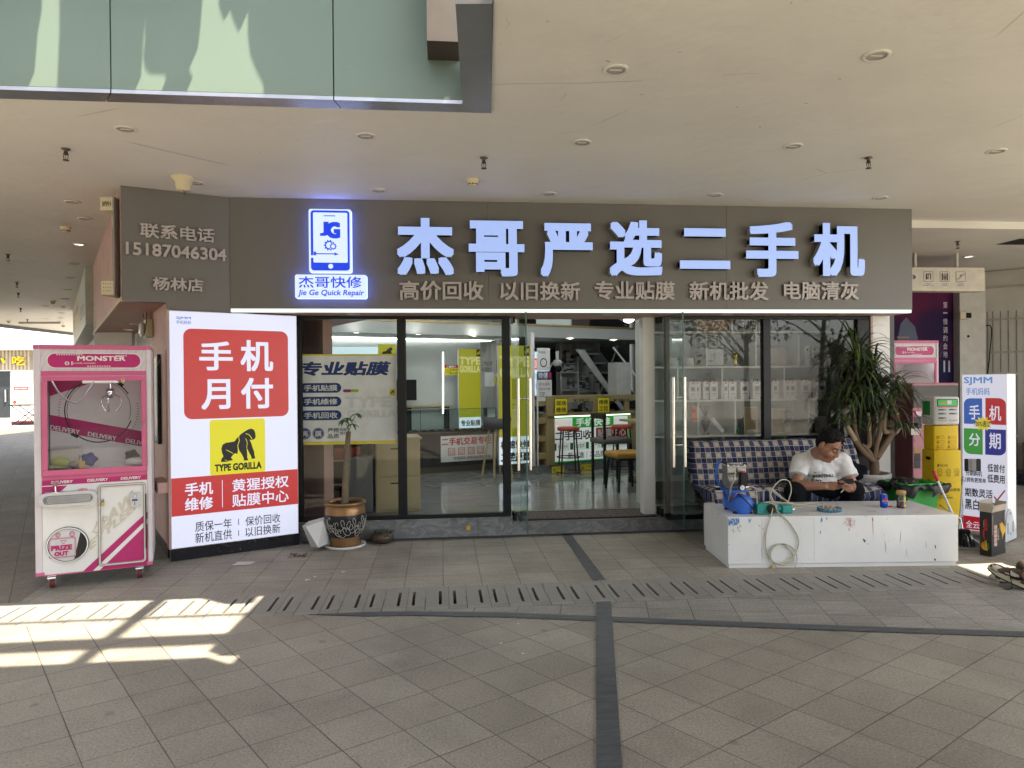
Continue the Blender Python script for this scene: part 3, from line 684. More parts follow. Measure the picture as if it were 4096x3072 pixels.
# lit advertising box on its black marble foot
LBa, LBo = atan2(.526, 1.012), Vector((-2.424, 6.543, 0)); LBW = 1.143
def lb(k, x, y):
    p = pln(k, x, y, LBo, LBa) - LBo; return (p.x*cos(LBa)+p.y*sin(LBa), 2.257-p.z)
def lbb(x0, y0, x1, y1, k=3):
    xm, ym = (x0+x1)/2, (y0+y1)/2
    return lb(k, x0, ym)[0], lb(k, xm, y0)[1], lb(k, x1, ym)[0], lb(k, xm, y1)[1]
LBH = 2.257-.108
lbx = thing('advertising_lightbox', 'tall glowing white lightbox with red panels and yellow gorilla square on a black marble foot', 'lightbox', LBo, LBa)
m_frame = M('lightbox_frame', (.62, .60, .62), .35)
Wl = E('lightbox_white', (.78, .81, 1.0), .82); Rl = E('lightbox_red', (.62, .035, .035), .62); Yl = E('lightbox_yellow', (.72, .67, .008), .8)
Kl = M('print_black', (.014, .014, .016), .4); Bl = E('lightbox_blue', (.05, .22, .62), .6)
mb = MB(); mb.box(0, .004, .108, LBW, .12, 2.257, m_frame, bev=.004); mb.build('cabinet', lbx)
mb = MB(); mb.box(0, .0, 0, .38, .15, .1075, m_bmarb); mb.box(.383, .0, 0, LBW, .15, .1075, m_bmarb); mb.build('foot', lbx)
P = Panel(LBW-.014, LBH-.014, LBW-.014, LBH-.014, .007, .115, .004)
P.rect(0, 0, LBW-.014, LBH-.014, Wl)
def lr(b, r, m): P.rr(*b, r, m)
lr(lbb(198, 176, 830, 706), .07, Rl)
for ch, b in (('手', (292, 245, 495, 420)), ('机', (541, 238, 738, 425)), ('月', (305, 473, 480, 655)), ('付', (545, 465, 738, 650))): P.text(ch, *lbb(*b), Wl, .022, 4)
P.text('SJMM', *lbb(153, 96, 242, 114), Bl, .02); P.text('手机妈妈', *lbb(153, 119, 242, 140), Bl, .01)
lr(lbb(356, 714, 690, 1046), .028, Yl)
gor = [(425, 893), (433, 868), (452, 857), (480, 853), (505, 848), (520, 828), (545, 803), (570, 786), (592, 774), (608, 771), (622, 778), (630, 795), (633, 820), (628, 832), (612, 841), (596, 838), (606, 858), (614, 885), (624, 912), (626, 934), (631, 950), (608, 955), (606, 940), (592, 915), (584, 898), (578, 886), (582, 925), (582, 945), (588, 962), (562, 965), (560, 948), (548, 925), (534, 905), (528, 885), (522, 925), (508, 920), (496, 930), (484, 945), (496, 962), (466, 967), (446, 958), (448, 962), (470, 971), (424, 973), (424, 958), (438, 938), (429, 918)]
P.poly([lb(3, *q) for q in gor], Kl)
P.line([lb(3, *q) for q in ((572, 802), (590, 806), (602, 820), (612, 836))], .006, Yl); P.line([lb(3, *q) for q in ((528, 812), (534, 845), (524, 875), (530, 915))], .006, Yl)
P.line([lb(3, *q) for q in ((572, 830), (582, 855), (578, 888))], .005, Yl); P.line([lb(3, *q) for q in ((455, 900), (480, 912), (496, 922))], .005, Yl)
P.text('TYPE GORILLA', *lbb(385, 978, 668, 1022), Kl, .045, 3)
y = P.lay(); P.poly([(0, lb(3, 131, 1072)[1]), (LBW-.014, lb(3, 131, 1072)[1]), (LBW-.014, lb(3, 131, 1303)[1]), (0, lb(3, 131, 1303)[1])], Rl)
for tx, b, m, bo in (('手机', (205, 1095, 375, 1172), Wl, .02), ('维修', (205, 1185, 375, 1262), Wl, .02), ('黄猩授权', (490, 1065, 831, 1138), Wl, .012), ('贴膜中心', (490, 1153, 831, 1228), Wl, .012),
                     ('质保一年', (267, 1322, 488, 1382), Kl, .004), ('新机直供', (267, 1388, 488, 1450), Kl, .004), ('保价回收', (570, 1292, 780, 1348), Kl, .004), ('以旧换新', (570, 1355, 780, 1412), Kl, .004)):
    P.text(tx, *lbb(*b), m, bo, 3)
P.rect(*lbb(429, 1082, 433, 1246), Wl); P.rect(*lbb(527, 1315, 531, 1352), Kl); P.rect(*lbb(527, 1384, 531, 1418), Kl)
P.build('lit_face', lbx)
# ------------------------------------------------------------------ inside the shop
PH = .40                                     # the fittings stand turned by this much to the glass front
def dirv(a): return Vector((cos(a), sin(a), 0))
m_floor, b_ = new_mat('polished_floor_tile'); pp = coords(m_floor)
c_ = ramp(m_floor, noise(m_floor, vmth(m_floor, 'MULTIPLY', pp, (1, 3, 1)), 1.2, 8, .65, 1.5), ((.3, (.24, .24, .235)), (.6, (.33, .33, .32)), (.75, (.40, .40, .39))))
lk(m_floor, c_, b_.inputs['Base Color']); b_.inputs['Roughness'].default_value = .10; b_.inputs['Specular IOR Level'].default_value = .7
m_iwall = M('interior_wall', (.60, .61, .60), .55, var=.04, sc=1)
m_iwdark = M('interior_dark_wall', (.10, .105, .105), .6)
sheet('floor', [(-2.35, 7.44), (4.85, 7.44), (4.85, 18), (-6.5, 18), (-6.5, 15.4)], ZI, m_floor)
sheet('floor', [(-2.2, 7.22), (.72, 7.22), (.72, 7.44), (-2.2, 7.44)], ZI, m_floor)
sheet('floor', [(2.54, 7.22), (4.86, 7.22), (4.86, 7.44), (2.54, 7.44)], ZI, m_floor)
def wall(p, q, z0, z1, mat, t=.1, name='wall'):
    p, q = Vector((p[0], p[1], 0)), Vector((q[0], q[1], 0)); d = q-p; n = Vector((-d.y, d.x, 0)).normalized()*t
    mb = MB(); mb.slab([(p.x, p.y), (q.x, q.y), (q.x+n.x, q.y+n.y), (p.x+n.x, p.y+n.y)], z0, z1, mat); return mb.build(name, kind='structure')
B0 = Vector((.95, 13.2, 0)); bl = B0-dirv(PH)*5.85
wall(bl, B0, 0, 3.3, m_iwall)                                       # back wall on the left
wall((bl.x, bl.y), (-1.96, 7.3), 0, 3.3, m_iwall, -.1)                # left wall
wall(B0, (1.18, 11.75), 0, 3.3, m_iwall)
wall((1.0, 16.4), (4.85, 17.7), 0, 3.4, m_iwdark)
wall((1.0, 13.2), (1.0, 16.4), 0, 3.4, m_iwall, -.1)
wall((4.9, 7.3), (4.9, 18), 0, 3.4, m_iwdark, -.1)
mb = MB(); mb.slab([(-1.9, 7.32), (4.85, 7.32), (4.85, 18.5), (-6.3, 18.5), (-6.3, 15.6)], 3.295, 3.335, m_iwdark); mb.build('ceiling', kind='structure')
# gallery (upper half-storey): its front edge and white underside
m_gold = M('gold_trim', (.50, .38, .20), .4, metal=.5)
g0 = Vector((-.557, 11.29, 0))
GZ = 2.58
ga = g0-dirv(PH)*3.5; gb = g0+dirv(PH)*5.6
mb = MB(); n_ = Vector((-sin(PH), cos(PH), 0))
mb.slab([(ga.x, ga.y), (gb.x, gb.y), (gb.x+n_.x*7, gb.y+n_.y*7), (ga.x+n_.x*7, ga.y+n_.y*7)], 2.36, GZ, m_iwall); mb.build('gallery_floor', kind='structure')
mb = MB(); mb.slab([(ga.x, ga.y), (gb.x, gb.y), (gb.x-n_.x*.02, gb.y-n_.y*.02), (ga.x-n_.x*.02, ga.y-n_.y*.02)], GZ-.03, GZ+.01, m_gold); mb.build('gallery_trim', kind='structure')
# lower white ceiling over the left part of the shop
mb = MB(); mb.slab([(-1.95, 7.32), (.9, 7.32), (.9, 8.0), (-1.95, 8.0)], 2.45, 2.5, m_iwall); mb.build('ceiling', kind='structure')
LED = E('led_strip', (.93, 1.0, .96), 9.0)
LED_FILL = E('led_strip_bright', (.93, 1.0, .96), 85.0)  # for the added fill strip over the doorway
for (x0, y0), (x1, y1), lb_ in (((75, 172), (1470, 212), 'long white LED strip nearer the window on the shop ceiling'), ((75, 212), (1370, 240), 'long white LED strip further back on the shop ceiling')):
    a, b = on(4, x0, y0, 2.35), on(4, x1, y1, 2.35); a.x -= .6
    mb = MB(); mb.tube([a, b], .018, LED, 6); o = mb.build('ceiling_led_strip'); tag(o, lb_, 'strip light')
o = MB().tube([(-1.0, 9.3, 3.26), (2.3, 9.3, 3.26)], .018, LED_FILL, 6).build('ceiling_led_strip'); tag(o, 'LED strip high on the shop ceiling above the doorway area', 'strip light')  # out of sight, added to brighten the doorway and counter
for y_, lb_ in ((8.7, 'LED strip on the shop ceiling above the window shelves, nearer the glass'), (10.2, 'LED strip on the shop ceiling above the window shelves, further in')):
    o = MB().tube([(2.5, y_, 3.27), (4.7, y_+.5, 3.27)], .018, E('led_strip_shelves', (.93, 1, .96), 30.0), 6).build('ceiling_led_strip'); tag(o, lb_, 'strip light')
for k, x, y, lb_ in ((4, 465, 152, 'small lit shop ceiling spot over the left window poster'), (4, 885, 163, 'small lit shop ceiling spot over the glass case'), (4, 1265, 175, 'small lit shop ceiling spot over the work-area curtain'),
                (5, 645, 195, 'small lit ceiling spot over the repair counter left half'), (5, 938, 205, 'small lit ceiling spot over the stair')):
    p = on(k, x, y, 2.35); mb = MB(); mb.lathe([(.0001, -.002), (.06, -.002)], E('spot_lit', (1, .98, .92), 16), 18); mb.lathe([(.06, -.002), (.063, -.008), (.075, 0)], m_dl, 18)
    o = mb.build('ceiling_spot', loc=p); tag(o, lb_, 'ceiling light')
p = at(5, 1025, 45, 10.5); t = thing('gallery_lamp', 'bright dome lamp above the gallery edge', 'lamp', p)
MB().ell((0, 0, .02), (.14, .14, .10), M('lamp_shell', (.5, .5, .5), .3)).build('shell', t); MB().ell((.02, -.05, -.03), (.09, .09, .07), E('bulb_lit', (1, .97, .9), 12)).build('bulb', t)
a, b = at(5, 415, 50, 13.5), at(5, 660, 112, 13.5); o = MB().box(a.x, 13.5, b.z-.1, b.x, 13.53, a.z+.3, E('gallery_window', (.55, .62, .58), .45)).build('gallery_window'); tag(o, 'pale lit panel above the gallery edge behind the door', 'window')
a, b = at(5, 655, 50, 13.4), at(5, 775, 117, 13.4); o = MB().box(a.x, 13.4, b.z-.1, b.x, 13.44, a.z+.3, M('brown_panel', (.11, .07, .055), .5)).build('gallery_cupboard'); tag(o, 'dark brown cupboard above the gallery edge', 'cupboard')

# work room: curtain, posters, notices
m_cloth = M('grey_curtain', (.42, .415, .40), .8, bmp=.2)
mb = MB(); c0, c1 = Vector((1.16, 11.75, 0)), Vector((.74, 12.65, 0)); N = 60; vs = []
for i in range(N+1):
    f = i/N; p = c0.lerp(c1, f); off = Vector((-.9, -.42, 0)).normalized()*(.035*sin(f*34)+.02*sin(f*13+1))
    for z in (.15, 2.3): vs.append((p.x+off.x, p.y+off.y, z))
mb.add(vs, [(2*i, 2*i+2, 2*i+3, 2*i+1) for i in range(N)], m_cloth, True)
cur = mb.build('curtain'); tag(cur, 'pale grey work-area curtain with black characters behind the glass', 'curtain')
Wp = M('print_white', (.76, .76, .76), .5); Kp = Kl; Yp = M('print_yellow', (.84, .70, .04), .45); Np = M('print_navy', (.018, .045, .20), .45); Rp = M('print_red', (.55, .04, .035), .45); Gp = M('print_green', (.03, .30, .06), .45)
def poster(name, label, cat, k, x0, y0, x1, y1, Y, rotz=0, draw=None, back=None, t=.012, group=None, base=None):
    """flat printed board hanging where the picture shows it"""
    a, b = at(k, x0, y1, Y), at(k, x1, y0, Y); W = (b.x-a.x)/ (cos(rotz)+sin(rotz)*0 if rotz else 1)
    if rotz:                                 # measured on the turned plane through the left edge
        q = pln(k, x1, (y0+y1)/2, a, rotz); W = (Vector((q.x, q.y, 0))-Vector((a.x, a.y, 0))).length
    H = at(k, x0, y0, Y).z-a.z
    o = MB().box(0, 0, 0, W, t, H, back or Wp).build(name, loc=a, rotz=rotz); tag(o, label, cat, group)
    if draw:
        P = Panel(W, H, x1-x0, y1-y0, 0, 0, -.0005); P.o = (x0, y0); draw(P); P.build('print', o)
    return o
def rel(P): 
    ox, oy = P.o
    T = lambda s, a, b, c, d, m, bo=0.0, res=2, shear=0.0: P.text(s, a-ox, b-oy, c-ox, d-oy, m, bo, res, shear)
    Q = lambda a, b, c, d, m: P.rect(a-ox, b-oy, c-ox, d-oy, m)
    U = lambda a, b, c, d, r, m: P.rr(a-ox, b-oy, c-ox, d-oy, r, m)
    return T, Q, U
def gorilla(P, x0, y0, x1, y1, mat):
    P.poly([((q[0]-424)/209*(x1-x0)+x0, (q[1]-771)/202*(y1-y0)+y0) for q in gor], mat)
YL = E('poster_yellow_lit', (.62, .60, .04), .40); WL2 = E('poster_white_lit', (.80, .92, 1.0), .8); PGl = E('poster_pale_lit', (.75, .74, .30), .6)
def d_tall(P):
    T, Q, U = rel(P); x0, y0 = P.o; W = P.pw
    P.rect(0, 0, W, P.ph*.78, YL); P.rect(0, P.ph*.78, W, P.ph, WL2)
    P.text('TYPE', W*.03, P.ph*.09, W*.97, P.ph*.18, PGl, .04); P.text('GORILLA', W*.03, P.ph*.19, W*.97, P.ph*.27, PGl, .04)
    P.rr(W*.80, P.ph*.005, W*.99, P.ph*.085, 2, Kp); gorilla(P, W*.82, P.ph*.02, W*.97, P.ph*.07, YL)
    P.text('专业贴膜', W*.08, P.ph*.81, W*.95, P.ph*.88, Kp, .03); P.text('严控品质', W*.08, P.ph*.905, W*.95, P.ph*.98, Kp, .03)
poster('advertising_poster', 'tall yellow lit poster between the warning notice and the grey curtain', 'poster', 4, 1163, 262, 1310, 860, 12.6, PH, d_tall, t=.05)
def d_tall2(P):
    d_tall(P); P.rect(0, P.ph*.77, P.pw, P.ph, WL2); P.text('极速快修', P.pw*.04, P.ph*.80, P.pw*.97, P.ph*.87, Kp, .03); P.text('二手严选', P.pw*.04, P.ph*.90, P.pw*.97, P.ph*.98, Kp, .03)
poster('advertising_poster', 'tall yellow lit poster behind the left glass door handle', 'poster', 5, 165, 238, 376, 1050, 11.0, PH, d_tall2, t=.05)
a, b = at(5, 378, 230, 11.02), at(5, 405, 1060, 11.02); o = MB().box(a.x, 11.03, .25, b.x+.01, 11.5, 2.36, m_white).build('wall', kind='structure')
def d_warn(P):
    T, Q, U = rel(P); P.rect(0, 0, P.pw, P.ph, Yp); P.rect(0, 0, P.pw, P.ph*.3, Rp); P.text('温馨提示', P.pw*.15, P.ph*.04, P.pw*.85, P.ph*.27, Wp, .02)
    P.text('非工作人员', P.pw*.36, P.ph*.36, P.pw*.96, P.ph*.60, Kp, .01); P.text('禁止入内', P.pw*.36, P.ph*.68, P.pw*.96, P.ph*.92, Kp, .01); P.ring(P.pw*.18, P.ph*.65, 11, 2.5, Kp)
poster('warning_notice', 'small yellow notice with red heading on the shop back wall', 'notice', 4, 1063, 372, 1155, 440, 12.5, PH, d_warn)
def d_work(P): P.text('工作区域', 0, 0, P.pw, P.ph*.42, Kp); P.text('非请勿入', 0, P.ph*.56, P.pw, P.ph*1.0, Kp)
P = None
def loose(name, label, cat, k, x0, y0, x1, y1, Y, draw, rotz=0):
    a = at(k, x0, y1, Y); b = at(k, x1, y0, Y); P = Panel(b.x-a.x, at(k, x0, y0, Y).z-a.z, x1-x0, y1-y0); P.o = (x0, y0); draw(P); o = P.build(name, loc=a, rotz=rotz); tag(o, label, cat); return o
loose('curtain_lettering', 'black staff-only characters in two lines on the grey curtain', 'lettering', 4, 1315, 348, 1385, 418, 11.55, d_work)
def d_zj(P): P.text('作', 0, 0, P.pw, P.ph*.36, Kp); P.text('间', P.pw*.05, P.ph*.60, P.pw*.95, P.ph, Kp)
loose('curtain_lettering', 'two large black characters one under the other low on the curtain', 'lettering', 4, 1425, 548, 1460, 708, 11.4, d_zj)
def d_hand(P): P.frame(0, 0, P.pw, P.ph, 1.6, Kp); P.ring(P.pw/2, P.ph*.6, P.pw*.27, 2, Kp, 20, rz=1.6); P.line([(P.pw*.5, P.ph*.2), (P.pw*.5, P.ph*.9)], 2, Kp)
loose('curtain_emblem', 'black outlined leaf emblem near the top of the curtain', 'emblem', 4, 1415, 340, 1452, 420, 11.4, d_hand)
def d_wel(P): P.rect(0, 0, P.pw, P.ph, Yp); P.rect(0, 0, P.pw, P.ph*.2, Wp); P.text('欢迎', P.pw*.2, P.ph*.30, P.pw*.8, P.ph*.60, Kp, .03); P.text('光临', P.pw*.2, P.ph*.62, P.pw*.8, P.ph*.92, Kp, .03)
poster('welcome_notice', 'small orange welcome notice on the curtain', 'notice', 4, 1403, 435, 1467, 510, 11.35, 0, d_wel, t=.004)
poster('paper_notice', 'small blank white sheet on the curtain left of the orange notice', 'notice', 4, 1336, 422, 1400, 518, 11.4, 0, None, t=.004)

# lit display on the far left behind the window poster
a, b = at(4, 75, 300, 10.6), at(4, 680, 248, 10.6)
o = MB().box(a.x-.2, 0, a.z-.9, b.x, .05, b.z, E('display_lit', (.72, .95, 1.0), .75)).build('wall_lightbox', loc=(0, 10.6, 0)); tag(o, 'wide pale lit display showing above the window poster', 'lightbox')
P = Panel(.26, .21, 67, 55, at(4, 613, 262, 10.6).x, at(4, 613, 300, 10.6).z-.06, -.002); P.rect(0, 0, 67, 55, YL); gorilla(P, 15, 12, 55, 50, Kp); P.build('print', o)

# window poster
def d_win(P):
    T, Q, U = rel(P); P.rect(0, 0, P.pw, P.ph, M('vinyl_white', (.90, .90, .91), .5)); P.rect(0, 0, P.pw, 11, Yp); P.rect(0, P.ph-22, P.pw, P.ph, Yp)
    T('专业贴膜', 92, 350, 698, 446, Np, .035, 3, .18)
    for yy, tx in ((496, '手机贴膜'), (589, '手机维修'), (682, '手机回收')):
        U(86, yy, 363, yy+66, 33, Np); T(tx, 114, yy+12, 337, yy+54, Wp, .025)
    faint = M('print_faint_grey', (.78, .78, .79), .5); T('TYPE', 385, 590, 700, 665, faint, .05); T('GORILLA', 400, 682, 735, 735, faint, .05)
    P.rr(*(375-P.o[0], 540-P.o[1], 480-P.o[0], 560-P.o[1]), 9, M('print_lime', (.35, .55, .06), .5)); U(375, 540, 428, 560, 9, M('print_magenta', (.42, .05, .22), .5)); T('全国', 384, 543, 422, 557, Kp)
    U(688, 540, 727, 585, 3, Yp); gorilla(P, 694-P.o[0], 548-P.o[1], 721-P.o[0], 572-P.o[1], Kp); T('TYPE GORILLA', 692, 575, 724, 582, Kp)
    for cx, tx in ((119, '亮'), (208, '膜')):
        P.circ(cx-P.o[0], 838-P.o[1], 39, Np, 32); P.ring(cx-P.o[0], 838-P.o[1], 34, 2, Wp, 40); T(tx, cx-22, 818, cx+22, 858, Wp, .02)
    T('严控', 270, 802, 346, 832, Kp, .01); T('品质', 270, 842, 346, 872, Kp, .01); T('用膜', 352, 804, 398, 824, Kp); T('做好', 352, 828, 398, 848, Kp)
poster('window_poster', 'white and navy poster with yellow edges inside the left shop window', 'poster', 4, 75, 300, 737, 915, 7.30, 0, d_win, t=.003)

# pale wood desk drawers behind the left window
m_wood = M('pale_wood', (.46, .37, .21), .5, var=.08, sc=2); m_wood2 = M('wood_shadow_gap', (.08, .06, .04), .7)  # second tone is plain dark brown, for case plinth and jar label
dk = thing('drawer_cabinet', 'pale yellow wooden drawer cabinet behind the left shop window', 'cabinet', (-.745, 8.0, ZI), .13)
H = .82; mb = MB(); mb.box(0, .004, 0, .50, .5, H, m_wood, bev=.004); mb.build('body', dk)
MB().box(.0, -.012, H+.0, .52, .52, H+.022, m_wood, bev=.003).build('worktop', dk)
for z0, z1 in ((.03, .40), (.41, .79)):
    d_ = MB().box(.012, -.012, z0, .488, .002, z1, m_wood, bev=.003).build('drawer', dk)
    MB().tube([(.17, -.012, z1-.07), (.17, -.032, z1-.07), (.33, -.032, z1-.07), (.33, -.012, z1-.07)], .006, m_black, 6).build('handle', d_)
# dark shelves left behind the window
sh = thing('low_shelf', 'dark low shelf with clutter behind the lower left window', 'shelf', (-1.75, 8.25, ZI))
mb = MB()
for z in (.02, .28, .56, .80): mb.box(0, 0, z, .9, .35, z+.02, m_wood)
mb.box(0, .35, 0, .9, .37, .82, m_iwdark); mb.box(-.02, 0, 0, 0, .37, .82, m_black); mb.box(.9, 0, 0, .92, .37, .82, m_black); mb.build('frame', sh)
for i, (x, z, w_, h_, c) in enumerate(((.08, .04, .22, .2, (.05, .05, .055)), (.36, .04, .2, .17, (.10, .09, .08)), (.62, .30, .18, .2, (.05, .06, .08)), (.12, .30, .26, .14, (.03, .03, .03)), (.5, .58, .3, .14, (.35, .08, .06)))):
    o = MB().box(0, 0, 0, w_, .2, h_, M('clutter_%d' % i, c, .6), bev=.006).build('stored_box', loc=(-1.75+x, 8.3, ZI+z)); tag(o, ['dark case on the bottom shelf', 'brown box on the bottom shelf', 'blue black box on the middle shelf', 'flat black case on the middle shelf', 'reddish box on the top shelf'][i]+' behind the lower left window', 'box')
o = MB().box(-1.05, 8.02, ZI, -.78, 8.4, ZI+.62, M('grey_pc_case', (.16, .165, .165), .5), bev=.01).build('computer_case'); tag(o, 'grey computer case beside the yellow drawer cabinet', 'computer')

# glass display case
dc = thing('display_case', 'glass topped display counter with a white phone trade sign on its dark front', 'display counter', (-.92, 11.0, ZI), .36)
m_cg = glass_mat('case_glass', (.88, .95, .93), 1.0)
mb = MB(); mb.box(0, 0, .10, 1.95, .5, .64, m_black); mb.box(.0, -.004, .64, 1.95, .5, .67, M('case_trim', (.10, .06, .05), .4)); mb.build('body', dc)
MB().box(.02, .02, 0, 1.93, .48, .10, m_wood2).build('plinth', dc)
mb = MB(); mb.box(.01, .01, .67, 1.94, .49, 1.02, m_cg); mb.build('glass_top', dc)
mb = MB()
for x in (0, .62, 1.945): mb.box(x, 0, .67, x+.008, .008, 1.025, m_gedge)
mb.box(0, -.002, 1.02, 1.95, .008, 1.028, m_gedge); mb.build('glass_edge', dc)
mb = MB()
for k in range(26):
    x = .08+.07*k; mb.box(x, .10+.03*(k % 3), .672, x+.055, .22+.03*(k % 3), .682, (Wp, Kp, M('phone_grey', (.3, .3, .32), .3), Np)[k % 4])
mb.build('phone', dc, kind='stuff')
P = Panel(.92, .42, 262, 140, .96, .17, -.006); P.rect(0, 0, 262, 140, Wp); P.text('二手机交易专柜', 4, 10, 256, 52, Rp, .03)
for x in (36, 86, 134, 182): P.frame(x, 66, x+34, 106, 3, Rp); P.text('交易', x+5, 72, x+29, 86, Rp); P.text('回收', x+5, 88, x+29, 102, Rp)
P.text('现场回收.透明评估.即时套现', 62, 114, 250, 130, Kp); P.build('sign', dc)
# high wall table with a monitor
ht = thing('wall_table', 'narrow wooden wall table with black legs behind the display counter', 'table', (-1.2, 12.1, ZI), PH)
MB().box(0, 0, 1.02, 1.5, .4, 1.05, m_wood, bev=.004).build('tabletop', ht)
for x in (.05, .7, 1.42): MB().box(x, .02, 0, x+.04, .38, 1.02, m_black).build('leg', ht)
p = at(4, 790, 640, 12.1); mn = thing('monitor', 'black monitor on the wall table at the back of the shop', 'monitor', (p.x-.05, 12.2, 1.17), PH)
MB().box(-.28, 0, .1, .28, .03, .46, m_black, bev=.006).build('screen', mn); MB().lathe([(.0001, .01), (.1, .01), (.1, 0), (.0001, 0)], m_black, 16).build('foot', mn); MB().box(-.02, .01, 0, .02, .025, .15, m_black).build('stem', mn)
a = at(4, 1053, 285, 12.3); b = at(4, 1053, 700, 12.3); o = MB().tube([a, b], .012, LED, 6).build('wall_led_strip'); tag(o, 'upright white LED strip on the shop back wall', 'strip light')

# repair counter
m_cw = M('counter_wood', (.36, .29, .15), .45, var=.08, sc=2)
CB = Vector((1.70, 10.99, .25)); CA = .40
mb = MB(); st0 = Vector((1.41, 10.9, 0)); e = dirv(CA); nn_ = Vector((-sin(CA), cos(CA), 0)); f0 = st0+e*2.9; f1 = st0+nn_*3
mb.slab([(st0.x, st0.y), (f0.x, f0.y), (f0.x+nn_.x*6, f0.y+nn_.y*6), (st0.x+nn_.x*6, st0.y+nn_.y*6)], ZI, .25, m_stone); mb.build('floor', kind='structure')
def cp(x, y, k=5):
    p = pln(k, x, y, CB, CA)-CB; return (p.x*cos(CA)+p.y*sin(CA), p.z)
rc = thing('repair_counter', 'wooden repair counter with lit green and white front and two yellow signs', 'counter', CB, CA)
u0, u1 = cp(485, 700)[0], cp(1090, 700)[0]; zt = cp(700, 580)[1]; zo1, zo0 = cp(700, 622)[1], cp(700, 694)[1]; zl = cp(700, 714)[1]
mb = MB(); mb.box(u0, 0, zt-.03, u1, .62, zt, m_cw, bev=.004); mb.box(u0, .0, zo1, u1, .03, zt-.031, m_cw); mb.box(u0, -.03, zl, u1, .62, zo0, m_cw, bev=.004)
for a in (u0, cp(800, 650)[0], u1-.24): mb.box(a+.002, .002, zo0+.001, a+.1+(.1 if a == u0 else 0), .03, zo1-.001, m_cw)
mb.box(u0+.001, .0, 0, cp(540, 800)[0], .6, zl-.001, m_cw); mb.box(cp(1056, 800)[0], .0, 0, u1-.001, .6, zl-.001, m_cw); mb.box(u0, .45, 0, u1, .47, zl, m_cw); mb.build('carcass', rc)
f = [cp(540, 730), cp(1056, 728), cp(540, 1040), cp(1056, 1010)]
W, Hh = f[1][0]-f[0][0], zl-.02-.02
P = Panel(W, Hh, 516, 305, f[0][0], .02, .05)
CWt = E('counter_sign_white', (.86, .95, .90), .34, (.7, .7, .7)); CG = E('counter_sign_green', (.02, .40, .04), .30, (.03, .3, .05))
P.rect(0, 0, 516, 305, CG); P.rr(0, 10, 506, 296, 8, CWt); P.rr(125, 2, 405, 76, 12, CG); P.text('手机快修', 148, 12, 383, 68, CWt, .025)
P.text('二手回收', 10, 94, 252, 158, Kp, .02); P.rect(263, 92, 266, 160, Kp); P.rr(282, 82, 500, 158, 8, Rp); P.text('贴膜中心', 292, 92, 492, 148, Wp, .025)
for x, tx in ((0, '手机快修'), (108, '回收置换'), (212, '二手严选'), (316, '专业贴膜'), (412, '正品配机')):
    P.rect(x, 176, x+20, 222, Gp); P.frame(x, 176, x+98, 222, 1.5, Gp); P.text(tx, x+26, 184, x+94, 214, Kp)
P.text('新标准', 92, 240, 200, 284, Kp, .008); P.rect(216, 236, 218, 288, Kp); P.text('芯品质', 238, 240, 340, 284, Kp, .008); P.text('星服务', 378, 240, 476, 284, Kp, .008)
P.build('front_sign', rc)
mb = MB(); mb.box(f[0][0], .02, zl-.018, f[1][0], .045, zl-.003, E('counter_led', (.95, 1, .95), 3.0)); mb.build('led_strip', rc)
for x0, y0, x1, y1, t1, t2 in ((530, 597, 620, 710, '现场', '维修'), (820, 590, 903, 698, '维修', '工位')):
    a, b = cp(x0, y1), cp(x1, y0); P = Panel(b[0]-a[0], b[1]-a[1], 90, 113, a[0], a[1], -.036)
    P.rr(0, 0, 90, 113, 6, Kp); P.rr(3, 3, 87, 110, 5, Yp); P.text(t1, 12, 18, 78, 50, Kp, .015); P.text(t2, 12, 62, 78, 98, Kp, .015); P.build('yellow_sign', rc)
for x in (700, 970):
    a, b = cp(x, 622), cp(x+75, 598); P = Panel(b[0]-a[0], b[1]-a[1], 75, 24, a[0], a[1], -.001); P.text('快修工位', 0, 0, 75, 24, Kp, .01)
    P.line([(-32, 2), (-10, 22)], 5, Kp); P.line([(-10, 2), (-32, 22)], 5, Kp); P.build('lettering', rc)
for x, y, w_, h_, c, nm, lb_ in ((735, 692, .10, .05, (.05, .10, .10), 'tool_box', 'small dark tool box inside the counter opening'), (770, 692, .03, .11, (.06, .12, .11), 'spray_bottle', 'small dark bottle inside the counter opening'),
                         (700, 692, .09, .03, (.5, .5, .48), 'paper_stack', 'small pale stack inside the counter opening')):
    q = cp(x, y); p = CB+e*q[0]+nn_*.2; o = MB().box(-w_/2, 0, 0, w_/2, .1, h_, M(nm, c, .5), bev=.004).build(nm, loc=(p.x, p.y, CB.z+zo0+.001), rotz=CA); tag(o, lb_, nm.split('_')[-1])
q = cp(985, 680); p = CB+e*q[0]+nn_*.25; t = thing('heat_gun', 'black heat gun lying in the right counter opening', 'tool', (p.x, p.y, CB.z+zo0+.05), CA)
MB().cyl((-.14, 0, 0), (.08, 0, .03), .035, m_black, .045).build('barrel', t); MB().cyl((.06, 0, 0), (.12, 0, -.05), .022, m_black).build('grip', t)
for x in (520, 716):                          # mind-the-step notices
    d_ = lambda P: (P.rect(0, 0, P.pw, P.ph, Yp), P.text('小心台阶', P.pw*.36, P.ph*.12, P.pw*.96, P.ph*.48, Kp), P.line([(P.pw*.08, P.ph*.5), (P.pw*.25, P.ph*.3)], 5, Kp), P.line([(P.pw*.1, P.ph*.7), (P.pw*.28, P.ph*.62)], 5, Kp))
    loose('step_notice', 'yellow mind-the-step sticker on the grey step '+('left' if x < 600 else 'right')+' of the two', 'sticker', 5, x, (1062 if x < 600 else 1048), x+97, (1105 if x < 600 else 1088), (10.93 if x < 600 else 11.2), d_, CA)
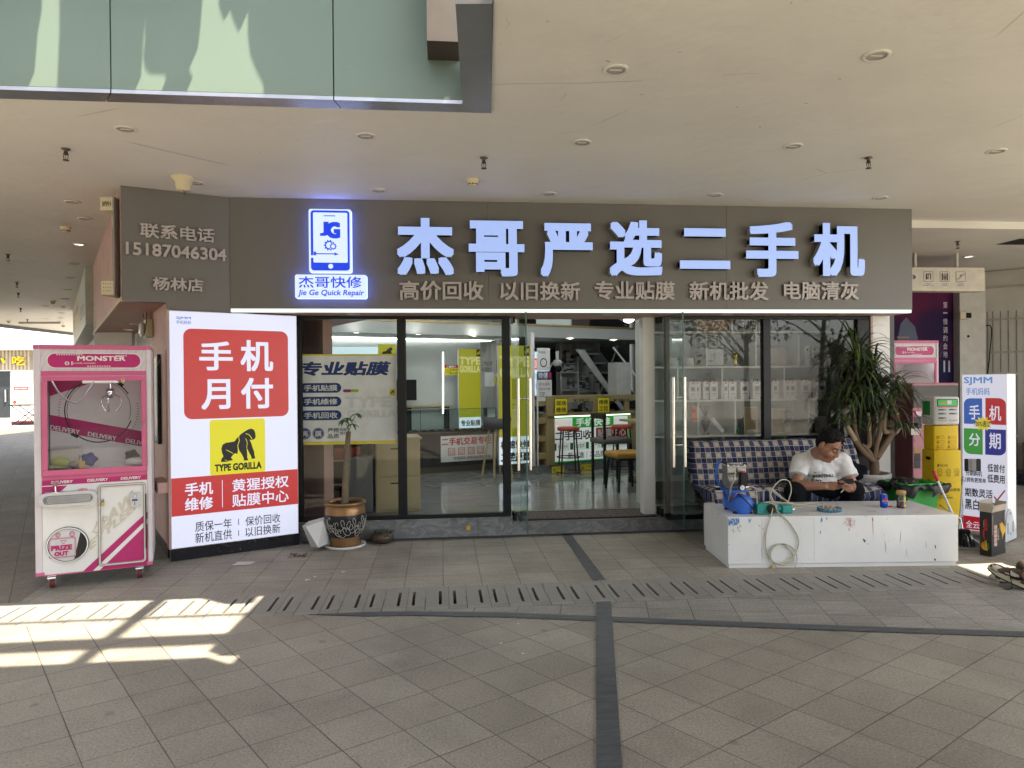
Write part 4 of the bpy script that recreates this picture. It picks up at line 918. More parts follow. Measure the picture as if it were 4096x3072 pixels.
# product rack beside the counter
rk = thing('leaflet_rack', 'narrow white leaflet rack with wooden trays left of the repair counter', 'rack', (at(5, 425, 1050, 10.95).x, 10.95, .25), CA)
mb = MB()
for x in (0, .25): mb.box(x, 0, 0, x+.02, .02, 1.45, m_white); mb.box(x, .2, 0, x+.02, .22, 1.45, m_white)
mb.build('upright', rk)
for z in (.1, .38, .66, .94): MB().box(.02, 0, z, .25, .2, z+.09, m_cw).build('tray', rk)
P = Panel(.27, .47, 66, 120, -.0, 1.02, -.004); P.rect(0, 0, 66, 120, Wp); P.rect(0, 0, 66, 34, Np); P.text('师傅', 6, 4, 48, 30, Wp, .02); P.rect(52, 4, 64, 28, Rp); P.text('技术服务', 8, 46, 58, 58, Rp); P.text('专业认证工程师', 6, 66, 60, 76, Np); P.text('工匠', 10, 84, 34, 104, Kp); P.build('leaflet', rk)
P = Panel(.24, .36, 66, 90, 0, 1.5, -.004); P.rect(0, 0, 66, 90, Wp); P.text('手机维修', 6, 12, 44, 22, Kp); P.ring(33, 58, 18, 4, Kp); P.build('leaflet', rk)

# far wall: lit recycling panel, shelves, stair
def d_rec(P):
    P.rect(0, 0, P.pw, P.ph, E('recycle_lit', (.62, .86, 1.0), .95)); P.rr(-20, 46, 72, 122, 8, E('recycle_red', (.85, .08, .04), .7)); P.text('回收', 2, 58, 66, 110, E('recycle_white', (1, 1, 1), 1)); P.frame(2, 150, 54, 180, 1.5, Np); P.text('正品配机', 6, 156, 50, 174, Np); P.text('快修', 4, 214, 72, 256, LB_)
poster('wall_lightbox', 'pale blue lit panel with a red heading beyond the leaflet rack', 'lightbox', 5, 405, 282, 498, 582, 13.6, .1, d_rec, t=.06)
cam_ = thing('security_camera', 'white dome security camera hanging in front of the back shelves', 'camera', at(5, 556, 278, 12.6))
MB().cyl((0, 0, 0), (0, 0, -.15), .03, m_white).build('stem', cam_); MB().ell((0, 0, -.22), (.085, .085, .07), m_white).build('housing', cam_); MB().ell((.02, -.02, -.32), (.065, .065, .065), m_black).build('dome', cam_); MB().tube([(-.08, 0, -.2), (-.14, 0, -.32)], .012, m_white).build('antenna', cam_)
p = at(5, 580, 600, 13.8); q = at(5, 850, 275, 13.8)
bs = thing('wall_shelves', 'grey white back wall shelves full of small boxed parts under the stair', 'shelves', (p.x, 13.8, p.z-.4), .12)
W, Hh = q.x-p.x, 2.35-(p.z-.4); mb = MB(); mb.box(0, .3, 0, W, .32, Hh, m_iwall)
xm = at(5, 700, 500, 13.8).x-p.x
for x in (0, xm, W-.02): mb.box(x, 0, 0, x+.025, .3, Hh, m_white)
zr = [at(5, 600, y, 13.8).z-(p.z-.4) for y in (418, 540)]; zr2 = at(5, 760, 548, 13.8).z-(p.z-.4)
for z in zr: mb.box(.026, 0, z-.02, xm-.001, .3, z, m_white)
mb.box(xm+.026, 0, zr2-.02, W-.021, .3, zr2, m_white); mb.build('frame', bs)
cols = [M('partbox_%d' % i, c, .5) for i, c in enumerate(((.55, .57, .58), (.06, .06, .07), (.32, .33, .35), (.12, .14, .18), (.45, .42, .38)))]
mb = MB(); rnd = random.Random(3)
def stack(xa, xb, z, zmax):
    x = xa
    while x < xb-.03:
        w_ = rnd.uniform(.03, .09); top = rnd.uniform(.4, 1)*zmax; zz = z
        while zz < z+top: h_ = rnd.uniform(.02, .045); mb.box(x, .02, zz, x+w_, .22, zz+h_-.002, rnd.choice(cols)); zz += h_
        x += w_+.003
stack(.03, xm-.02, zr[0], .42); stack(.2, xm-.02, zr[1], .2); stack(xm+.03, W-.2, zr2, .42); stack(xm+.03, xm+.3, .05, .35)
mb.build('boxed_part', bs, kind='stuff')
stc = thing('staircase', 'white sided staircase rising to the left behind the repair counter', 'staircase', (0, 13.0, 0))
def s3(x, y, Y=13.0): q = at(5, x, y, Y); return (q.x, q.z)
MB().prism([s3(682, 268), s3(742, 268), s3(1240, 1000), s3(1190, 1000), s3(1100, 830), s3(1000, 690)], 0, .05, M('stair_side', (.42, .43, .43), .4)).build('stringer', stc)
MB().prism([s3(742, 268), s3(880, 262), s3(1200, 660), s3(1240, 1000)], .5, .55, M('stair_dark', (.02, .02, .022), .5)).build('back_panel', stc)
mb = MB()
for i in range(11): x, z = s3(742+45*i, 290+64*i); mb.box(x, .06, z-.03, x+.3, .8, z, m_iwdark)
mb.build('tread', stc)
MB().prism([s3(878, 262), s3(890, 262), s3(1200, 650), s3(1196, 660)], -.6, -.56, m_white).build('handrail', stc)
o = MB().box(0, 0, 0, .3, .25, .55, M('boxed_phone', (.5, .5, .5), .4), bev=.004).build('display_stand', loc=(at(5, 962, 575, 11.6).x, 11.6, at(5, 962, 575, 11.6).z), rotz=CA); tag(o, 'upright white product box on the right end of the repair counter', 'box')

# stools, chairs, small table
m_seat_r = M('red_seat', (.50, .09, .055), .45); m_seat_o = M('orange_seat', (.55, .30, .06), .45); m_tub = M('black_tube', (.015, .015, .016), .35)
def red_stool(loc):
    t = thing('bar_stool', '', 'bar stool', loc); h = .74
    MB().lathe([(.0001, h), (.15, h), (.175, h-.012), (.18, h-.035), (.17, h-.06), (.0001, h-.06)], m_seat_r, 28).build('seat', t)
    for k in range(4):
        a = pi/4+k*pi/2; mb = MB(); mb.tube([(cos(a)*.14, sin(a)*.14, h-.05), (cos(a)*.20, sin(a)*.20, .0)], .012, m_tub, 8); mb.build('leg', t)
    for z, r in ((.025, .198), (.26, .185)): MB().tube([(cos(2*pi*k/24)*r, sin(2*pi*k/24)*r, z) for k in range(24)], .009, m_tub, 6, closed=True).build('foot_ring', t)
    return t
p = on(5, 635, 1105, ZI); s0 = red_stool(p); s0['label'] = 'red topped bar stool with black wire legs nearest the entrance mat'; s0['group'] = 'red bar stools'
p = on(5, 1000, 1080, ZI); dup(s0, p, label='red topped bar stool behind the dark chair at the counter', group='red bar stools')
p = on(5, 1070, 1245, ZI); t = thing('square_stool', 'orange square stool with black legs in the shop doorway', 'stool', (p.x, 9.2, ZI), .2)
MB().box(-.22, -.22, .44, .22, .22, .52, m_seat_o, bev=.03).build('seat', t)
MB().box(-.2, -.2, .415, .2, .2, .442, m_tub).build('seat_frame', t)
for sx in (-1, 1):
    for sy in (-1, 1): MB().tube([(sx*.17, sy*.17, .42), (sx*.20, sy*.20, 0)], .017, m_tub, 8).build('leg', t)
p = on(5, 985, 1190, ZI); t = thing('bar_chair', 'black framed chair with grey seat between the stools', 'chair', (p.x-.03, 9.95, ZI), .3)
MB().box(-.24, -.2, .56, .24, .22, .64, M('grey_seat', (.16, .165, .16), .7), bev=.03).build('seat', t)
for sx in (-1, 1):
    for sy in (-1, 1): MB().box(sx*.21-.016, sy*.17-.016, 0, sx*.21+.016, sy*.17+.016, .56 if sx > 0 else .96, m_tub).build('leg', t)
MB().box(-.235, -.2, .92, -.19, .2, 1.0, m_tub, bev=.012).build('backrest', t)
p = on(5, 1120, 1225, ZI); t = thing('small_table', 'small pale square table on one black post in the doorway', 'table', (2.98, 9.75, ZI), .2)
MB().box(-.36, -.3, .88, .36, .3, .905, m_wood, bev=.004).build('tabletop', t); MB().cyl((0, 0, 0), (0, 0, .88), .035, m_tub).build('post', t); MB().box(-.22, -.22, 0, .22, .22, .02, m_tub, bev=.004).build('foot', t)
t = thing('tissue_box', 'small white and teal tissue box on the pale table in the doorway', 'tissue box', (2.88, 9.7, ZI+.906), .2); MB().box(-.1, -.06, 0, .1, .06, .09, M('tissue_teal', (.10, .33, .30), .5), bev=.005).build('body', t); MB().box(-.1, -.062, .06, .1, .062, .092, Wp).build('lid', t)
p = on(4, 1420, 1120, ZI); t = thing('wooden_bar_chair', 'grey shell bar chair with pale wooden legs beside the display counter', 'bar chair', (p.x, p.y, ZI), .5)
mb = MB(); prof = [(.0001, .72), (.16, .73), (.21, .78), (.235, .90), (.225, .90), (.2, .80), (.15, .755), (.0001, .745)]; mb.lathe(prof, M('shell_grey', (.12, .12, .125), .6), 24); mb.build('seat', t)
for k in range(4): a = pi/4+k*pi/2; MB().tube([(cos(a)*.12, sin(a)*.12, .74), (cos(a)*.24, sin(a)*.24, 0)], .018, m_wood, 8).build('leg', t)
# door mat
m_mat, b_ = new_mat('patterned_mat'); pp = coords(m_mat); vo = nn(m_mat, 'ShaderNodeTexVoronoi'); vo.inputs['Scale'].default_value = 9; vo.inputs['Randomness'].default_value = .15; lk(m_mat, pp, vo.inputs['Vector'])
c_ = ramp(m_mat, vo.outputs['Distance'], ((.0, (.16, .11, .08)), (.3, (.09, .03, .03)), (.42, (.20, .17, .13)), (.5, (.035, .04, .06)), (.62, (.15, .12, .10)))); lk(m_mat, c_, b_.inputs['Base Color']); b_.inputs['Roughness'].default_value = .95
mb = MB(); mb.box(.80, 7.245, ZI+.0145, 2.28, 7.72, ZI+.024, M('mat_border', (.02, .022, .035), .95)); mb.box(.86, 7.29, ZI+.0243, 2.22, 7.67, ZI+.0265, m_mat); o = mb.build('door_mat'); tag(o, 'patterned dark doormat across the open doorway', 'doormat')
# ------------------------------------------------------------------ left: salon side wall and the passage
SA = atan2(-.887, .4617); SO = LPo.copy()
def sp_(k, x, y, O=None):
    O = O or SO; p = pln(k, x, y, O, SA)-O; return (p.x*cos(SA)+p.y*sin(SA), p.z)
sl = thing('salon_building', 'pink rendered salon wall with low soffit running back beside the passage', 'building', SO, SA)
s_end = sp_(9, 982, 1400)[0]
MB().box(s_end, 0, 2.335, -.002, .36, CZ-.002, m_pink).build('header', sl)
MB().box(s_end-.02, -.012, 2.325, -.0, .012, 2.36, M('wood_edge', (.48, .40, .28), .6)).build('edge_trim', sl)
PO = LBo.copy(); off = (PO-SO); n_s = Vector((-sin(SA), cos(SA), 0)); dpt = off.dot(n_s); s0_ = off.x*cos(SA)+off.y*sin(SA)
pe = sp_(9, 1600, 1480, PO)[0]
MB().box(s_end-.5, .361, 2.335, -.0, 2.6, 2.36, M('pink_recess_soffit', (.50, .33, .29), .7)).build('soffit', sl)
mb = MB(); mb.box(s0_+pe, dpt, .108, s0_-.13, dpt+.5, 2.334, m_pink); mb.box(s0_-.13, dpt-.014, .108, s0_-.001, dpt-.001, 2.262, m_pink); mb.build('pillar', sl)
mb = MB(); mb.box(s0_+pe, dpt-.005, 0, s0_-.155, dpt+.5, .1075, m_bmarb); mb.build('plinth', sl)
mb = MB(); mb.box(s_end-.4, dpt+1.5, 0, s0_-.3, dpt+1.6, 2.335, m_pink); mb.box(s0_+pe, dpt+.501, 0, s0_+pe+.08, dpt+1.5, 2.335, m_pink); mb.build('wall', sl)
q0 = sp_(9, 1060, 1500, SO+n_s*(dpt+1.45))[0]; q1 = sp_(9, 1285, 1500, SO+n_s*(dpt+1.45))[0]
MB().box(q0, dpt+1.44, 0, q1, dpt+1.495, 2.33, M('salon_glass_grey', (.30, .30, .28), .15)).build('window', sl)
mb = MB(); mb.box(q1-.12, dpt+1.42, 0, q1-.04, dpt+1.438, 2.33, m_black); mb.build('window_bar', sl)
MB().box(sp_(1, 965, 975, PO)[0]+s0_-.25, dpt-.10, sp_(1, 940, 1003, PO)[1], s0_-.02, dpt-.001, sp_(1, 940, 945, PO)[1], m_pink, bev=.006).build('ledge', sl)
for x, y, lit in ((1355, 1445, 1), (1430, 1385, 0)):
    p = on(9, x, y, 2.333)
    o = (dup(dlon, p, label='lit downlight under the low pink soffit beside the lightbox') if lit else dup(dl, p, label='unlit downlight under the low pink soffit beside the lightbox')); o['group'] = 'salon soffit lights'
# framed dark poster on the pillar
a, b = sp_(1, 880, 255, PO), sp_(1, 935, 760, PO)
fr = MB(); fr.box(a[0], 0, b[1], b[0], .03, a[1], m_black, bev=.004); o = fr.build('picture_frame', loc=PO+n_s*(-.035), rotz=SA); tag(o, 'dark framed poster on the pink pillar behind the claw machine', 'picture frame')
P = Panel(b[0]-a[0]-.06, a[1]-b[1]-.06, 10, 20, a[0]+.03, b[1]+.03, -.001); P.rect(0, 0, 10, 20, M('poster_dark', (.05, .045, .05), .2)); P.rect(6, 2, 9.5, 19, M('poster_pale', (.30, .28, .28), .4)); P.build('print', o)
# emergency light
a, b = sp_(9, 1562, 1365, PO), sp_(9, 1640, 1512, PO)
em = thing('emergency_light', 'old white emergency light box with loose wires on the pink pillar beside the lightbox', 'emergency light', PO+n_s*(-.001)+Vector((0, 0, b[1])), SA)
xc = (a[0]+b[0])/2; hh = a[1]-b[1]
MB().box(xc-.10, -.07, 0, xc+.10, -.0, hh, m_cream, bev=.01).build('housing', em); MB().box(xc-.085, -.12, .01, xc+.085, -.0705, hh-.03, M('frosted_lens', (.55, .55, .50), .15), bev=.03).build('lens', em)
mb = MB(); mb.box(xc+.02, -.03, hh, xc+.06, -.005, hh+.26, M('raw_wood', (.36, .25, .16), .7)); mb.box(xc-.08, -.04, hh+.10, xc+.02, -.02, hh+.125, M('raw_wood', (.36, .25, .16), .7)); mb.build('bracket', em)
mb = MB(); mb.tube(spline([(xc+.05, -.03, hh+.24), (xc-.10, -.06, hh+.16), (xc-.16, -.05, hh+.22), (xc-.02, -.08, hh+.02)], 5), .004, m_black, 5); mb.tube(spline([(xc+.05, -.03, hh+.20), (xc+.12, -.06, hh+.08), (xc+.09, -.07, hh-.1), (xc+.03, -.1, .0)], 5), .004, m_black, 5)
for k in range(5): mb.tube([(xc-.02, -.03, hh), (xc-.12+.05*k, -.06, hh+.18+.02*(k % 2))], .006, M('raw_wood', (.36, .25, .16), .7), 5)
mb.build('wire', em)
# upright HAIR lightbox hung upside down
pA, pB = at(9, 1050, 55, 6.5), at(9, 1190, 1078, 6.5); W, Hh = pB.x-pA.x, pA.z-pB.z
hb = thing('hair_lightbox', 'upright hollow cream and grey sign box with HAIR upside down at its top', 'sign', (pA.x, 6.5, pB.z))
m_hg = M('sign_grey_metal', (.30, .29, .28), .5); m_hc = M('sign_cream', (.58, .53, .38), .55)
zt, zb = Hh-(190-55)/1023*Hh, (1078-935)/1023*Hh
MB().box(0, .002, zt, W, .30, Hh, m_hc).build('cap', hb); MB().box(0, .002, 0, W, .30, zb, m_hc).build('cap', hb)
mb = MB(); mb.box(W+.001, 0, -.02, W+.012, .33, Hh+.01, m_hg); mb.box(0, .28, zb, W, .30, zt, m_pink); mb.box(W*.55, .1, zb+.001, W-.03, .11, zt-.001, M('old_green_glass', (.10, .13, .11), .2)); mb.build('side', hb)
mb = MB(); mb.tube([(W*.62, .08, zt), (W*.9, .08, zb+.2), (W*.72, .08, zb)], .006, m_cream, 5); mb.build('wire', hb)
P = Panel(W, zt and Hh-zt, 135, 135, 0, zt, .001)
vs, fs = glyphs('HAIR', 0, 3); P.n += 1
ax, bx = min(q[0] for q in vs), max(q[0] for q in vs); az, bz = min(q[1] for q in vs), max(q[1] for q in vs)
P.mb.add([(P.X(118-(q[0]-ax)/(bx-ax)*98), -.001, P.Z(40+(q[1]-az)/(bz-az)*55)) for q in vs], fs, Kp); P.build('lettering', hb)
P = Panel(W, zb, 135, 143, 0, 0, .001)
for i in range(4):
    for j in range(3):
        cx, cy = 28+25*i, 28+38*j; y = P.y-.0004
        P.poly([(cx+(8 if k % 2 == 0 else 3.4)*sin(pi*k/5), cy+(8 if k % 2 == 0 else 3.4)*cos(pi*k/5)) for k in range(10)], Kp, y)
P.build('star_print', hb)
# next shops along the passage
a, b = sp_(9, 818, 1420), sp_(9, 983, 1150)
ns = thing('passage_shop_sign', 'pale green and cream shop sign box further down the passage', 'sign', SO, SA)
zt = CZ-.002; zb = sp_(9, 983, 1395)[1]
mb = MB(); mb.box(a[0], -.10, zb, s_end-.005, .3, zt, M('pale_green_panel', (.50, .54, .48), .5)); mb.build('box', ns)
xm = sp_(9, 905, 1300)[0]
P = Panel(xm-a[0]-.1, (zt-zb)*.78, 10, 10, a[0]+.05, zb+.08, -.101); P.rect(0, 0, 10, 10, M('sign_straw', (.56, .50, .30), .5))
for i in range(4): P.text('美发', 2.1, .8+2.2*i, 4.6, 2.6+2.2*i, Kp)
P.text('造型设计', 5.4, 1.5, 8.8, 3.4, Kp); P.build('print', ns)
P = Panel(s_end-xm-.1, (zt-zb)*.78, 10, 10, xm+.05, zb+.08, -.1015)
for i in range(6): P.text('造', 1+1.4*i, 4.2+.3*i, 2+1.4*i, 8+.1*i, Kp)
P.build('print', ns)
mb = MB(); mb.box(a[0]-1, .15, 0, s_end-.4, .3, zb, M('passage_grey_wall', (.34, .33, .31), .6)); w_ = mb.build('wall', loc=SO, rotz=SA, kind='structure')
mb = MB(); q = sp_(9, 1050, 1560); mb.box(0, 0, 0, .5, .14, .55, m_white, bev=.005); o = mb.build('hanging_sign', loc=at(9, 985, 1612, 10.5), rotz=.1); tag(o, 'small white hanging sign under the salon soffit', 'sign')

# far snack shop across the sunny yard
FYR = 31.0
fx0, fx1 = at(1, 0, 500, FYR).x, at(1, 200, 500, FYR).x; zs = lambda y: at(1, 100, y, FYR).z
sn = thing('snack_shop', 'low sunlit snack shop with board sign and yellow characters beyond the passage', 'shop', (fx0, FYR, 0))
W = fx1-fx0
m_fw = M('far_white_wall', (.72, .70, .66), .7)
MB().box(-6, 0, 0, W+7, .3, zs(335), m_fw).build('wall', sn)
m_board, b_ = new_mat('weathered_boards'); pp = coords(m_board); wv = nn(m_board, 'ShaderNodeTexWave'); wv.inputs['Scale'].default_value = 2.2; wv.inputs['Distortion'].default_value = .6; lk(m_board, pp, wv.inputs['Vector'])
lk(m_board, ramp(m_board, wv.outputs['Fac'], ((.1, (.20, .16, .11)), (.5, (.36, .30, .21)), (.95, (.44, .38, .28)))), b_.inputs['Base Color']); b_.inputs['Roughness'].default_value = .8
MB().box(-6, -.15, zs(332), at(1, 184, 300, FYR).x-fx0, .2, zs(218), m_board).build('sign_board', sn)
MB().box(-6, -.5, zs(218), W+7, .4, zs(212), m_fw).build('roof', sn)
yel = M('yellow_letter', (.75, .50, .03), .5)
for tx, x0, x1 in (('小', -52, 30), ('吃', 70, 145)):
    mb = MB(); a, b = at(1, x0, 305, FYR-.2), at(1, x1, 250, FYR-.2); write(mb, tx, a.x-fx0, a.z, b.x-fx0, b.z, -.16, yel, .03, .06); mb.build('character', sn)
MB().box(-6, -.03, zs(605), at(1, 60, 500, FYR).x-fx0, -.002, zs(340), M('far_door_dark', (.03, .035, .04), .2)).build('door', sn)
mb = MB(); mb.box(at(1, 36, 500, FYR).x-fx0, -.10, zs(515), at(1, 44, 500, FYR).x-fx0, -.05, zs(445), m_steel); mb.build('handle', sn)
P = Panel(at(1, 165, 440, FYR).x-at(1, 80, 440, FYR).x, zs(430)-zs(448), 10, 3, at(1, 80, 440, FYR).x-fx0, zs(448), -.02); P.rect(0, 0, 10, 3, Rp); P.text('招牌米线 现煮现卖', .8, .8, 9.2, 2.2, Wp); P.build('notice', sn)
P = Panel(at(1, 180, 500, FYR).x-at(1, 68, 500, FYR).x, zs(462)-zs(535), 112, 73, at(1, 68, 500, FYR).x-fx0, zs(535), -.02); P.rect(0, 0, 112, 73, M('poster_buff', (.55, .46, .36), .5)); P.text('小锅米线', 28, 4, 90, 20, Kp); P.text('凉鸡米线', 20, 34, 60, 50, Kp); P.text('小锅米线', 62, 46, 104, 62, Kp); P.circ(18, 56, 10, Rp); P.build('menu_poster', sn)
MB().box(-6, -1.2, 0, at(1, 75, 640, FYR).x-fx0, -.0, zs(610), M('far_step', (.30, .29, .27), .7)).build('step', sn)
o = MB().box(0, 0, 0, 2.0, .8, zs(620), M('maroon_bench', (.20, .05, .05), .6), bev=.03).build('bench', loc=(at(1, 80, 650, FYR-1).x, FYR-1.2, 0)); tag(o, 'low maroon bench in front of the far snack shop', 'bench')
# dark metal table beside it
t = thing('folding_table', 'small dark folding table in front of the far snack shop', 'table', (at(1, 175, 650, FYR-1.5).x, FYR-1.6, 0)); MB().box(-.6, -.3, .78, .6, .3, .82, m_black).build('tabletop', t)
mb = MB()
for s in (-1, 1): mb.tube([(-.5, s*.25, 0), (.5, s*.25, .78)], .02, m_black, 5); mb.tube([(.5, s*.25, 0), (-.5, s*.25, .78)], .02, m_black, 5)
mb.build('leg', t)
# plain building mass far behind on the left so that the passage closes
o = MB().box(-60, 34, 0, -24, 40, 6, m_fw).build('far_building'); tag(o, 'plain pale building beyond the snack shop at the far left', 'building')

# ------------------------------------------------------------------ right: bay beside the shop
RY = 10.3
a, b = at(10, 318, 960, RY), at(10, 648, 960, RY)
m_purp, b_ = new_mat('purple_poster'); pp = coords(m_purp)
g = nn(m_purp, 'ShaderNodeTexNoise'); g.inputs['Scale'].default_value = .9; lk(m_purp, pp, g.inputs['Vector'])
lk(m_purp, ramp(m_purp, g.outputs['Fac'], ((.36, (.012, .008, .05)), (.5, (.03, .008, .05)), (.62, (.09, .01, .05)))), b_.inputs['Base Color']); b_.inputs['Roughness'].default_value = .6; b_.inputs['Specular IOR Level'].default_value = .12
bay = thing('purple_poster_wall', 'dark purple poster front with a column of pale characters in the right bay', 'poster wall', (4.95, RY, 0))
wx = b.x-4.95; MB().box(0, 0, 0, wx, .1, 3.2, m_purp).build('board', bay)
P = Panel(wx, 3.0, wx, 3.0, 0, 0, -.001)
cs = '第一情调约会地'
lett = M('pale_lilac_letter', (.42, .40, .50), .5)
for i, ch in enumerate(cs):
    ys = ((1052, 1105), (1138, 1150), (1190, 1242), (1260, 1312), (1328, 1378), (1395, 1448), (1462, 1514))[i]
    p, q = at(10, 565, ys[1], RY), at(10, 600, ys[0], RY); P.text(ch, p.x-4.95, 3-q.z, q.x-4.95, 3-p.z, lett, .01)
for x0 in (567, 607): p, q = at(10, x0, 1635, RY), at(10, x0+13, 1540, RY); P.rect(p.x-4.95, 3-q.z, q.x-4.95, 3-p.z, lett)
p, q = at(10, 185, 1370, RY), at(10, 330, 1180, RY)
P.poly([(p.x-4.95, 3-p.z), (p.x-4.95+.05, 3-q.z+.1), ((p.x+q.x)/2-4.95, 3-q.z), (q.x-4.95, 3-q.z+.15), (q.x-4.95+.05, 3-p.z)], M('poster_blue_shape', (.03, .04, .10), .4))
for i in range(7): P.rect(q.x-4.95+.02*i-.3, 3-q.z+.3+.06*i, q.x-4.95-.1, 3-q.z+.33+.06*i, M('poster_tan_shape', (.16, .10, .05), .4))
P.build('print', bay)
a, b, c = at(10, 650, 1000, RY), at(10, 868, 1000, RY), at(10, 905, 1000, RY)
m_bayw = M('bay_grey_wall', (.47, .46, .44), .6, grime=.15)
pl = thing('bay_pillar', 'grey white pillar beside the purple poster wall', 'pillar', (a.x, RY, 0)); MB().box(.0, -.12, 0, b.x-a.x, .3, 3.24, m_bayw).build('shaft', pl); MB().box(0, -.135, 0, .12, -.1205, 3.24, m_bayw).build('edge', pl)
p, q = at(10, 680, 1200, RY-.13), at(10, 758, 1138, RY-.13); t = thing('wall_socket_box', 'small beige electrical box on the grey pillar', 'electrical box', (p.x, RY-.12, p.z)); MB().box(0, -.08, 0, q.x-p.x, 0, q.z-p.z, M('beige_box', (.50, .46, .36), .5), bev=.006).build('housing', t); MB().box(.1, -.09, .02, .18, -.0805, .1, m_dark).build('opening', t)
o = MB().lathe([(.0001, 0), (.02, 0), (.02, .004)], m_dark, 12).build('wall_hole', loc=at(10, 773, 1338, RY-.125), rot=(pi/2, 0, 0)); tag(o, 'small dark hole in the grey pillar', 'hole')
GA = radians(-48.4); g0 = at(10, 868, 1000, RY); g0.z = 0
m_gridw, b_ = new_mat('panelled_wall'); lk(m_gridw, ramp(m_gridw, noise(m_gridw, coords(m_gridw), 3, 6), ((.3, (.44, .43, .40)), (.7, (.52, .51, .48)))), b_.inputs['Base Color']); b_.inputs['Roughness'].default_value = .45
gw = thing('panelled_wall', 'pale tiled wall with upright dark joints at the right edge', 'wall', g0, GA)
def gp(x, y, k=10): p = pln(k, x, y, g0, GA)-g0; return (p.x*cos(GA)+p.y*sin(GA), p.z)
ztop = gp(1000, 800)[1]
MB().box(0, 0, 0, 5, .15, ztop, m_gridw).build('board', gw)
MB().box(0, -.05, ztop, 5, .15, 3.26, M('bay_beam_grey', (.30, .29, .28), .5)).build('lintel', gw)
m_jt = M('joint_grey', (.22, .22, .21), .6); P = Panel(5, ztop, 5, ztop, 0, 0, -.001)
xs = [gp(x, 1100)[0] for x in (932, 976, 1041, 1106, 1174)]; dx = xs[-1]-xs[-2]
xs += [xs[-1]+dx*(i+1) for i in range(9)]
for x in xs:
    for z0, z1 in ((2.62, 1.66), (1.62, .7), (.66, .05)): P.rect(x-.008, ztop-z0, x+.008, ztop-z1, m_jt)
for y in (1195, 930, 1465):
    z = gp(940, y)[1]; P.rect(0, ztop-z, 5, ztop-z+.03, M('joint_pale', (.38, .36, .33), .6))
P.build('joint', gw)
mb = MB(); mb.tube(spline([(.08, -.03, 2.4), (.16, -.04, 2.35), (.13, -.03, 1.9), (.10, -.03, 1.5), (.14, -.03, 1.0), (.06, -.03, .2)], 6), .008, m_dark, 6); mb.build('cable', gw)
# hanging exit sign
HY = 8.72; a, b = at(10, 250, 962, HY), at(10, 912, 768, HY)
hs = thing('hanging_direction_sign', 'cream hanging direction sign with exit, lift and escalator pictograms', 'sign', (a.x, HY, a.z))
W, Hh = b.x-a.x, b.z-a.z; m_sgn = M('sign_ivory', (.60, .555, .47), .45); m_sgf = M('sign_face', (.56, .53, .48), .4, grime=.12)
MB().box(0, .003, 0, W, .16, Hh, m_sgn, bev=.008).build('box', hs)
P = Panel(W, Hh, 662, 194, 0, 0, .001); P.rect(20, 16, 632, 172, m_sgf)
for cx, nm, zh in ((191, 'EMERGENCY EXIT', '紧急出口'), (325, 'ELEVATOR', '电梯'), (458, 'ESCALATOR', '自动扶梯')):
    P.rr(cx-40, 35, cx+40, 118, 6, Kp); P.rr(cx-37, 38, cx+37, 115, 4, m_sgf); P.text(zh, cx-20, 130, cx+20, 140, Kp); P.text(nm, cx-(47 if len(nm) > 10 else 30), 143, cx+(47 if len(nm) > 10 else 30), 152, Kp)
P.rect(170, 52, 212, 100, Kp); P.rect(180, 60, 204, 100, m_sgf); P.circ(190, 66, 4, Kp); P.line([(188, 70), (186, 84), (178, 98)], 5, Kp); P.line([(186, 84), (196, 98)], 5, Kp); P.line([(182, 76), (198, 74)], 4, Kp)
P.rect(300, 48, 308, 108, Kp); P.rect(342, 48, 350, 108, Kp); P.frame(313, 60, 337, 98, 2, Kp); P.circ(325, 54, 4, Kp); P.circ(325, 104, 4, Kp); P.circ(325, 68, 3.5, Kp); P.rect(320, 73, 330, 94, Kp)
P.line([(424, 94), (440, 94), (476, 58), (492, 58)], 10, Kp); P.line([(424, 94), (440, 94), (476, 58), (492, 58)], 5, m_sgf); P.line([(452, 58), (452, 74)], 4, Kp); P.line([(64, 66), (82, 82), (64, 96)], 9, Kp); P.build('pictogram', hs)
mb = MB(); p = at(10, 715, 760, HY); mb.cyl((p.x-a.x, .08, Hh), (p.x-a.x, .08, RZ-a.z), .02, M('rod_white', (.55, .54, .5), .4)); mb.cyl((.2, .08, Hh), (.2, .08, RZ-a.z), .02, M('rod_white', (.55, .54, .5), .4)); mb.build('rod', hs)
# brown shelf and dark skirting seen past the standing sign
o = MB().box(0, 0, 0, .9, .4, .5, M('cardboard_brown', (.28, .17, .09), .7), bev=.01).build('cardboard_box', loc=gw.location+dirv(GA)*1.0+Vector((sin(GA), -cos(GA), 0))*.45+Vector((0, 0, .62)), rotz=GA); tag(o, 'brown cardboard boxes at the right edge behind the white standing sign', 'box')
o = MB().box(.5, -.6, 0, 4, -.03, .18, m_bmarb).build('stone_step', loc=g0, rotz=GA); tag(o, 'black stone step along the pale tiled wall at the right edge', 'step')
o = MB().box(.6, -.5, .19, 3, -.1, .62, M('dark_cabinet', (.06, .045, .04), .6)).build('low_cabinet', loc=g0, rotz=GA); tag(o, 'dark low cabinet under the cardboard boxes at the right edge', 'cabinet')
# closing walls behind the shop
wall((4.95, 12.2), (14, 12.2), 0, 3.3, m_bayw)

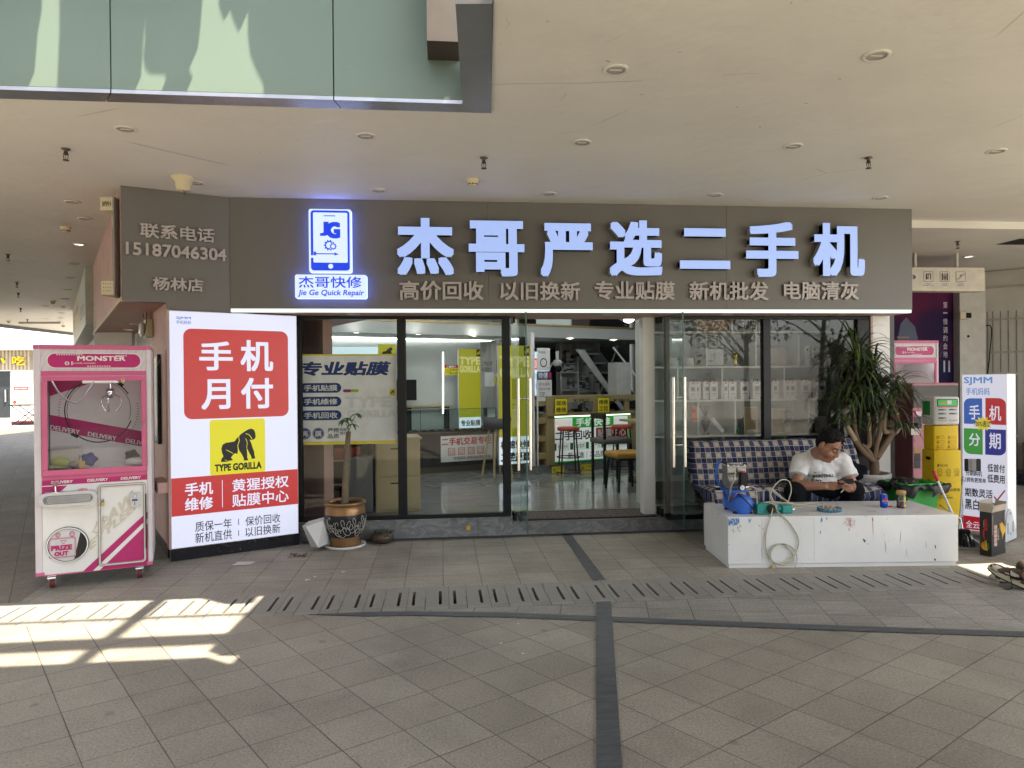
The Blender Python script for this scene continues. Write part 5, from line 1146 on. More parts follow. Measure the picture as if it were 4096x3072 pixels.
# ------------------------------------------------------------------ the open side behind the photographer, mirrored in the glass
m_leafg = M('tree_leaf', (.055, .085, .03), .6, var=.3); m_leafp = M('plum_leaf', (.14, .035, .05), .6, var=.3); m_bark = M('bark', (.10, .08, .06), .9, bmp=.4)
def tree(name, label, loc, h, r, leaf, seed):
    rnd = random.Random(seed); t = thing(name, label, 'tree', loc); mb = MB()
    base = [Vector((0, 0, 0)), Vector((rnd.uniform(-.1, .1), rnd.uniform(-.1, .1), h*.3)), Vector((rnd.uniform(-.2, .2), rnd.uniform(-.2, .2), h*.6))]
    mb.tube(spline(base, 4), [.13-.008*i for i in range(9)], m_bark, 8); tips = []
    for k in range(11):
        a = rnd.uniform(0, 2*pi); b = base[2]*rnd.uniform(.55, 1); e = b+Vector((cos(a)*r*rnd.uniform(.5, 1), sin(a)*r*rnd.uniform(.5, 1), h*rnd.uniform(.12, .4)))
        mb.tube([b, b.lerp(e, .5)+Vector((0, 0, .15)), e], [.05, .03, .012], m_bark, 5); tips.append(e); tips.append(b.lerp(e, .6)+Vector((0, 0, .2)))
    mb.build('trunk', t); lf = MB()
    for c in tips:
        for k in range(46):
            d = Vector((rnd.gauss(0, 1), rnd.gauss(0, 1), rnd.gauss(0, .8)))*r*.24; p = c+d; q = Quaternion(Vector((rnd.random()-.5, rnd.random()-.5, rnd.random()-.5)).normalized(), rnd.uniform(0, 6)); s = rnd.uniform(.07, .13)
            lf.add([p+q @ Vector((-s, 0, 0)), p+q @ Vector((0, -s*.5, .02)), p+q @ Vector((s, 0, 0)), p+q @ Vector((0, s*.5, .02))], [(0, 1, 2, 3)], leaf)
    lf.build('crown', t)
tree('street_tree', 'green street tree across the plaza opposite the left window', (-2.5, -6.5, 0), 5.5, 2.4, m_leafg, 1)
tree('street_tree', 'sparse green street tree opposite the right window', (6.4, -8, 0), 6.0, 2.2, m_leafg, 2)
tree('plum_tree', 'red leaved plum tree across the plaza at the right', (10.4, -8.5, 0), 5.5, 2.4, m_leafp, 3)
tree('street_tree', 'tall green street tree farthest to the left across the plaza', (-11, -6, 0), 7, 3.0, m_leafg, 4)
tree('street_tree', 'broad green street tree to the right across the plaza', (15, -12, 0), 8, 3.4, m_leafg, 5)
ob = thing('opposite_building', 'grey building with dark window bands across the plaza', 'building', (-6, -10, 0))
MB().box(-24, -6, 0, 11, 0, 8, M('opposite_wall', (.38, .37, .35), .7)).build('wall', ob)
for z in (.4, 2.8, 5.4): MB().box(-23, .01, z, 10, .06, z+1.8, M('opposite_glass', (.05, .06, .07), .2)).build('window', ob)
# ------------------------------------------------------------------ claw machines
m_cpink = M('claw_pink', (.54, .115, .235), .32, var=.05); m_cmag = M('claw_magenta', (.42, .02, .14), .35); m_cwht = M('claw_white', (.70, .70, .69), .3, var=.04)
m_csil = M('claw_silver', (.60, .55, .58), .35, var=.05); m_clgrey = M('claw_light_grey', (.52, .52, .53), .35); m_cgrey = M('claw_grey', (.38, .385, .40), .4)
m_chrome = M('chrome', (.75, .75, .76), .12, metal=1); m_cbei = M('pixel_beige', (.55, .51, .42), .4); m_clgl = glass_mat('claw_glass', (.93, .93, .94), .8)
m_wheel = M('caster_maroon', (.16, .03, .03), .4)
CO = Vector((-3.12, 5.72, 0)); CAa = atan2(.27, .75)
def make_claw(O, ang, W, Hb, Ht, D, Fm, label, full=True):
    t = thing('claw_machine', label, 'claw machine', O, ang)
    mb = MB()                                                      # cabinet shell
    mb.box(.02, .04, Hb, W-.02, D, Hb+.03, m_cwht); mb.box(.0, .03, Hb, .012, D, Ht, m_cwht); mb.box(W-.012, .03, Hb, W, D, Ht, m_cwht); mb.box(0, D-.015, Hb, W, D, Ht, m_cwht); mb.box(0, .02, Ht-.02, W, D, Ht, m_cpink)
    mb.build('cabinet', t)
    uL, uR = Fm(238, 600)[0], Fm(845, 600)[0]
    mb = MB()
    mb.box(0, -.004, Hb, uL, .05, Ht, m_csil, bev=.008); mb.box(uR, -.004, Hb, W, .05, Ht, m_csil, bev=.008)
    mb.build('corner_post', t)
    mb = MB(); zA = Fm(540, 213)[1]; zB = Fm(540, 352)[1]; zC = Fm(540, 925)[1]; zC2 = Fm(540, 955)[1]; zD = Fm(540, 1490)[1]
    mb.box(uL-.012, -.008, zA, uR+.012, .04, Ht+.004, m_cpink, bev=.004); mb.build('trim', t); mb = MB(); mb.box(uL, -.002, Hb-.004, uR, .04, zD, m_cpink, bev=.004); mb.build('trim', t); mb = MB()
    mb.box(0, -.008, Hb-.006, uL+.01, .052, Hb+.022, m_cpink, bev=.004); mb.box(uR-.01, -.008, Hb-.006, W, .052, Hb+.022, m_cpink, bev=.004); mb.build('corner_cap', t); mb = MB(); mb.box(0, -.0075, Ht-.03, uL-.013, .052, Ht+.003, m_cpink, bev=.004); mb.box(uR+.013, -.0075, Ht-.03, W, .052, Ht+.003, m_cpink, bev=.004)
    mb.build('corner_cap', t)
    MB().box(uL, .0, Fm(540, 365)[1], uR, .04, zB+.02, m_cpink).build('trim', t); MB().box(uL, .0, zC2, uR, .04, zC, m_cpink).build('trim', t)
    P = Panel(uR-uL, zA-zB-.02, 609, 132, uL, zB+.02, .006)         # header
    P.rect(0, 0, 609, 132, m_csil)
    for k in range(-2, 16): P.line([(k*44, 132), (k*44+70, 0)], 1.6, M('hatch_grey', (.33, .28, .31), .5))
    P.rr(32, 22, 582, 116, 46, m_cwht); P.rr(38, 27, 576, 111, 42, m_cmag)
    P.text('MONSTER', 205, 40, 486, 70, m_cwht, .03, 3); P.text('01', 134, 74, 178, 96, m_cwht, .01); P.text('Lovely monster', 182, 78, 312, 92, m_cwht)
    for x in range(86, 230, 14): P.rect(x, 31, x+9, 36, m_cwht)
    for x in range(430, 490, 14): P.rect(x, 35, x+9, 40, m_cwht)
    for x in range(262, 400, 14): P.rect(x, 100, x+9, 105, m_cwht)
    P.build('header', t)
    # glazed door
    d0, d1, e0, e1 = Fm(242, 650)[0], Fm(845, 650)[0], Fm(540, 366)[1], Fm(540, 930)[1]; g0, g1, h0, h1 = Fm(275, 650)[0], Fm(817, 650)[0], Fm(540, 393)[1], Fm(540, 898)[1]
    mb = MB()
    for a, b, c, d in ((d0, h0, d1, e0), (d0, e1, d1, h1), (d0, h1+.0005, g0, h0-.0005), (g1, h1+.0005, d1, h0-.0005)): mb.box(a, -.018, b, c, .0, d, m_cpink, bev=.004)
    dr = mb.build('glass_door', t)
    mb = MB(); mb.add([(g0, -.008, h1), (g1, -.008, h1), (g1, -.008, h0), (g0, -.008, h0)], [(0, 1, 2, 3)], m_clgl); mb.build('pane', dr)
    if full:
        mb = MB(); p = Fm(832, 634); mb.cyl((p[0], -.018, p[1]), (p[0], -.028, p[1]), .011, m_chrome, n=14); mb.build('lock', dr); mb = MB(); p = Fm(710, 385); mb.box(p[0]-.012, -.03, p[1]-.028, p[0]+.012, -.018, p[1]-.004, M('brass_lock', (.55, .40, .14), .3, metal=.8), bev=.003); mb.tube([(p[0]-.008, -.024, p[1]-.004), (p[0]-.008, -.024, p[1]+.012), (p[0]+.008, -.024, p[1]+.012), (p[0]+.008, -.024, p[1]-.004)], .0025, m_chrome, 6); mb.build('lock', dr)
    # inside: printed back wall, claw, toys
    Dp = min(.62, D-.05)
    P = Panel(W-.04, e0-e1, 600, 565, .02, e1, Dp); P.rect(0, 0, 600, 565, m_cwht)
    P.poly([(0, 0), (270, 0), (270, 30), (0, 120)], m_cmag); P.poly([(0, 235), (600, 370), (600, 470), (0, 330)], m_cmag)
    P.ring(285, 215, 205, 7, Kp, 60, 20, 330); P.ring(285, 215, 190, 3, Kp, 60, 150, 380); P.ring(285, 215, 218, 3, Kp, 50, 200, 300)
    P.line([(120, 355), (160, 378)], 22, Kp); P.line([(395, 40), (430, 58)], 20, Kp)
    for k in range(16): a = radians(-10+k*4.2); P.line([(285+228*cos(a), 215+228*sin(a)), (285+240*cos(a), 215+240*sin(a))], 3, Kp)
    for k in range(10): a = radians(165+k*4.2); P.line([(285+228*cos(a), 215+228*sin(a)), (285+240*cos(a), 215+240*sin(a))], 3, Kp)
    for i, x in enumerate((0, 215, 440)):
        bx = Panel.text; y = P.lay()
        vs, fs = glyphs('DELIVERY', 0, 2, .15); ax, bx_ = min(q[0] for q in vs), max(q[0] for q in vs); az, bz = min(q[1] for q in vs), max(q[1] for q in vs)
        for dx in (0, 3): P.mb.add([(P.X(x+(q[0]-ax)/(bx_-ax)*170+dx), y-.00005*dx, P.Z(325+(x+(q[0]-ax)/(bx_-ax)*170)*.228-(q[1]-az)/(bz-az)*28)) for q in vs], fs, m_cwht)
    P.build('back_print', t)
    MB().box(.05, .07, e0-.012, W-.05, .10, e0-.004, E('cabinet_led', (1, .98, .97), 9)).build('cabinet_light', t)  # hidden glowing strip, added to brighten the inside of the machine
    mb = MB(); z0 = Fm(540, 905)[1]; mb.box(.014, .05, z0-.01, W-.014, Dp, z0, m_cwht); mb.build('shelf', t)
    if full:
        MB().box(.3, .2, e0-.06, W-.25, .4, e0-.02, m_cwht, bev=.008).build('carriage', t)
        c = Fm(634, 440); cx, cz = c[0]-.02, c[1]; mb = MB(); mb.cyl((cx, .3, cz+.09), (cx, .3, cz-.02), .012, m_chrome); mb.lathe([(.0001, cz), (.03, cz), (.034, cz-.05), (.02, cz-.08), (.0001, cz-.08)], m_chrome, 14, (cx, .3, 0))
        for k in range(3):
            a = 2*pi*k/3+.4; mb.tube(spline([(cx+cos(a)*.02, .3+sin(a)*.02, cz-.05), (cx+cos(a)*.075, .3+sin(a)*.075, cz-.075), (cx+cos(a)*.085, .3+sin(a)*.085, cz-.13), (cx+cos(a)*.045, .3+sin(a)*.045, cz-.19)], 4), .006, m_chrome, 6)
        mb.build('claw', t)
        p0, p1, p2, p3 = [Fm(*q) for q in ((285, 395), (370, 500), (470, 520), (560, 420))]
        MB().tube(spline([(p0[0], .12, p0[1]), (p1[0]-.03, .14, p1[1]+.02), (p2[0]-.04, .16, p2[1]), (p3[0]-.04, .2, p3[1]+.03)], 8), .007, m_cgrey, 6).build('cable', t)
        MB().box(.03, .06, z0, Fm(450, 800)[0]-.0, .30, Fm(300, 790)[1], glass_mat('chute_acrylic', (.80, .80, .80), 1.0)).build('chute', t)
        pl_ = thing('plush_toy', '', 'plush toy', (0, 0, 0))
        def star(mat, c, r, rx, nm, lab):
            bm = MB(); vs = []; n = 10
            for k in range(n): a = 2*pi*k/n; rr = r if k % 2 == 0 else r*.52; vs.append((rr*sin(a), 0, rr*cos(a)))
            bm.add([(0, -.06, 0), (0, .06, 0)]+vs, [(0, 2+k, 2+(k+1) % n) for k in range(n)]+[(1, 2+(k+1) % n, 2+k) for k in range(n)], mat, True)
            o = bm.build(nm); sbm = o.modifiers.new('soft', 'SUBSURF'); sbm.levels = 2; sbm.render_levels = 2
            M4 = Matrix.Translation(O) @ Matrix.Rotation(ang, 4, 'Z'); o.location = M4 @ Vector(c); o.rotation_euler = (radians(rx), .3, ang); tag(o, lab, 'plush toy', None); return o
        bpy.data.objects.remove(pl_)
        a = Fm(500, 850); star(M('plush_navy', (.06, .07, .22), .9, bmp=.3), (a[0], .18, z0+.065), .11, -35, 'star_plush', 'navy blue star plush lying inside the claw machine')
        a = Fm(770, 835); star(M('plush_black', (.015, .015, .017), .9, bmp=.3), (a[0]-.02, .2, z0+.075), .10, -20, 'star_plush', 'black star plush at the right inside the claw machine')
        a = Fm(420, 880); star(M('plush_blue_grey', (.10, .12, .26), .9, bmp=.3), (a[0], .12, z0+.03), .07, -75, 'star_plush', 'small blue grey plush at the front middle inside the claw machine')
        M4 = Matrix.Translation(O) @ Matrix.Rotation(ang, 4, 'Z'); a = Fm(310, 880)
        o = MB().ell((0, 0, 0), (.075, .07, .05), M('plush_lime', (.38, .50, .05), .9, bmp=.3)).build('round_plush', loc=M4 @ Vector((a[0]+.02, .17, z0+.05))); tag(o, 'lime green round plush behind the acrylic chute', 'plush toy')
        o = MB().ell((0, 0, 0), (.09, .06, .035), M('plush_white', (.6, .6, .58), .9, bmp=.3)).build('round_plush', loc=M4 @ Vector((Fm(780, 880)[0], .10, z0+.035))); tag(o, 'white flat plush in front of the black star plush', 'plush toy')
        o = MB().box(-.035, -.01, -.03, .035, .01, .03, M('gold_card', (.60, .42, .12), .5), bev=.004).build('gold_tag', loc=M4 @ Vector((Fm(452, 885)[0], .10, z0+.031)), rotz=ang); tag(o, 'small gold card standing among the plush toys', 'card')
    # lower front
    z1, z2 = Fm(540, 953)[1], Fm(540, 1490)[1]
    P = Panel(uR-uL, z1-z2, 607, 537, uL, z2, .0)
    P.rect(0, 0, 607, 537, m_cwht); P.poly([(0, 0), (607, 0), (607, 30), (145, 33), (60, 105), (0, 105)], m_cmag); P.line([(0, 33), (607, 33)], 5, m_cwht); P.line([(145, 36), (95, 78)], 6, m_cwht)
    for x in (50, 253, 448): P.text('DELIVERY', x, 6, x+122, 22, m_cwht, .03, 2, .1)
    P.poly([(220, 537), (607, 220), (607, 537)], m_cmag); P.poly([(280, 537), (607, 262), (607, 290), (320, 537)], m_cwht)
    for a, b, s in (('DELIVERY', 300, 500),): pass
    vs, fs = glyphs('CLAWR', 0, 1); ax, bx_ = min(q[0] for q in vs), max(q[0] for q in vs); az, bz = min(q[1] for q in vs), max(q[1] for q in vs)
    def slant(txt, x, y, w_, h_, sl, mat, bo=(0, 4, 8)):
        vs, fs = glyphs(txt, 0, 1); ax, bx_ = min(q[0] for q in vs), max(q[0] for q in vs); az, bz = min(q[1] for q in vs), max(q[1] for q in vs); yy = P.lay()
        for i, d in enumerate(bo): P.mb.add([(P.X(x+(q[0]-ax)/(bx_-ax)*w_+d), yy-.00004*i, P.Z(y-((q[0]-ax)/(bx_-ax)*w_)*sl-(q[1]-az)/(bz-az)*h_)) for q in vs], fs, mat)
    slant('CLAW', 275, 350, 240, 72, .80, m_cbei); slant('EYYLEER', 262, 415, 300, 50, .80, m_cbei)
    slant('DELIVERY', 300, 515, 90, 14, .84, m_cmag, (0, 2)); slant('DELIVERY', 385, 445, 70, 14, .84, m_cmag, (0, 2)); slant('DELIVERY', 545, 305, 60, 14, .84, m_cmag, (0, 2))
    P.build('front_print', t)
    if full:
        # service door
        a, b = Fm(567, 1200)[0], Fm(843, 1200)[0]; c, d = Fm(700, 985)[1], Fm(700, 1452)[1]
        o = MB(); out = rr_pts(a, d, b, c, .03); inn = rr_pts(a+.018, d+.018, b-.018, c-.018, .02); n = len(out)
        o.add([(x, -.014, z) for x, z in out]+[(x, -.014, z) for x, z in inn]+[(x, .0, z) for x, z in out]+[(x, -.002, z) for x, z in inn], [(k, (k+1) % n, n+(k+1) % n, n+k) for k in range(n)]+[((k+1) % n, k, 2*n+k, 2*n+(k+1) % n) for k in range(n)]+[(n+k, n+(k+1) % n, 3*n+(k+1) % n, 3*n+k) for k in range(n)], M('door_rim', (.55, .52, .48), .3))
        so_ = o.build('service_door', t)
        o = MB(); y = -.0145
        for r0, r1 in ((0, .0025), (.016, .019)):
            p0 = rr_pts(a+r0, d+r0, b-r0, c-r0, max(.004, .03-r0)); p1 = rr_pts(a+r1, d+r1, b-r1, c-r1, max(.004, .03-r1))
            o.add([(x, y, z) for x, z in p0]+[(x, y, z) for x, z in p1], [(k, (k+1) % n, n+(k+1) % n, n+k) for k in range(n)], Kp)
        o.box(Fm(826, 1)[0], -.022, Fm(826, 1360)[1], Fm(834, 1)[0], -.0146, Fm(826, 1045)[1], Kp); o.build('seal', so_)
        a0, b0 = Fm(751, 1125), Fm(806, 1035); cs_ = MB(); cs_.box(a0[0], -.02, a0[1], b0[0], -.006, b0[1], m_clgrey, bev=.005); cs_ = cs_.build('coin_slot', so_)
        P2 = Panel(b0[0]-a0[0], b0[1]-a0[1], 55, 90, a0[0], a0[1], -.0205); P2.circ(28, 22, 14, m_cgrey); P2.circ(28, 22, 9, m_chrome); P2.rect(12, 40, 44, 50, Np); P2.rect(10, 54, 46, 80, m_clgrey); P2.rect(25, 56, 29, 76, Kp); P2.build('print', cs_)
        mb = MB(); p = Fm(608, 1190); mb.cyl((p[0], -.002, p[1]), (p[0], -.018, p[1]), .013, m_chrome, n=14); mb.build('lock', so_); mb = MB(); p = Fm(595, 1105); mb.box(p[0]-.011, -.03, p[1]-.012, p[0]+.011, -.012, p[1]+.014, M('brass_lock', (.55, .40, .14), .3, metal=.8), bev=.003); mb.tube([(p[0]-.007, -.02, p[1]+.012), (p[0]-.005, -.02, p[1]+.04), (p[0]+.005, -.02, p[1]+.04), (p[0]+.007, -.02, p[1]+.012)], .0025, m_dark, 6); mb.build('lock', so_)
        # joystick ledge with mesh grille
        a, b = Fm(232, 1070), Fm(568, 1060); zt, zb = Fm(400, 1028)[1], Fm(400, 1108)[1]; lg = MB(); r = (zt-zb)/2
        lg.prism(rr_pts(a[0], zb, b[0], zt, r*.98, 8), -.085, .0, m_clgrey); lg_ = lg.build('control_ledge', t)
        g_ = MB(); p0 = rr_pts(a[0]+.03, zb+.022, b[0]-.03, zt-.022, r-.024, 8); g_.prism(p0, -.088, -.0845, M('grille_dark', (.16, .165, .17), .5))
        for k in range(26):
            x = a[0]+.05+k*(b[0]-a[0]-.10)/26
            for s in (-1, 1): g_.tube([(x+(.022 if s < 0 else 0), -.0885, zb+.026), (x+(.022 if s > 0 else 0), -.0885, zt-.026)], .0016, m_clgrey, 4)
        g_.build('grille', lg_)
        p = Fm(327, 1020); js = MB(); js.cyl((p[0], -.05, zt), (p[0]-.002, -.05, zt+.05), .006, m_chrome, n=10); js.ell((p[0]-.003, -.05, zt+.066), .021, M('pink_clear_ball', (.60, .30, .35), .12, trans=.5)); js.lathe([(.03, zt), (.03, zt+.004), (.0001, zt+.006)], m_chrome, 16, (p[0], -.05, 0)); js.build('joystick', lg_)
        p = Fm(482, 1010); js = MB(); js.lathe([(.032, zt), (.032, zt+.01), (.024, zt+.014), (.0001, zt+.016)], M('pink_button', (.55, .25, .30), .3), 20, (p[0], -.045, 0)); js.build('button', lg_)
        # prize opening
        c = Fm(391, 1340); rx, rz = Fm(515, 1340)[0]-c[0], c[1]-Fm(391, 1444)[1]
        pz = MB(); N = 48
        def el(k, s): a = 2*pi*k/N; return (c[0]+rx*s*cos(a), c[1]+rz*s*sin(a))
        for s0, s1, y0, y1, m_ in ((1.0, .97, -.001, -.016, Kp), (.97, .91, -.016, -.017, m_cwht), (.91, .885, -.017, -.012, Kp), (.885, .885, -.012, .001, m_cgrey)):
            vs = [(el(k, s0)[0], y0, el(k, s0)[1]) for k in range(N)]+[(el(k, s1)[0], y1, el(k, s1)[1]) for k in range(N)]
            pz.add(vs, [(k, (k+1) % N, N+(k+1) % N, N+k) for k in range(N)], m_, True)
        po = pz.build('prize_door', t)
        P3 = Panel(2*rx, 2*rz, 248, 208, c[0]-rx, c[1]-rz, -.004); P3.circ(124, 104, 110, m_clgrey, 48, 92)
        P3.poly([(198, 36), (218, 52), (232, 85), (234, 115), (220, 152), (190, 178), (160, 190)], Kp)
        for r_ in (0, 5): P3.rr(18+r_, 60+r_, 172-r_, 176-r_, 12, m_cmag); P3.rr(20.5+r_, 62.5+r_, 169.5-r_, 173.5-r_, 11, m_clgrey)
        for x, y, s in ((70, 44, 14), (150, 44, 16)): P3.ring(x, y, s, 3, m_cmag, 24); P3.ring(x, y, s*.55, 2, m_cmag, 20)
        P3.line([(84, 76), (118, 76), (101, 97), (84, 76)], 2.5, m_cmag); P3.text('PRIZE', 30, 102, 150, 132, m_cmag, .06); P3.text('OUT', 48, 138, 128, 164, m_cmag, .06); P3.build('print', po)
    for x, y in ((.10, .08), (W-.10, .08), (.10, D-.1), (W-.10, D-.1)):
        if not full: break
        cs_ = MB(); cs_.box(x-.04, y-.035, Hb-.012, x+.04, y+.035, Hb-.004, m_chrome); cs_.box(x-.025, y-.025, Hb-.07, x-.02, y+.025, Hb-.012, m_chrome); cs_.box(x+.02, y-.025, Hb-.07, x+.025, y+.025, Hb-.012, m_chrome); cs_.box(x-.03, y-.055, Hb-.045, x+.03, y-.02, Hb-.03, m_chrome, bev=.003); cs_.box(x-.028, y-.03, Hb-.03, x+.028, y+.03, Hb-.0125, m_chrome)
        cs_ = cs_.build('caster', t)
        w_ = MB(); w_.cyl((x-.017, y+.01, .045), (x+.017, y+.01, .045), .044, m_wheel, n=24); w_.cyl((x-.0185, y+.01, .045), (x+.0185, y+.01, .045), .022, m_cgrey, n=16); w_.build('wheel', cs_)
    return t
def Fc(x, y, k=1):
    p = pln(k, x, y, CO, CAa)-CO; return (p.x*cos(CAa)+p.y*sin(CAa), p.z)
CW = Fc(877, 900)[0]; 
make_claw(CO, CAa, CW, Fc(220, 1520)[1], Fc(220, 188)[1], .82, Fc, 'pink and white claw machine on casters standing left of the lightbox')
# the second one far right, mostly hidden
C2 = Vector((at(7, 220, 170, 8.3).x, 8.3, 0)); c2w = at(7, 493, 170, 8.3).x-C2.x; c2h = at(7, 300, 170, 8.3).z
def Fc2(x, y):
    u = (x-205)/672*c2w
    v = 168+(y-188)*(0.0 if y < 188 else (280-168)/(365-188)) if y <= 365 else 280+(y-365)*.55
    return (u, at(7, 300, v, 8.3).z)
make_claw(C2, 0.02, c2w, .12, c2h, .7, Fc2, 'second pink claw machine half hidden behind the cabinet and plant on the right', full=False)

# ------------------------------------------------------------------ right side: pink cabinet, power bank stand, standing sign, box
KY = 7.75
a, b = at(7, 345, 405, KY), at(7, 600, 405, KY); L0 = at(7, 195, 408, KY+.45)
kb = thing('vending_cabinet', 'dusky pink vending cabinet with black screen behind the yellow stand', 'vending machine', (a.x, KY, 0))
W, Ht = b.x-a.x, a.z; m_kp = M('dusky_pink', (.40, .16, .19), .4, var=.06); m_kd = M('dusky_pink_side', (.33, .10, .13), .4, var=.06)
MB().box(0, .0, 0, W, .5, Ht, m_kp, bev=.01).build('body', kb)
k_ = lambda x, y: (at(7, x, y, KY).x-a.x, at(7, x, y, KY).z)
p, q = k_(348, 540), k_(594, 416); MB().box(p[0], -.012, p[1], q[0], -.001, q[1], M('black_screen', (.012, .013, .016), .08)).build('screen', kb)
P = Panel(W, Ht, 255, 1, 0, 0, -.013)
def kr(x0, y0, x1, y1, m_):
    p, q = k_(x0, y1), k_(x1, y0); MB().box(p[0], -.004, p[1], q[0], -.001, q[1], m_).build('sticker', kb)
def kr_(p, q, m_): P.rect(p[0]/W*255, (Ht-q[1])/Ht, q[0]/W*255, (Ht-p[1])/Ht, m_)
P.ph = 1.0
kr(357, 555, 394, 590, M('hot_pink', (.50, .03, .12), .4)); p, q = k_(359, 588), k_(392, 558); P.text('智', p[0]/W*255, (Ht-q[1])/Ht, q[0]/W*255, (Ht-p[1])/Ht, Wp, .02)
kr(355, 590, 395, 655, Kp); kr(337, 655, 387, 690, M('cream_sticker', (.55, .52, .45), .5)); kr(355, 755, 388, 790, M('wood_sticker', (.35, .2, .08), .5)); kr(355, 792, 388, 876, Kp); kr(360, 826, 386, 829, Wp)
for x, y in ((365, 632), (366, 722), (350, 960)): kr(x-8, y-8, x+8, y+8, M('round_sticker', (.30, .22, .20), .5))
P.build('print', kb)
# power bank stand
Y1 = 6.9
PA = radians(-4); pv = at(7, 465, 780, Y1); pw_ = at(7, 607, 780, Y1)
m_yel = M('power_yellow', (.82, .56, .008), .35, var=.05); m_yel2 = M('power_yellow_print', (.62, .40, .01), .4)
pb = thing('power_bank_stand', 'tall yellow power bank stand with white charging dock on top', 'power bank stand', (pv.x, Y1, 0), PA)
W = (pw_.x-pv.x)/cos(PA); LW_ = at(7, 465, 1000, Y1).x-at(7, 388, 1000, Y1+.1).x
z_ = lambda y: at(7, 500, y, Y1).z
sd_ = .36
MB().prism([(-.36, .0), (W, .0), (W, z_(780)), (W-.02, z_(780)), (.0, z_(778)), (-.36, z_(768))], 0, .02, m_yel).bm if False else None
mb = MB(); x0s = -.02; mb.box(0, 0, 0, W, .21, z_(776), m_yel, bev=.004); mb.build('base_sleeve', pb)
mb = MB(); mb.box(.008, .018, z_(776)+.001, W-.015, .20, z_(640), m_yel, bev=.014); mb.build('rack', pb)
mb = MB()
for i, y in enumerate((704, 730, 756, 779)):
    for x in (486, 545):
        p = at(7, x, y, Y1); w_ = at(7, x+40, y, Y1).x-p.x; zz = p.z; mb.prism(rr_pts(p.x-pv.x, zz-.016, p.x-pv.x+w_, zz+.016, .015), .012, .018, m_yel2); mb.prism(rr_pts(p.x-pv.x+.01, zz-.008, p.x-pv.x+w_-.01, zz+.008, .0075), .006, .012, m_yel)
mb.build('slot', pb)
mb = MB(); x9 = 0.0; mb.box(.004, .0, z_(636), W-.012, .225, z_(480), M('dock_white', (.72, .73, .73), .3, var=.04), bev=.02); dk2 = mb.build('charging_dock', pb)
P = Panel(W, z_(480)-z_(636), 142, 156, 0, z_(636), -.0015)
P.rect(16, 12, 125, 52, Kp); P.rect(20, 16, 121, 50, E('dock_screen', (.03, .40, .08), .75)); P.rect(70, 20, 92, 42, Wp); P.text('5分钟快充', 30, 28, 68, 42, E('dock_text', (.8, .1, .08), .8), .02); P.rect(20, 54, 121, 58, Rp)
for y in (66, 88, 112):
    for x in (20, 76): P.rr(x, y, x+44, y+10, 4.5, m_cgrey if not (y == 112 and x == 76) else Wp); P.rr(x+3, y+2, x+30, y+8, 3, M('slot_dark', (.10, .10, .11), .4) if not (y == 112 and x == 76) else Wp)
P.text('手机快充  安全快充', 20, 126, 120, 136, Rp); P.build('print', dk2)
P = Panel(.2, z_(500)-z_(585), 45, 85, x9*.55+.0, z_(585), -.0015); P.build('print', dk2) if False else None
P = Panel(W, z_(640), 142, 1, 0, 0, -.0012); HT = z_(640)
def pt(s, x0, y0, x1, y1, m_, bo=0): P.text(s, x0-465, (HT-z_(y0))/HT, x1-465, (HT-z_(y1))/HT, m_, bo)
Bp = M('stand_print_brown', (.10, .06, .01), .5)
pt('美团 充电', 494, 852, 536, 866, Bp)
P.rr(481-465, (HT-z_(852))/HT, 491-465, (HT-z_(866))/HT, .002, Bp)
for x, ch in ((494, '羊'), (539, '口'), (583, '送')):
    P.mb.add([(P.X(x-465+13*s*cos(2*pi*k/24)), P.y-.001, z_(893)+.031*s*sin(2*pi*k/24)) for s in (1, .88) for k in range(24)], [(k, (k+1) % 24, 24+(k+1) % 24, 24+k) for k in range(24)], Bp); pt(ch, x-6, 886, x+6, 900, Bp); pt('免押金充电', x-12, 911, x+12, 919, Bp)
pt('美团充电', 482, 963, 556, 981, Bp, .004); pt('给生活加满电', 482, 985, 598, 1003, Bp, .004); pt('MEITUAN', 482, 1020, 536, 1030, Bp); pt('POWERBANK', 482, 1032, 562, 1042, Bp)
P.build('print', pb)
# side notices on the left flank of the dock and the sleeve's hand hole
sd_a = atan2(.42, x0s); mb = MB(); mb.add([(-.03, .03, z_(585)), (x9*.55-.002, .08, z_(585)), (x9*.55-.002, .08, z_(505)), (-.03, .03, z_(505))], [(0, 1, 2, 3)], Gp) if False else None
mb = MB(); mb.box(.0025, .07, z_(583), .0035, .19, z_(505), Gp); mb.build('side_notice', dk2)
n2 = Vector((-.42, x0s+0.0, 0)).normalized(); mb = MB(); f0, f1 = .35, .72; pa, pb_ = Vector((-.0012, .06, 0)), Vector((-.0012, .14, 0))
mb.add([(pa.x, pa.y, z_(832)), (pb_.x, pb_.y, z_(832)), (pb_.x, pb_.y, z_(815)), (pa.x, pa.y, z_(815))], [(0, 1, 2, 3)], m_dark); mb.build('hand_hole', pb)

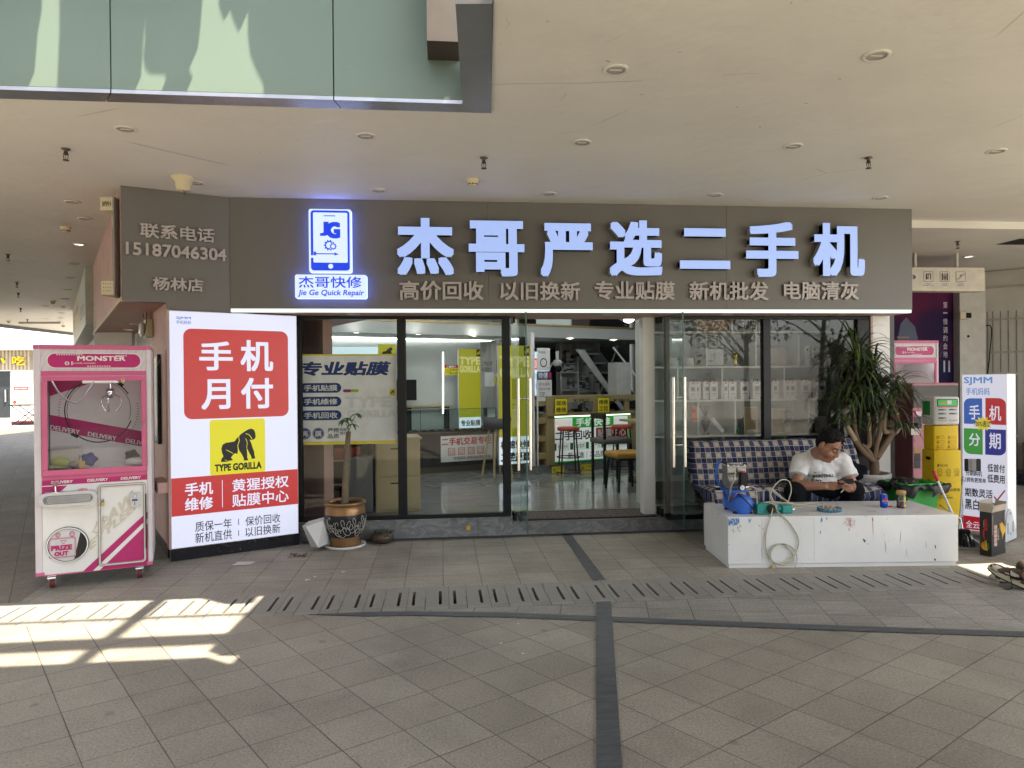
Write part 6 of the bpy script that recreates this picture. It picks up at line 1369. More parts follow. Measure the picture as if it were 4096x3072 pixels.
# standing lightbox sign
SGo = on(7, 622, 1212, .07); SGa = radians(-57)
def sgp(x, y, k=7): p = pln(k, x, y, SGo, SGa)-SGo; return (p.x*cos(SGa)+p.y*sin(SGa), p.z+.0)
SW, SH = sgp(870, 700)[0], sgp(619, 356)[1]
sg = thing('standing_sign', 'white standing sign with red, blue and green squares on grey triangular feet', 'sign', SGo, SGa)
MB().box(0, .002, 0, SW, .25, SH, m_white, bev=.004).build('box', sg)
def sgb(x0, y0, x1, y1): xm, ym = (x0+x1)/2, (y0+y1)/2; return sgp(x0, ym)[0], SH-sgp(xm, y0)[1], sgp(x1, ym)[0], SH-sgp(xm, y1)[1]
P = Panel(SW, SH, SW, SH, 0, 0, .001)
SWl = E('stand_white_lit', (.80, .80, .95), .62); SB = E('stand_blue_lit', (.03, .13, .55), .5); SR = E('stand_red_lit', (.55, .015, .025), .5); SG = E('stand_green_lit', (.05, .36, .05), .5); SN = E('stand_navy_lit', (.015, .02, .28), .5); SL = E('stand_light_blue', (.10, .32, .75), .5)
P.rect(.004, .004, SW-.004, SH-.004, SWl)
P.text('SJMM', *sgb(630, 370, 787, 416), SL, .02); P.text('手机妈妈', *sgb(641, 430, 772, 470), SL, .012)
def leaf(b, m_, rc):
    x0, y0, x1, y1 = b; r = min(x1-x0, y1-y0)*.36; pts = []
    for i, (cx, cy, ex, ey, a0) in enumerate(((x1, y0, -1, 1, -90), (x1, y1, -1, -1, 0), (x0, y1, 1, -1, 90), (x0, y0, 1, 1, 180))):
        if i in rc: pts += [(cx+ex*r+r*cos(radians(a0+90*k/6)), cy+ey*r+r*sin(radians(a0+90*k/6))) for k in range(7)]
        else: pts.append((cx, cy))
    P.poly(pts, m_)
for b, m_, rc, ch, tb in (((630, 488, 731, 630), SB, (3, 1), '手', (658, 525, 718, 605)), ((749, 487, 863, 634), SR, (0,), '机', (770, 528, 836, 612)), ((630, 655, 734, 797), SG, (2,), '分', (658, 682, 720, 752)), ((748, 660, 863, 803), SN, (1,), '期', (770, 680, 834, 768))):
    leaf(sgb(*b), m_, rc); P.text(ch, *sgb(*tb), SWl, .012)
c = sgb(683, 585, 788, 672); cx, cy, rx, ry = (c[0]+c[2])/2, (c[1]+c[3])/2, (c[2]-c[0])/2, (c[3]-c[1])/2
P.poly([(cx+rx*(1 if k % 2 == 0 else .68)*cos(2*pi*k/24), cy+ry*(1 if k % 2 == 0 else .62)*sin(2*pi*k/24)) for k in range(24)], E('stand_yellow_lit', (.75, .62, .05), .6)); P.text('100%通过', *sgb(690, 612, 775, 645), Kp, .01)
for x in (633, 655, 677, 699): P.rr(*sgb(x, 822, x+26, 892), .012, (Kp, m_cgrey, m_clgrey, M('phone_dark', (.06, .06, .07), .3))[(x-633)//22]); 
P.text('分期购机', *sgb(641, 888, 732, 918), Kp, .02); P.text('让拥有更简单', *sgb(625, 926, 753, 953), Kp, .02)
P.text('低首付', *sgb(761, 852, 858, 898), Kp, .02); P.text('低费用', *sgb(761, 910, 857, 957), Kp, .02); P.text('期数灵活', *sgb(637, 988, 790, 1036), Kp, .02); P.text('黑白户包过', *sgb(637, 1052, 850, 1112), Kp, .02)
q = [sgp(*u) for u in ((797, 1030), (815, 1052), (858, 997))]; P.line([(a, SH-b) for a, b in q], .012, Rp)
b = sgb(624, 1133, 720, 1215); P.rect(0.004, SH-sgp(624, 1133)[1], SW-.004, SH-.012, SR); P.text('全云南可办', b[0]+.03, sgb(634, 1160, 640, 1200)[1], SW-.05, sgb(634, 1160, 640, 1200)[3], SWl, .005)
P.build('lit_face', sg)
m_ft = M('grey_painted_steel', (.50, .53, .55), .35, metal=.2)
def foot(x):
    mb = MB(); pts = [(-.10, -.05), (.24, -.05), (.235, .01), (.10, .22), (.06, .255), (.03, .255), (-.02, .22), (-.095, .01)]
    vs0 = [(x-.004, p[0]-.02, p[1]) for p in pts]; vs1 = [(x+.004, p[0]-.02, p[1]) for p in pts]; n = len(pts); mb.add(vs0+vs1, [tuple(range(n)), tuple(range(2*n-1, n-1, -1))]+[(k, n+k, n+(k+1) % n, (k+1) % n) for k in range(n)], m_ft)
    for y, z in ((.025, .215), (.03, .02)): mb.cyl((x-.006, y, z), (x+.012, y, z), .012, m_chrome, n=10)
    for yc, z0, z1 in ((-.03, .02, .13), (.115, .02, .13)): mb.prism(rr_pts(yc-.012, z0, yc+.012, z1, .011), 0, .0012, M('foot_hole', (.14, .14, .14), .6), mx=Matrix.Translation((x+.0048, 0, 0)) @ Matrix.Rotation(pi/2, 4, 'Z'))
    return mb.build('foot', sg)
foot(.006); foot(SW+.006)

# chilli box
m_bbox = M('black_carton', (.018, .017, .017), .35); m_kraft = M('kraft_inside', (.42, .36, .29), .7)
BO = on(11, 1218, 758, 0); p1, p2 = on(11, 1060, 725, 0), on(11, 1402, 700, 0)
va, vb = p1-BO, p2-BO; aa = atan2(-va.y, -va.x); wL, wR = va.length, vb.length
bx = thing('black_carton', 'tall open black carton with chilli pictures standing in front of the standing sign', 'carton', BO)
HB = at(11, 1222, 170, BO.y).z
mb = MB(); c3 = va+vb
pts = [Vector((0, 0, 0)), vb, c3, va]
up = Vector((0, 0, HB))
for i in range(4):
    a, b = pts[i], pts[(i+1) % 4]; mb.quad(a, b, b+up, a+up, m_bbox); inw = (c3*.5-(a+b)*.5).normalized()*.003; mb.quad(b+inw, a+inw, a+inw+up, b+inw+up, m_kraft)
mb.quad(pts[3], pts[2], pts[1], pts[0], m_bbox); mb.build('carton_body', bx)
def flap(a, b, out, h): mb = MB(); d = out.normalized()*h[0]+Vector((0, 0, h[1])); mb.quad(a+up, b+up, b+up+d-(b-a)*.04, a+up+d+(b-a)*.04, m_kraft); nrm = (b-a).cross(d).normalized()*.002; mb.quad(b+up+nrm, a+up+nrm, a+up+d+nrm+(b-a)*.04, b+up+d+nrm-(b-a)*.04, m_bbox if h[2] else m_kraft); return mb.build('flap', bx)
flap(pts[0], pts[1], -va, (.012, .06, 0)); flap(pts[3], pts[0], -vb, (.01, .08, 0)); flap(pts[2], pts[3], va, (.01, .09, 0)); flap(pts[1], pts[2], vb, (.03, .07, 1))
m_or = M('chilli_orange', (.62, .25, .02), .35); m_or2 = M('chilli_yellow', (.70, .42, .04), .35); m_chr = M('chilli_red', (.50, .02, .015), .3); m_chg = M('chilli_green', (.03, .20, .04), .35); m_pkt = M('pink_outline_letter', (.65, .40, .40), .4)
def face(o, d, name, fn):
    L = d.length; ang = atan2(d.y, d.x); P = Panel(L, HB, 100, 100*HB/L, 0, 0, -.001); fn(P); P.mb.build(name, bx, loc=o, rotz=ang)
def vtext(P, s, x0, y0, x1, y1, mat, bo=.03):               # characters running down a turned line
    vs, fs = glyphs(s, 0, 2); ax, bx_ = min(q[0] for q in vs), max(q[0] for q in vs); az, bz = min(q[1] for q in vs), max(q[1] for q in vs); y = P.lay()
    for i, (dx, dz) in enumerate(((0, 0), (bo, bo), (-bo, bo), (bo, -bo), (-bo, -bo))):
        P.mb.add([(P.X(x1-(q[1]+dz-az)/(bz-az)*(x1-x0)), y-.00004*i, P.Z(y0+(bx_-q[0]+dx)/(bx_-ax)*(y1-y0))) for q in vs], fs, mat)
def chil(P, pts, r, mat):
    y = P.lay(); sp2 = spline([(a, 0, b) for a, b in pts], 6); n = len(sp2)
    L = []; R_ = []
    for i, q in enumerate(sp2):
        t = sp2[min(i+1, n-1)]-sp2[max(i-1, 0)]; l = sqrt(t.x**2+t.z**2) or 1; w_ = r*sin(pi*(.12+.86*i/(n-1))); L.append((q.x-t.z/l*w_, q.z+t.x/l*w_)); R_.append((q.x+t.z/l*w_, q.z-t.x/l*w_))
    for i in range(n-1): P.poly([L[i], L[i+1], R_[i+1], R_[i]], mat, y)
def fr_(P):
    H_ = P.ph
    vtext(P, '麻辣香脆椒', 16, H_*.30, 38, H_*.78, m_pkt, .03); vtext(P, '香脆可口', 42, H_*.40, 50, H_*.66, M('cream_letter', (.6, .5, .4), .4), .01)
    for dx, m_, y0 in ((0, m_or, .28), (12, m_or2, .27), (22, m_or, .31), (32, m_or2, .36)): chil(P, [(58+dx, H_*y0), (64+dx*.8, H_*(y0+.1)), (76+dx*.3, H_*.5), (72, H_*(.66-dx*.002))], 7, m_)
    chil(P, [(52, H_*.30), (58, H_*.42), (68, H_*.52)], 4, m_chg)
    P.line([(5, H_*.06), (5, H_*.5)], 2, M('cream_letter', (.6, .5, .4), .4)); P.line([(92, H_*.04), (92, H_*.3)], 2, M('cream_letter', (.6, .5, .4), .4)); P.line([(92, H_*.7), (92, H_*.88)], 1.2, m_cgrey)
def fl_(P):
    H_ = P.ph
    vtext(P, '麻辣鲜香', 42, H_*.16, 66, H_*.42, m_chr, .03); vtext(P, '休闲零食', 32, H_*.2, 40, H_*.36, M('cream_letter', (.6, .5, .4), .4), .01)
    chil(P, [(44, H_*.36), (34, H_*.48), (38, H_*.58), (50, H_*.66)], 7, m_chr)
    for dx, m_ in ((0, m_or), (14, m_or2), (28, m_or), (40, m_or2)): chil(P, [(14+dx, H_*(.72-.002*dx)), (18+dx, H_*.80), (40+dx*.6, H_*.86), (62+dx*.2, H_*.84)], 7, m_)
    chil(P, [(64, H_*.70), (70, H_*.78), (80, H_*.82)], 4, m_chg); chil(P, [(76, H_*.70), (80, H_*.78), (82, H_*.84)], 3.4, m_chg)
face(Vector((0, 0, 0)), vb, 'printed_side', fr_); face(va, -va, 'printed_side', fl_)
P = None
# litter scoop and broom behind the white table
dp = on(11, 900, 660, 0); t = thing('dustpan', 'grey dustpan with black broom head between the white table and the carton', 'dustpan', (dp.x, dp.y+.05, 0), radians(-25))
mb = MB(); mb.slab([(-.22, -.04), (.12, -.06), (.12, .24), (-.22, .24)], .004, .010, m_cgrey); mb.box(-.23, -.04, .004, -.22, .24, .06, m_cgrey); mb.box(.12, -.04, .004, .13, .24, .06, m_cgrey); mb.box(-.23, .235, .004, .13, .245, .08, m_cgrey); mb.build('pan', t)
mb = MB(); rnd = random.Random(5)
for k in range(90):
    x = -.17+.25*rnd.random(); mb.tube([(x, .16+rnd.uniform(-.02, .03), .12), (x+rnd.uniform(-.03, .03)-.01, .04+rnd.uniform(-.05, .03), .015)], .004, m_black, 4)
mb.box(-.18, .13, .11, .09, .2, .15, m_black, bev=.01); mb.build('broom_head', t)
MB().tube([(.0, .16, .15), (.10, .42, .62)], .008, m_cgrey, 8).build('handle', t); MB().tube([(.06, .24, .06), (.02, .18, .24), (-.12, .35, .34)], .006, m_chrome, 8).build('wire_handle', t)
o = MB().ell((0, 0, .0), (.13, .10, .07), M('pink_rag', (.50, .12, .16), .9, bmp=.5)).build('cloth_rag', loc=(dp.x-.12, dp.y+.25, .06)); tag(o, 'crumpled pink rag beside the dustpan', 'rag')
# mop leaning on the yellow stand
a, b, c = at(7, 462, 888, 6.36), at(7, 485, 945, 6.34), at(7, 562, 1118, 6.28)
t = thing('mop', 'white mop handle with red grip leaning behind the white table', 'mop', (0, 0, 0))
foot_ = c+(c-b)*.9; MB().tube([b, c, foot_], .011, m_white, 8).build('handle', t); MB().tube([a, b], .016, M('grip_red', (.50, .03, .03), .4), 10).build('grip', t)
MB().ell(foot_+Vector((0, 0, .0)), (.10, .08, .05), m_cgrey).build('mop_head', t)
# ------------------------------------------------------------------ white display shelves behind the right window
m_shelf = M('shelf_white', (.60, .62, .58), .45, var=.04); m_sback = M('shelf_back', (.36, .40, .40), .6)
SY = 7.95; sx0, sx1 = 2.36, at(6, 1330, 500, SY).x
zs_ = [at(6, 700, y, SY).z for y in (150, 385, 610, 850)]; zs_ = [zs_[0]+.40]+zs_+[.42]
su = thing('display_shelves', 'tall white cubbyhole shelves full of boxed goods behind the right shop window', 'shelves', (sx0, SY, 0))
mb = MB()
for z in zs_+[.13]: mb.box(0, 0, z-.011, sx1-sx0, .34, z+.011, m_shelf)
mb.build('shelf', su)
rows = [(zs_[1], zs_[0], (325, 560, 800)), (zs_[2], zs_[1], (385, 720, 1010)), (zs_[3], zs_[2], (190, 490, 910)), (zs_[4], zs_[3], (325, 577, 1075)), (zs_[5], zs_[4], (495, 915)), (.13, .42, (300, 700, 1000))]
mb = MB()
for a, b, xs in rows:
    for x in xs:
        X = at(6, x, 500, SY).x-sx0; mb.box(X-.009, .001, min(a, b)+.0112, X+.009, .338, max(a, b)-.0112, m_shelf)
mb.box(sx1-sx0, 0, .1, sx1-sx0+.018, .34, zs_[0], m_shelf); mb.box(-.02, 0, .1, -.001, .34, zs_[0], m_shelf); mb.build('divider', su)
MB().box(0, .341, .1, sx1-sx0, .35, zs_[0], m_sback).build('back_panel', su)
def shx(x): return at(6, x, 500, SY+.05).x
m_bxw = M('blister_white', (.62, .63, .64), .35); m_bxc = glass_mat('clear_pack', (.90, .94, .97), .7)
pk = MB(); pk.box(0, 0, 0, .105, .10, .205, m_bxw, bev=.003)
P = Panel(.105, .205, 100, 200, 0, 0, -.0005); P.rect(18, 50, 82, 110, m_cgrey); P.rr(30, 58, 70, 100, 12, M('pack_dark', (.08, .08, .09), .3)); P.rect(30, 12, 70, 20, Rp); P.text('充电套装', 20, 126, 80, 142, Kp); P.rect(14, 152, 80, 156, m_cgrey); P.rect(14, 164, 70, 168, m_cgrey); P.circ(84, 184, 7, Rp)
pk = pk.build('boxed_accessory'); P.build('print', pk); tg = MB(); tg.tube([(.03, .05, .205), (.03, .05, .232), (.08, .05, .232), (.08, .05, .205)], .006, m_black, 6); tg.build('hang_tab', pk)
k = 0
for x, s in ((262, 1), (292, 1), (366, 1), (405, 1), (500, .6), (540, 1.0), (610, 1.15), (698, 1.15), (835, .9), (915, .6), (945, 1.0), (1030, 1.3), (1130, 1.2)):
    o = pk if k == 0 else pk.copy(); p = Vector((shx(x), SY+.04+.02*(k % 3), zs_[3]+.0115))
    if k:
        COL.objects.link(o)
        for ch in pk.children: c = ch.copy(); COL.objects.link(c); c.parent = o
    o.location = p; o.scale = (s*.92, 1, 1); tag(o, 'white boxed phone accessory with black hang tab in the middle row of the window shelves', 'box', 'boxed accessories on the middle shelf'); k += 1
for x, w_, h_, c, lb_, row in ((248, .085, .19, (.42, .33, .29), 'blush pink book-like box beside the planter in the upper row of the window shelves', 2), (140, .1, .10, (.5, .5, .47), 'white ribbed planter at the left end of the upper row of shelves', 2),
                               (820, .20, .21, (.34, .27, .22), 'greyish brown square box left of centre in the right window upper row', 2), (1052, .07, .24, (.62, .62, .60), 'narrow white box with a black bird mark in the upper row of shelves', 2), (1100, .14, .24, (.36, .36, .37), 'broad grey box right of the bird-marked box', 2), (1175, .10, .22, (.42, .36, .35), 'pinkish grey box at the right of the upper row of shelves', 2),
                               (640, .17, .40, (.40, .30, .19), 'framed tan pinboard standing in the lower row, left of the window bar', 4), (828, .16, .36, (.36, .28, .17), 'framed tan pinboard standing in the lower row, right of the window bar', 4), (1148, .10, .20, (.66, .66, .65), 'small white cabinet box at the right of the lower row of shelves', 4), (598, .03, .09, (.05, .30, .12), 'small green bottle in the lower row of shelves', 4),
                               (330, .42, .16, (.36, .25, .13), 'brown cardboard box on top of the window shelves', 1), (585, .27, .16, (.55, .56, .58), 'white printed board on top of the window shelves', 1), (945, .08, .15, (.55, .57, .60), 'white packet at the left of the lowest visible row', 5), (1005, .06, .15, (.60, .6, .6), 'white packet with a ring in the lowest visible row', 5), (1050, .10, .14, (.5, .53, .56), 'wide pale packet in the lowest visible row', 5), (1130, .10, .16, (.45, .46, .5), 'grey packet at the right of the lowest visible row', 5)):
    o = MB(); z = zs_[row]+.0115
    if 'planter' in lb_: o.lathe([(.0001, 0), (.05, 0), (.055, .1), (.05, .1), (.045, .06), (.0001, .06)], M('planter_white', (.6, .6, .57), .5), 20, (.05, .08, 0))
    elif 'pinboard' in lb_:
        o.box(0, .08, 0, w_, .10, h_*.82, M('pin_tan', (.34, .25, .15), .8)); t_ = .014; fr_m = M('pin_frame', (.50, .40, .24), .5)
        for q in ((0, 0, t_, h_*.82), (w_-t_, 0, w_, h_*.82), (t_, 0, w_-t_, t_), (t_, h_*.82-t_, w_-t_, h_*.82)): o.box(q[0], .07, q[1], q[2], .0795, q[3], fr_m)
    elif 'bottle' in lb_: o.lathe([(.0001, 0), (.016, 0), (.016, .06), (.008, .07), (.008, .09), (.0001, .09)], M('green_bottle', c, .2), 14, (.015, .1, 0))
    else: o.box(0, .06, 0, w_, .16, h_, M('goods_%d' % int(x), c, .45), bev=.004)
    nm = 'planter' if 'planter' in lb_ else 'pinboard' if 'pinboard' in lb_ else 'bottle' if 'bottle' in lb_ else 'goods_box'
    if 'printed board' in lb_:
        P = Panel(w_, h_, 150, 90, 0, 0, .059); P.text('屏幕贴', 12, 18, 138, 78, Kp, .035); P.mb.v and [o.add(P.mb.v, P.mb.f, Kp)]
    if 'bird' in lb_: o.add([(.012, .058, .19), (.03, .058, .2), (.055, .058, .22), (.04, .058, .19), (.05, .058, .17), (.03, .058, .18)], [(0, 1, 2, 3, 4, 5)], Kp)
    o = o.build(nm, loc=(shx(x), SY, z)); tag(o, lb_, nm.replace('_', ' '))
t = thing('framed_picture', 'black framed print of a grey phone leaning in the upper row of window shelves', 'picture', (shx(393), SY+.1, zs_[2]+.012))
MB().box(0, 0, 0, .225, .02, .22, m_black, bev=.002).build('frame', t); P = Panel(.20, .195, 100, 100, .012, .012, -.001); P.rect(0, 0, 100, 100, M('print_greywhite', (.42, .44, .44), .4)); P.rr(42, 20, 78, 80, 8, m_cgrey); P.rect(10, 70, 36, 74, Kp); P.rect(10, 78, 30, 81, Kp); P.build('print', t)
o = MB().lathe([(.0001, 0), (.03, 0), (.028, .05), (.022, .08), (.034, .10), (.036, .13), (.022, .155), (.010, .16), (.0001, .16)], M('gold_lacquer', (.50, .40, .05), .15, metal=.7), 20).build('gold_ornament', loc=(shx(595), SY+.12, zs_[2]+.012)); tag(o, 'small shiny gold ornament in the upper row of the window shelves', 'ornament')
t = thing('potted_plant', 'bushy green plant in a white pot in the lower row behind the right window', 'potted plant', (shx(942), SY+.16, zs_[4]+.0115))
MB().lathe([(.0001, .02), (.06, .02), (.07, .03), (.072, .12), (.064, .12), (.06, .09), (.0001, .09)], M('pot_ivory', (.58, .55, .48), .4), 24).build('pot', t); MB().box(-.06, -.06, 0, .06, .06, .02, m_cgrey).build('saucer', t)
def leaves(mb, c, r, n, s, mat, rnd, squash=1):
    for k in range(n):
        d = Vector((rnd.gauss(0, 1), rnd.gauss(0, 1), rnd.gauss(0, 1)*squash)); d = d.normalized()*r*rnd.random()**.5; p = Vector(c)+d
        q = Quaternion(Vector((rnd.uniform(-1, 1), rnd.uniform(-1, 1), rnd.uniform(-1, 1))).normalized(), rnd.uniform(0, 6.3)); w_ = s*rnd.uniform(.7, 1.3)
        mb.add([p+q @ Vector(v) for v in ((-w_, 0, 0), (-w_*.2, -w_*.32, .12*w_), (w_, 0, -.1*w_), (-w_*.2, w_*.32, .12*w_))], [(0, 1, 2, 3)], mat)
m_pl = M('pot_leaf', (.03, .07, .025), .5, var=.3); mb = MB(); leaves(mb, (0, 0, .22), .09, 170, .028, m_pl, random.Random(2)); mb.build('foliage', t)
t = thing('trailing_plant', 'dark trailing plant in a small white pot right in the lower shelf row', 'potted plant', (shx(1120), SY+.2, zs_[4]+.0115))
MB().lathe([(.0001, 0), (.035, 0), (.045, .1), (.0001, .09)], m_white, 18).build('pot', t); mb = MB(); leaves(mb, (0, 0, .15), .08, 90, .03, m_pl, random.Random(4)); mb.build('foliage', t)
t = thing('black_vase', 'black vase with thin dry sprigs in the left lower cubbyhole of the window shelves', 'vase', (shx(395), SY+.15, zs_[4]+.0115))
MB().lathe([(.0001, 0), (.05, 0), (.05, .01), (.02, .03), (.03, .08), (.05, .14), (.045, .2), (.03, .22), (.0001, .21)], m_black, 20).build('body', t); mb = MB(); rnd = random.Random(9)
for k in range(14): mb.tube([(0, 0, .2), (rnd.uniform(-.07, .07), rnd.uniform(-.05, .05), .34)], .003, m_bark, 4)
mb.build('sprig', t)
o = MB().cyl((0, 0, 0), (.13, 0, -.16), .035, m_bxw, n=18).build('white_bottle_tilted', loc=(shx(425), SY+.1, zs_[4]+.2)); o.name = 'thermos'; tag(o, 'white cylinder leaning in the left lower cubbyhole of the window shelves', 'flask')
o = MB().ell((0, 0, 0), (.09, .06, .03), M('white_cloth', (.62, .60, .55), .9, bmp=.6)).build('crumpled_cloth', loc=(shx(690), SY+.1, zs_[4]+.04)); tag(o, 'crumpled white cloth in front of the left pinboard', 'cloth')

# ------------------------------------------------------------------ plaid sofa
def plaid(name, ax):
    m, b = new_mat(name); s = nn(m, 'ShaderNodeSeparateXYZ'); lk(m, coords(m), s.inputs[0]); p = .1065
    nz = mth(m, 'MULTIPLY', mth(m, 'SUBTRACT', noise(m, coords(m), 3, 2), .5), .03)
    def band(o):
        f = mth(m, 'FRACT', mth(m, 'DIVIDE', mth(m, 'ADD', o, nz), p)); nv = mth(m, 'LESS_THAN', f, .45)
        br = mth(m, 'GREATER_THAN', mth(m, 'ABSOLUTE', mth(m, 'SUBTRACT', f, .72)), .17); wl_ = mth(m, 'LESS_THAN', mth(m, 'ABSOLUTE', mth(m, 'SUBTRACT', f, .47)), .024); wl2 = mth(m, 'GREATER_THAN', f, .965)
        return nv, br, mth(m, 'MAXIMUM', wl_, wl2)
    n1, b1, w1 = band(s.outputs[ax[0]]); n2, b2, w2 = band(s.outputs[ax[1]])
    cream = (.40, .355, .30); c = mix(m, mth(m, 'MULTIPLY', mth(m, 'MAXIMUM', b1, b2), .6), cream, (.20, .135, .12))
    c = mix(m, mth(m, 'MAXIMUM', n1, n2), c, (.052, .058, .10)); c = mix(m, mth(m, 'MULTIPLY', n1, n2), c, (.014, .018, .055)); c = mix(m, mth(m, 'MULTIPLY', mth(m, 'MAXIMUM', w1, w2), .55), c, (.55, .52, .48))
    wv = noise(m, vmth(m, 'MULTIPLY', coords(m), (400, 400, 400)), 1, 2); c = mix(m, .5, c, ramp(m, wv, ((.3, .75), (.7, 1.2))), 'MULTIPLY')
    lk(m, c, b.inputs['Base Color']); b.inputs['Roughness'].default_value = .9; b.inputs['Specular IOR Level'].default_value = .2
    lk(m, bump(m, noise(m, coords(m), 9, 3), .35, .02), b.inputs['Normal']); return m
m_pxz, m_pxy = plaid('plaid_upright', (0, 2)), plaid('plaid_seat', (0, 1))
sf = thing('plaid_sofa', 'navy and cream plaid folding sofa against the right shop window', 'sofa', (2.52, 7.0, 0))
def bar_cushion(name, prof, x0, x1, mat, n=40, sag=.008, seed=1, endr=.05):
    mb = MB(); rnd = random.Random(seed); m = len(prof); vs = []; cy = sum(p[0] for p in prof)/m; cz = sum(p[1] for p in prof)/m; ph = [rnd.uniform(0, 6) for _ in range(m)]
    for i in range(n+1):
        x = x0+(x1-x0)*i/n; e = min(x-x0, x1-x); s = 1 if e > endr else sqrt(max(0, 1-((endr-e)/endr)**2))*.35+.65
        for j, (y, z) in enumerate(prof): d = sag*sin(x*9+ph[j])+sag*.6*sin(x*23+ph[j]*2); vs.append((x, cy+(y-cy)*s-d*.5, cz+(z-cz)*s+d))
    fs = [(i*m+j, i*m+(j+1) % m, (i+1)*m+(j+1) % m, (i+1)*m+j) for i in range(n) for j in range(m)]+[tuple(range(m-1, -1, -1)), tuple(range(n*m, n*m+m))]
    mb.add(vs, fs, mat, True); return mb.build(name, sf)
bar_cushion('backrest', [(-.20, .47), (-.17, .62), (-.12, .78), (-.075, .90), (-.03, .955), (.04, .965), (.09, .93), (.10, .86), (.06, .7), (.02, .5), (-.1, .44)], 0, 1.80, m_pxz)
bar_cushion('seat', [(-.62, .44), (-.61, .50), (-.56, .54), (-.45, .55), (-.25, .54), (-.12, .52), (-.10, .44), (-.30, .39), (-.58, .385)], .04, 1.78, m_pxy, seed=3, sag=.012)
mb = MB(); mb.box(.1, -.58, .32, 1.7, .0, .38, m_black); 
mb.build('base', sf)
for x in (.16, 1.6):
    for y in (-.5, -.05): MB().cyl((x, y, 0), (x, y, .32), .02, m_chrome, n=12).build('leg', sf)
# drooping corner of the seat cover
mb = MB(); G = 14; vs = []
for i in range(G+1):
    for j in range(G+1):
        u, v = i/G, j/G; x = .02+u*.42; z = .54-v*.20*(1-.45*u)-.02*sin(u*7)*v; y = -.625-.035*sin(v*2.4)-.05*(1-u)*v+.012*sin(u*15+v*3); vs.append((x, y, z))
mb.add(vs, [(i*(G+1)+j, (i+1)*(G+1)+j, (i+1)*(G+1)+j+1, i*(G+1)+j+1) for i in range(G) for j in range(G)], m_pxz, True); o = mb.build('cover_fold', sf); sm_ = o.modifiers.new('thick', 'SOLIDIFY'); sm_.thickness = .008
o = MB().ell((0, 0, 0), (.10, .08, .07), M('red_bag', (.30, .02, .025), .5, bmp=.4)).build('red_bag', loc=(2.62, 6.55, .07)); tag(o, 'small red bag on the ground under the left end of the sofa', 'bag')
jk_ = MB(); rnd = random.Random(8)
for k in range(10): jk_.ell((rnd.uniform(-.09, .07), rnd.uniform(-.04, .04), rnd.uniform(0, .16)), (.07, .05, .05), M('black_jacket', (.016, .016, .018), .8, bmp=.4), 10, 7)

# ------------------------------------------------------------------ white box table and what stands on it
TO = Vector((2.39, 5.68, 0)); TA = atan2(-.17, 1.95); TW = sqrt(.17**2+1.95**2); TD = .70
TZ = at(8, 385, 772, 5.68).z
m_tab, b_ = new_mat('white_table_paint'); pp = coords(m_tab)
sc_ = ramp(m_tab, noise(m_tab, vmth(m_tab, 'MULTIPLY', pp, (14, 14, 2.2)), 1, 9, .8, 1.5), ((.70, 0.), (.76, 1.)))
st_ = ramp(m_tab, noise(m_tab, pp, 2.2, 6, .6), ((.35, (.66, .665, .655)), (.7, (.745, .745, .735))))
ck = ramp(m_tab, noise(m_tab, pp, 22, 7, .75, 2), ((.725, 0.), (.745, 1.)))
lk(m_tab, mix(m_tab, mth(m_tab, 'MULTIPLY', ck, .8), mix(m_tab, mth(m_tab, 'MULTIPLY', sc_, .25), st_, (.35, .34, .32)), (.10, .095, .09)), b_.inputs['Base Color']); b_.inputs['Roughness'].default_value = .22
tb = thing('box_table', 'long scuffed white box table with blue and red paint splashes in front of the sofa', 'table', TO, TA)
tbm = MB(); tbm.box(0, 0, .035, TW, TD, TZ, m_tab, bev=.004)
mb = MB(); mb.box(.012, .012, 0, TW-.012, TD-.012, .034, m_tab); mb.build('plinth', tb)
def tf(x, y, k=8): p = pln(k, x, y, TO, TA)-TO; return (p.x*cos(TA)+p.y*sin(TA), p.z)
mb = MB()
for x in (640, 1025): q = tf(x, 850); mb.box(q[0]-.0012, -.0006, .05, q[0]+.0012, -.0002, TZ-.006, m_cgrey)
for (x, y), (x2, y2), c in (((1550, 1000), (1557, 1035), m_dark), ((640, 970), (640, 1090), m_cgrey)): a, b = tf(x, y), tf(x2, y2)
mb.build('seam', tb)
pm = {'b': M('paint_blue', (.05, .22, .50), .4), 'n': M('paint_navy_chip', (.03, .035, .06), .5), 'p': M('paint_pink', (.60, .38, .40), .5), 'r': M('paint_red', (.50, .06, .06), .4), 'k': M('paint_chip', (.05, .05, .05), .6)}
mb = tbm; rnd = random.Random(21)
def stroke(x, y, dx, dy, w_, c):
    pts = []; n = 5; L = []; R_ = []
    for i in range(n+1):
        f = i/n; a = tf(x+dx*f+rnd.uniform(-1.5, 1.5), y+dy*f); ww = w_*sin(pi*(.08+.84*f))*rnd.uniform(.6, 1.2)*.000001+w_*sin(pi*(.08+.84*f))*.00115; L.append((a[0]-ww, a[1])); R_.append((a[0]+ww, a[1]))
    for i in range(n): mb.add([(L[i][0], -.0012, L[i][1]), (R_[i][0], -.0012, R_[i][1]), (R_[i+1][0], -.0012, R_[i+1][1]), (L[i+1][0], -.0012, L[i+1][1])], [(0, 1, 2, 3)], pm[c])
for k in range(80): x = 392+78*rnd.random()**1.4; stroke(x, 776+rnd.uniform(0, 40), rnd.uniform(1, 14), rnd.uniform(5, 26), rnd.uniform(1, 3.6), 'b')
for k in range(14): stroke(rnd.uniform(415, 480), rnd.uniform(820, 875), rnd.uniform(3, 12), rnd.uniform(5, 22), rnd.uniform(1, 2.5), 'n' if k % 2 else 'b')
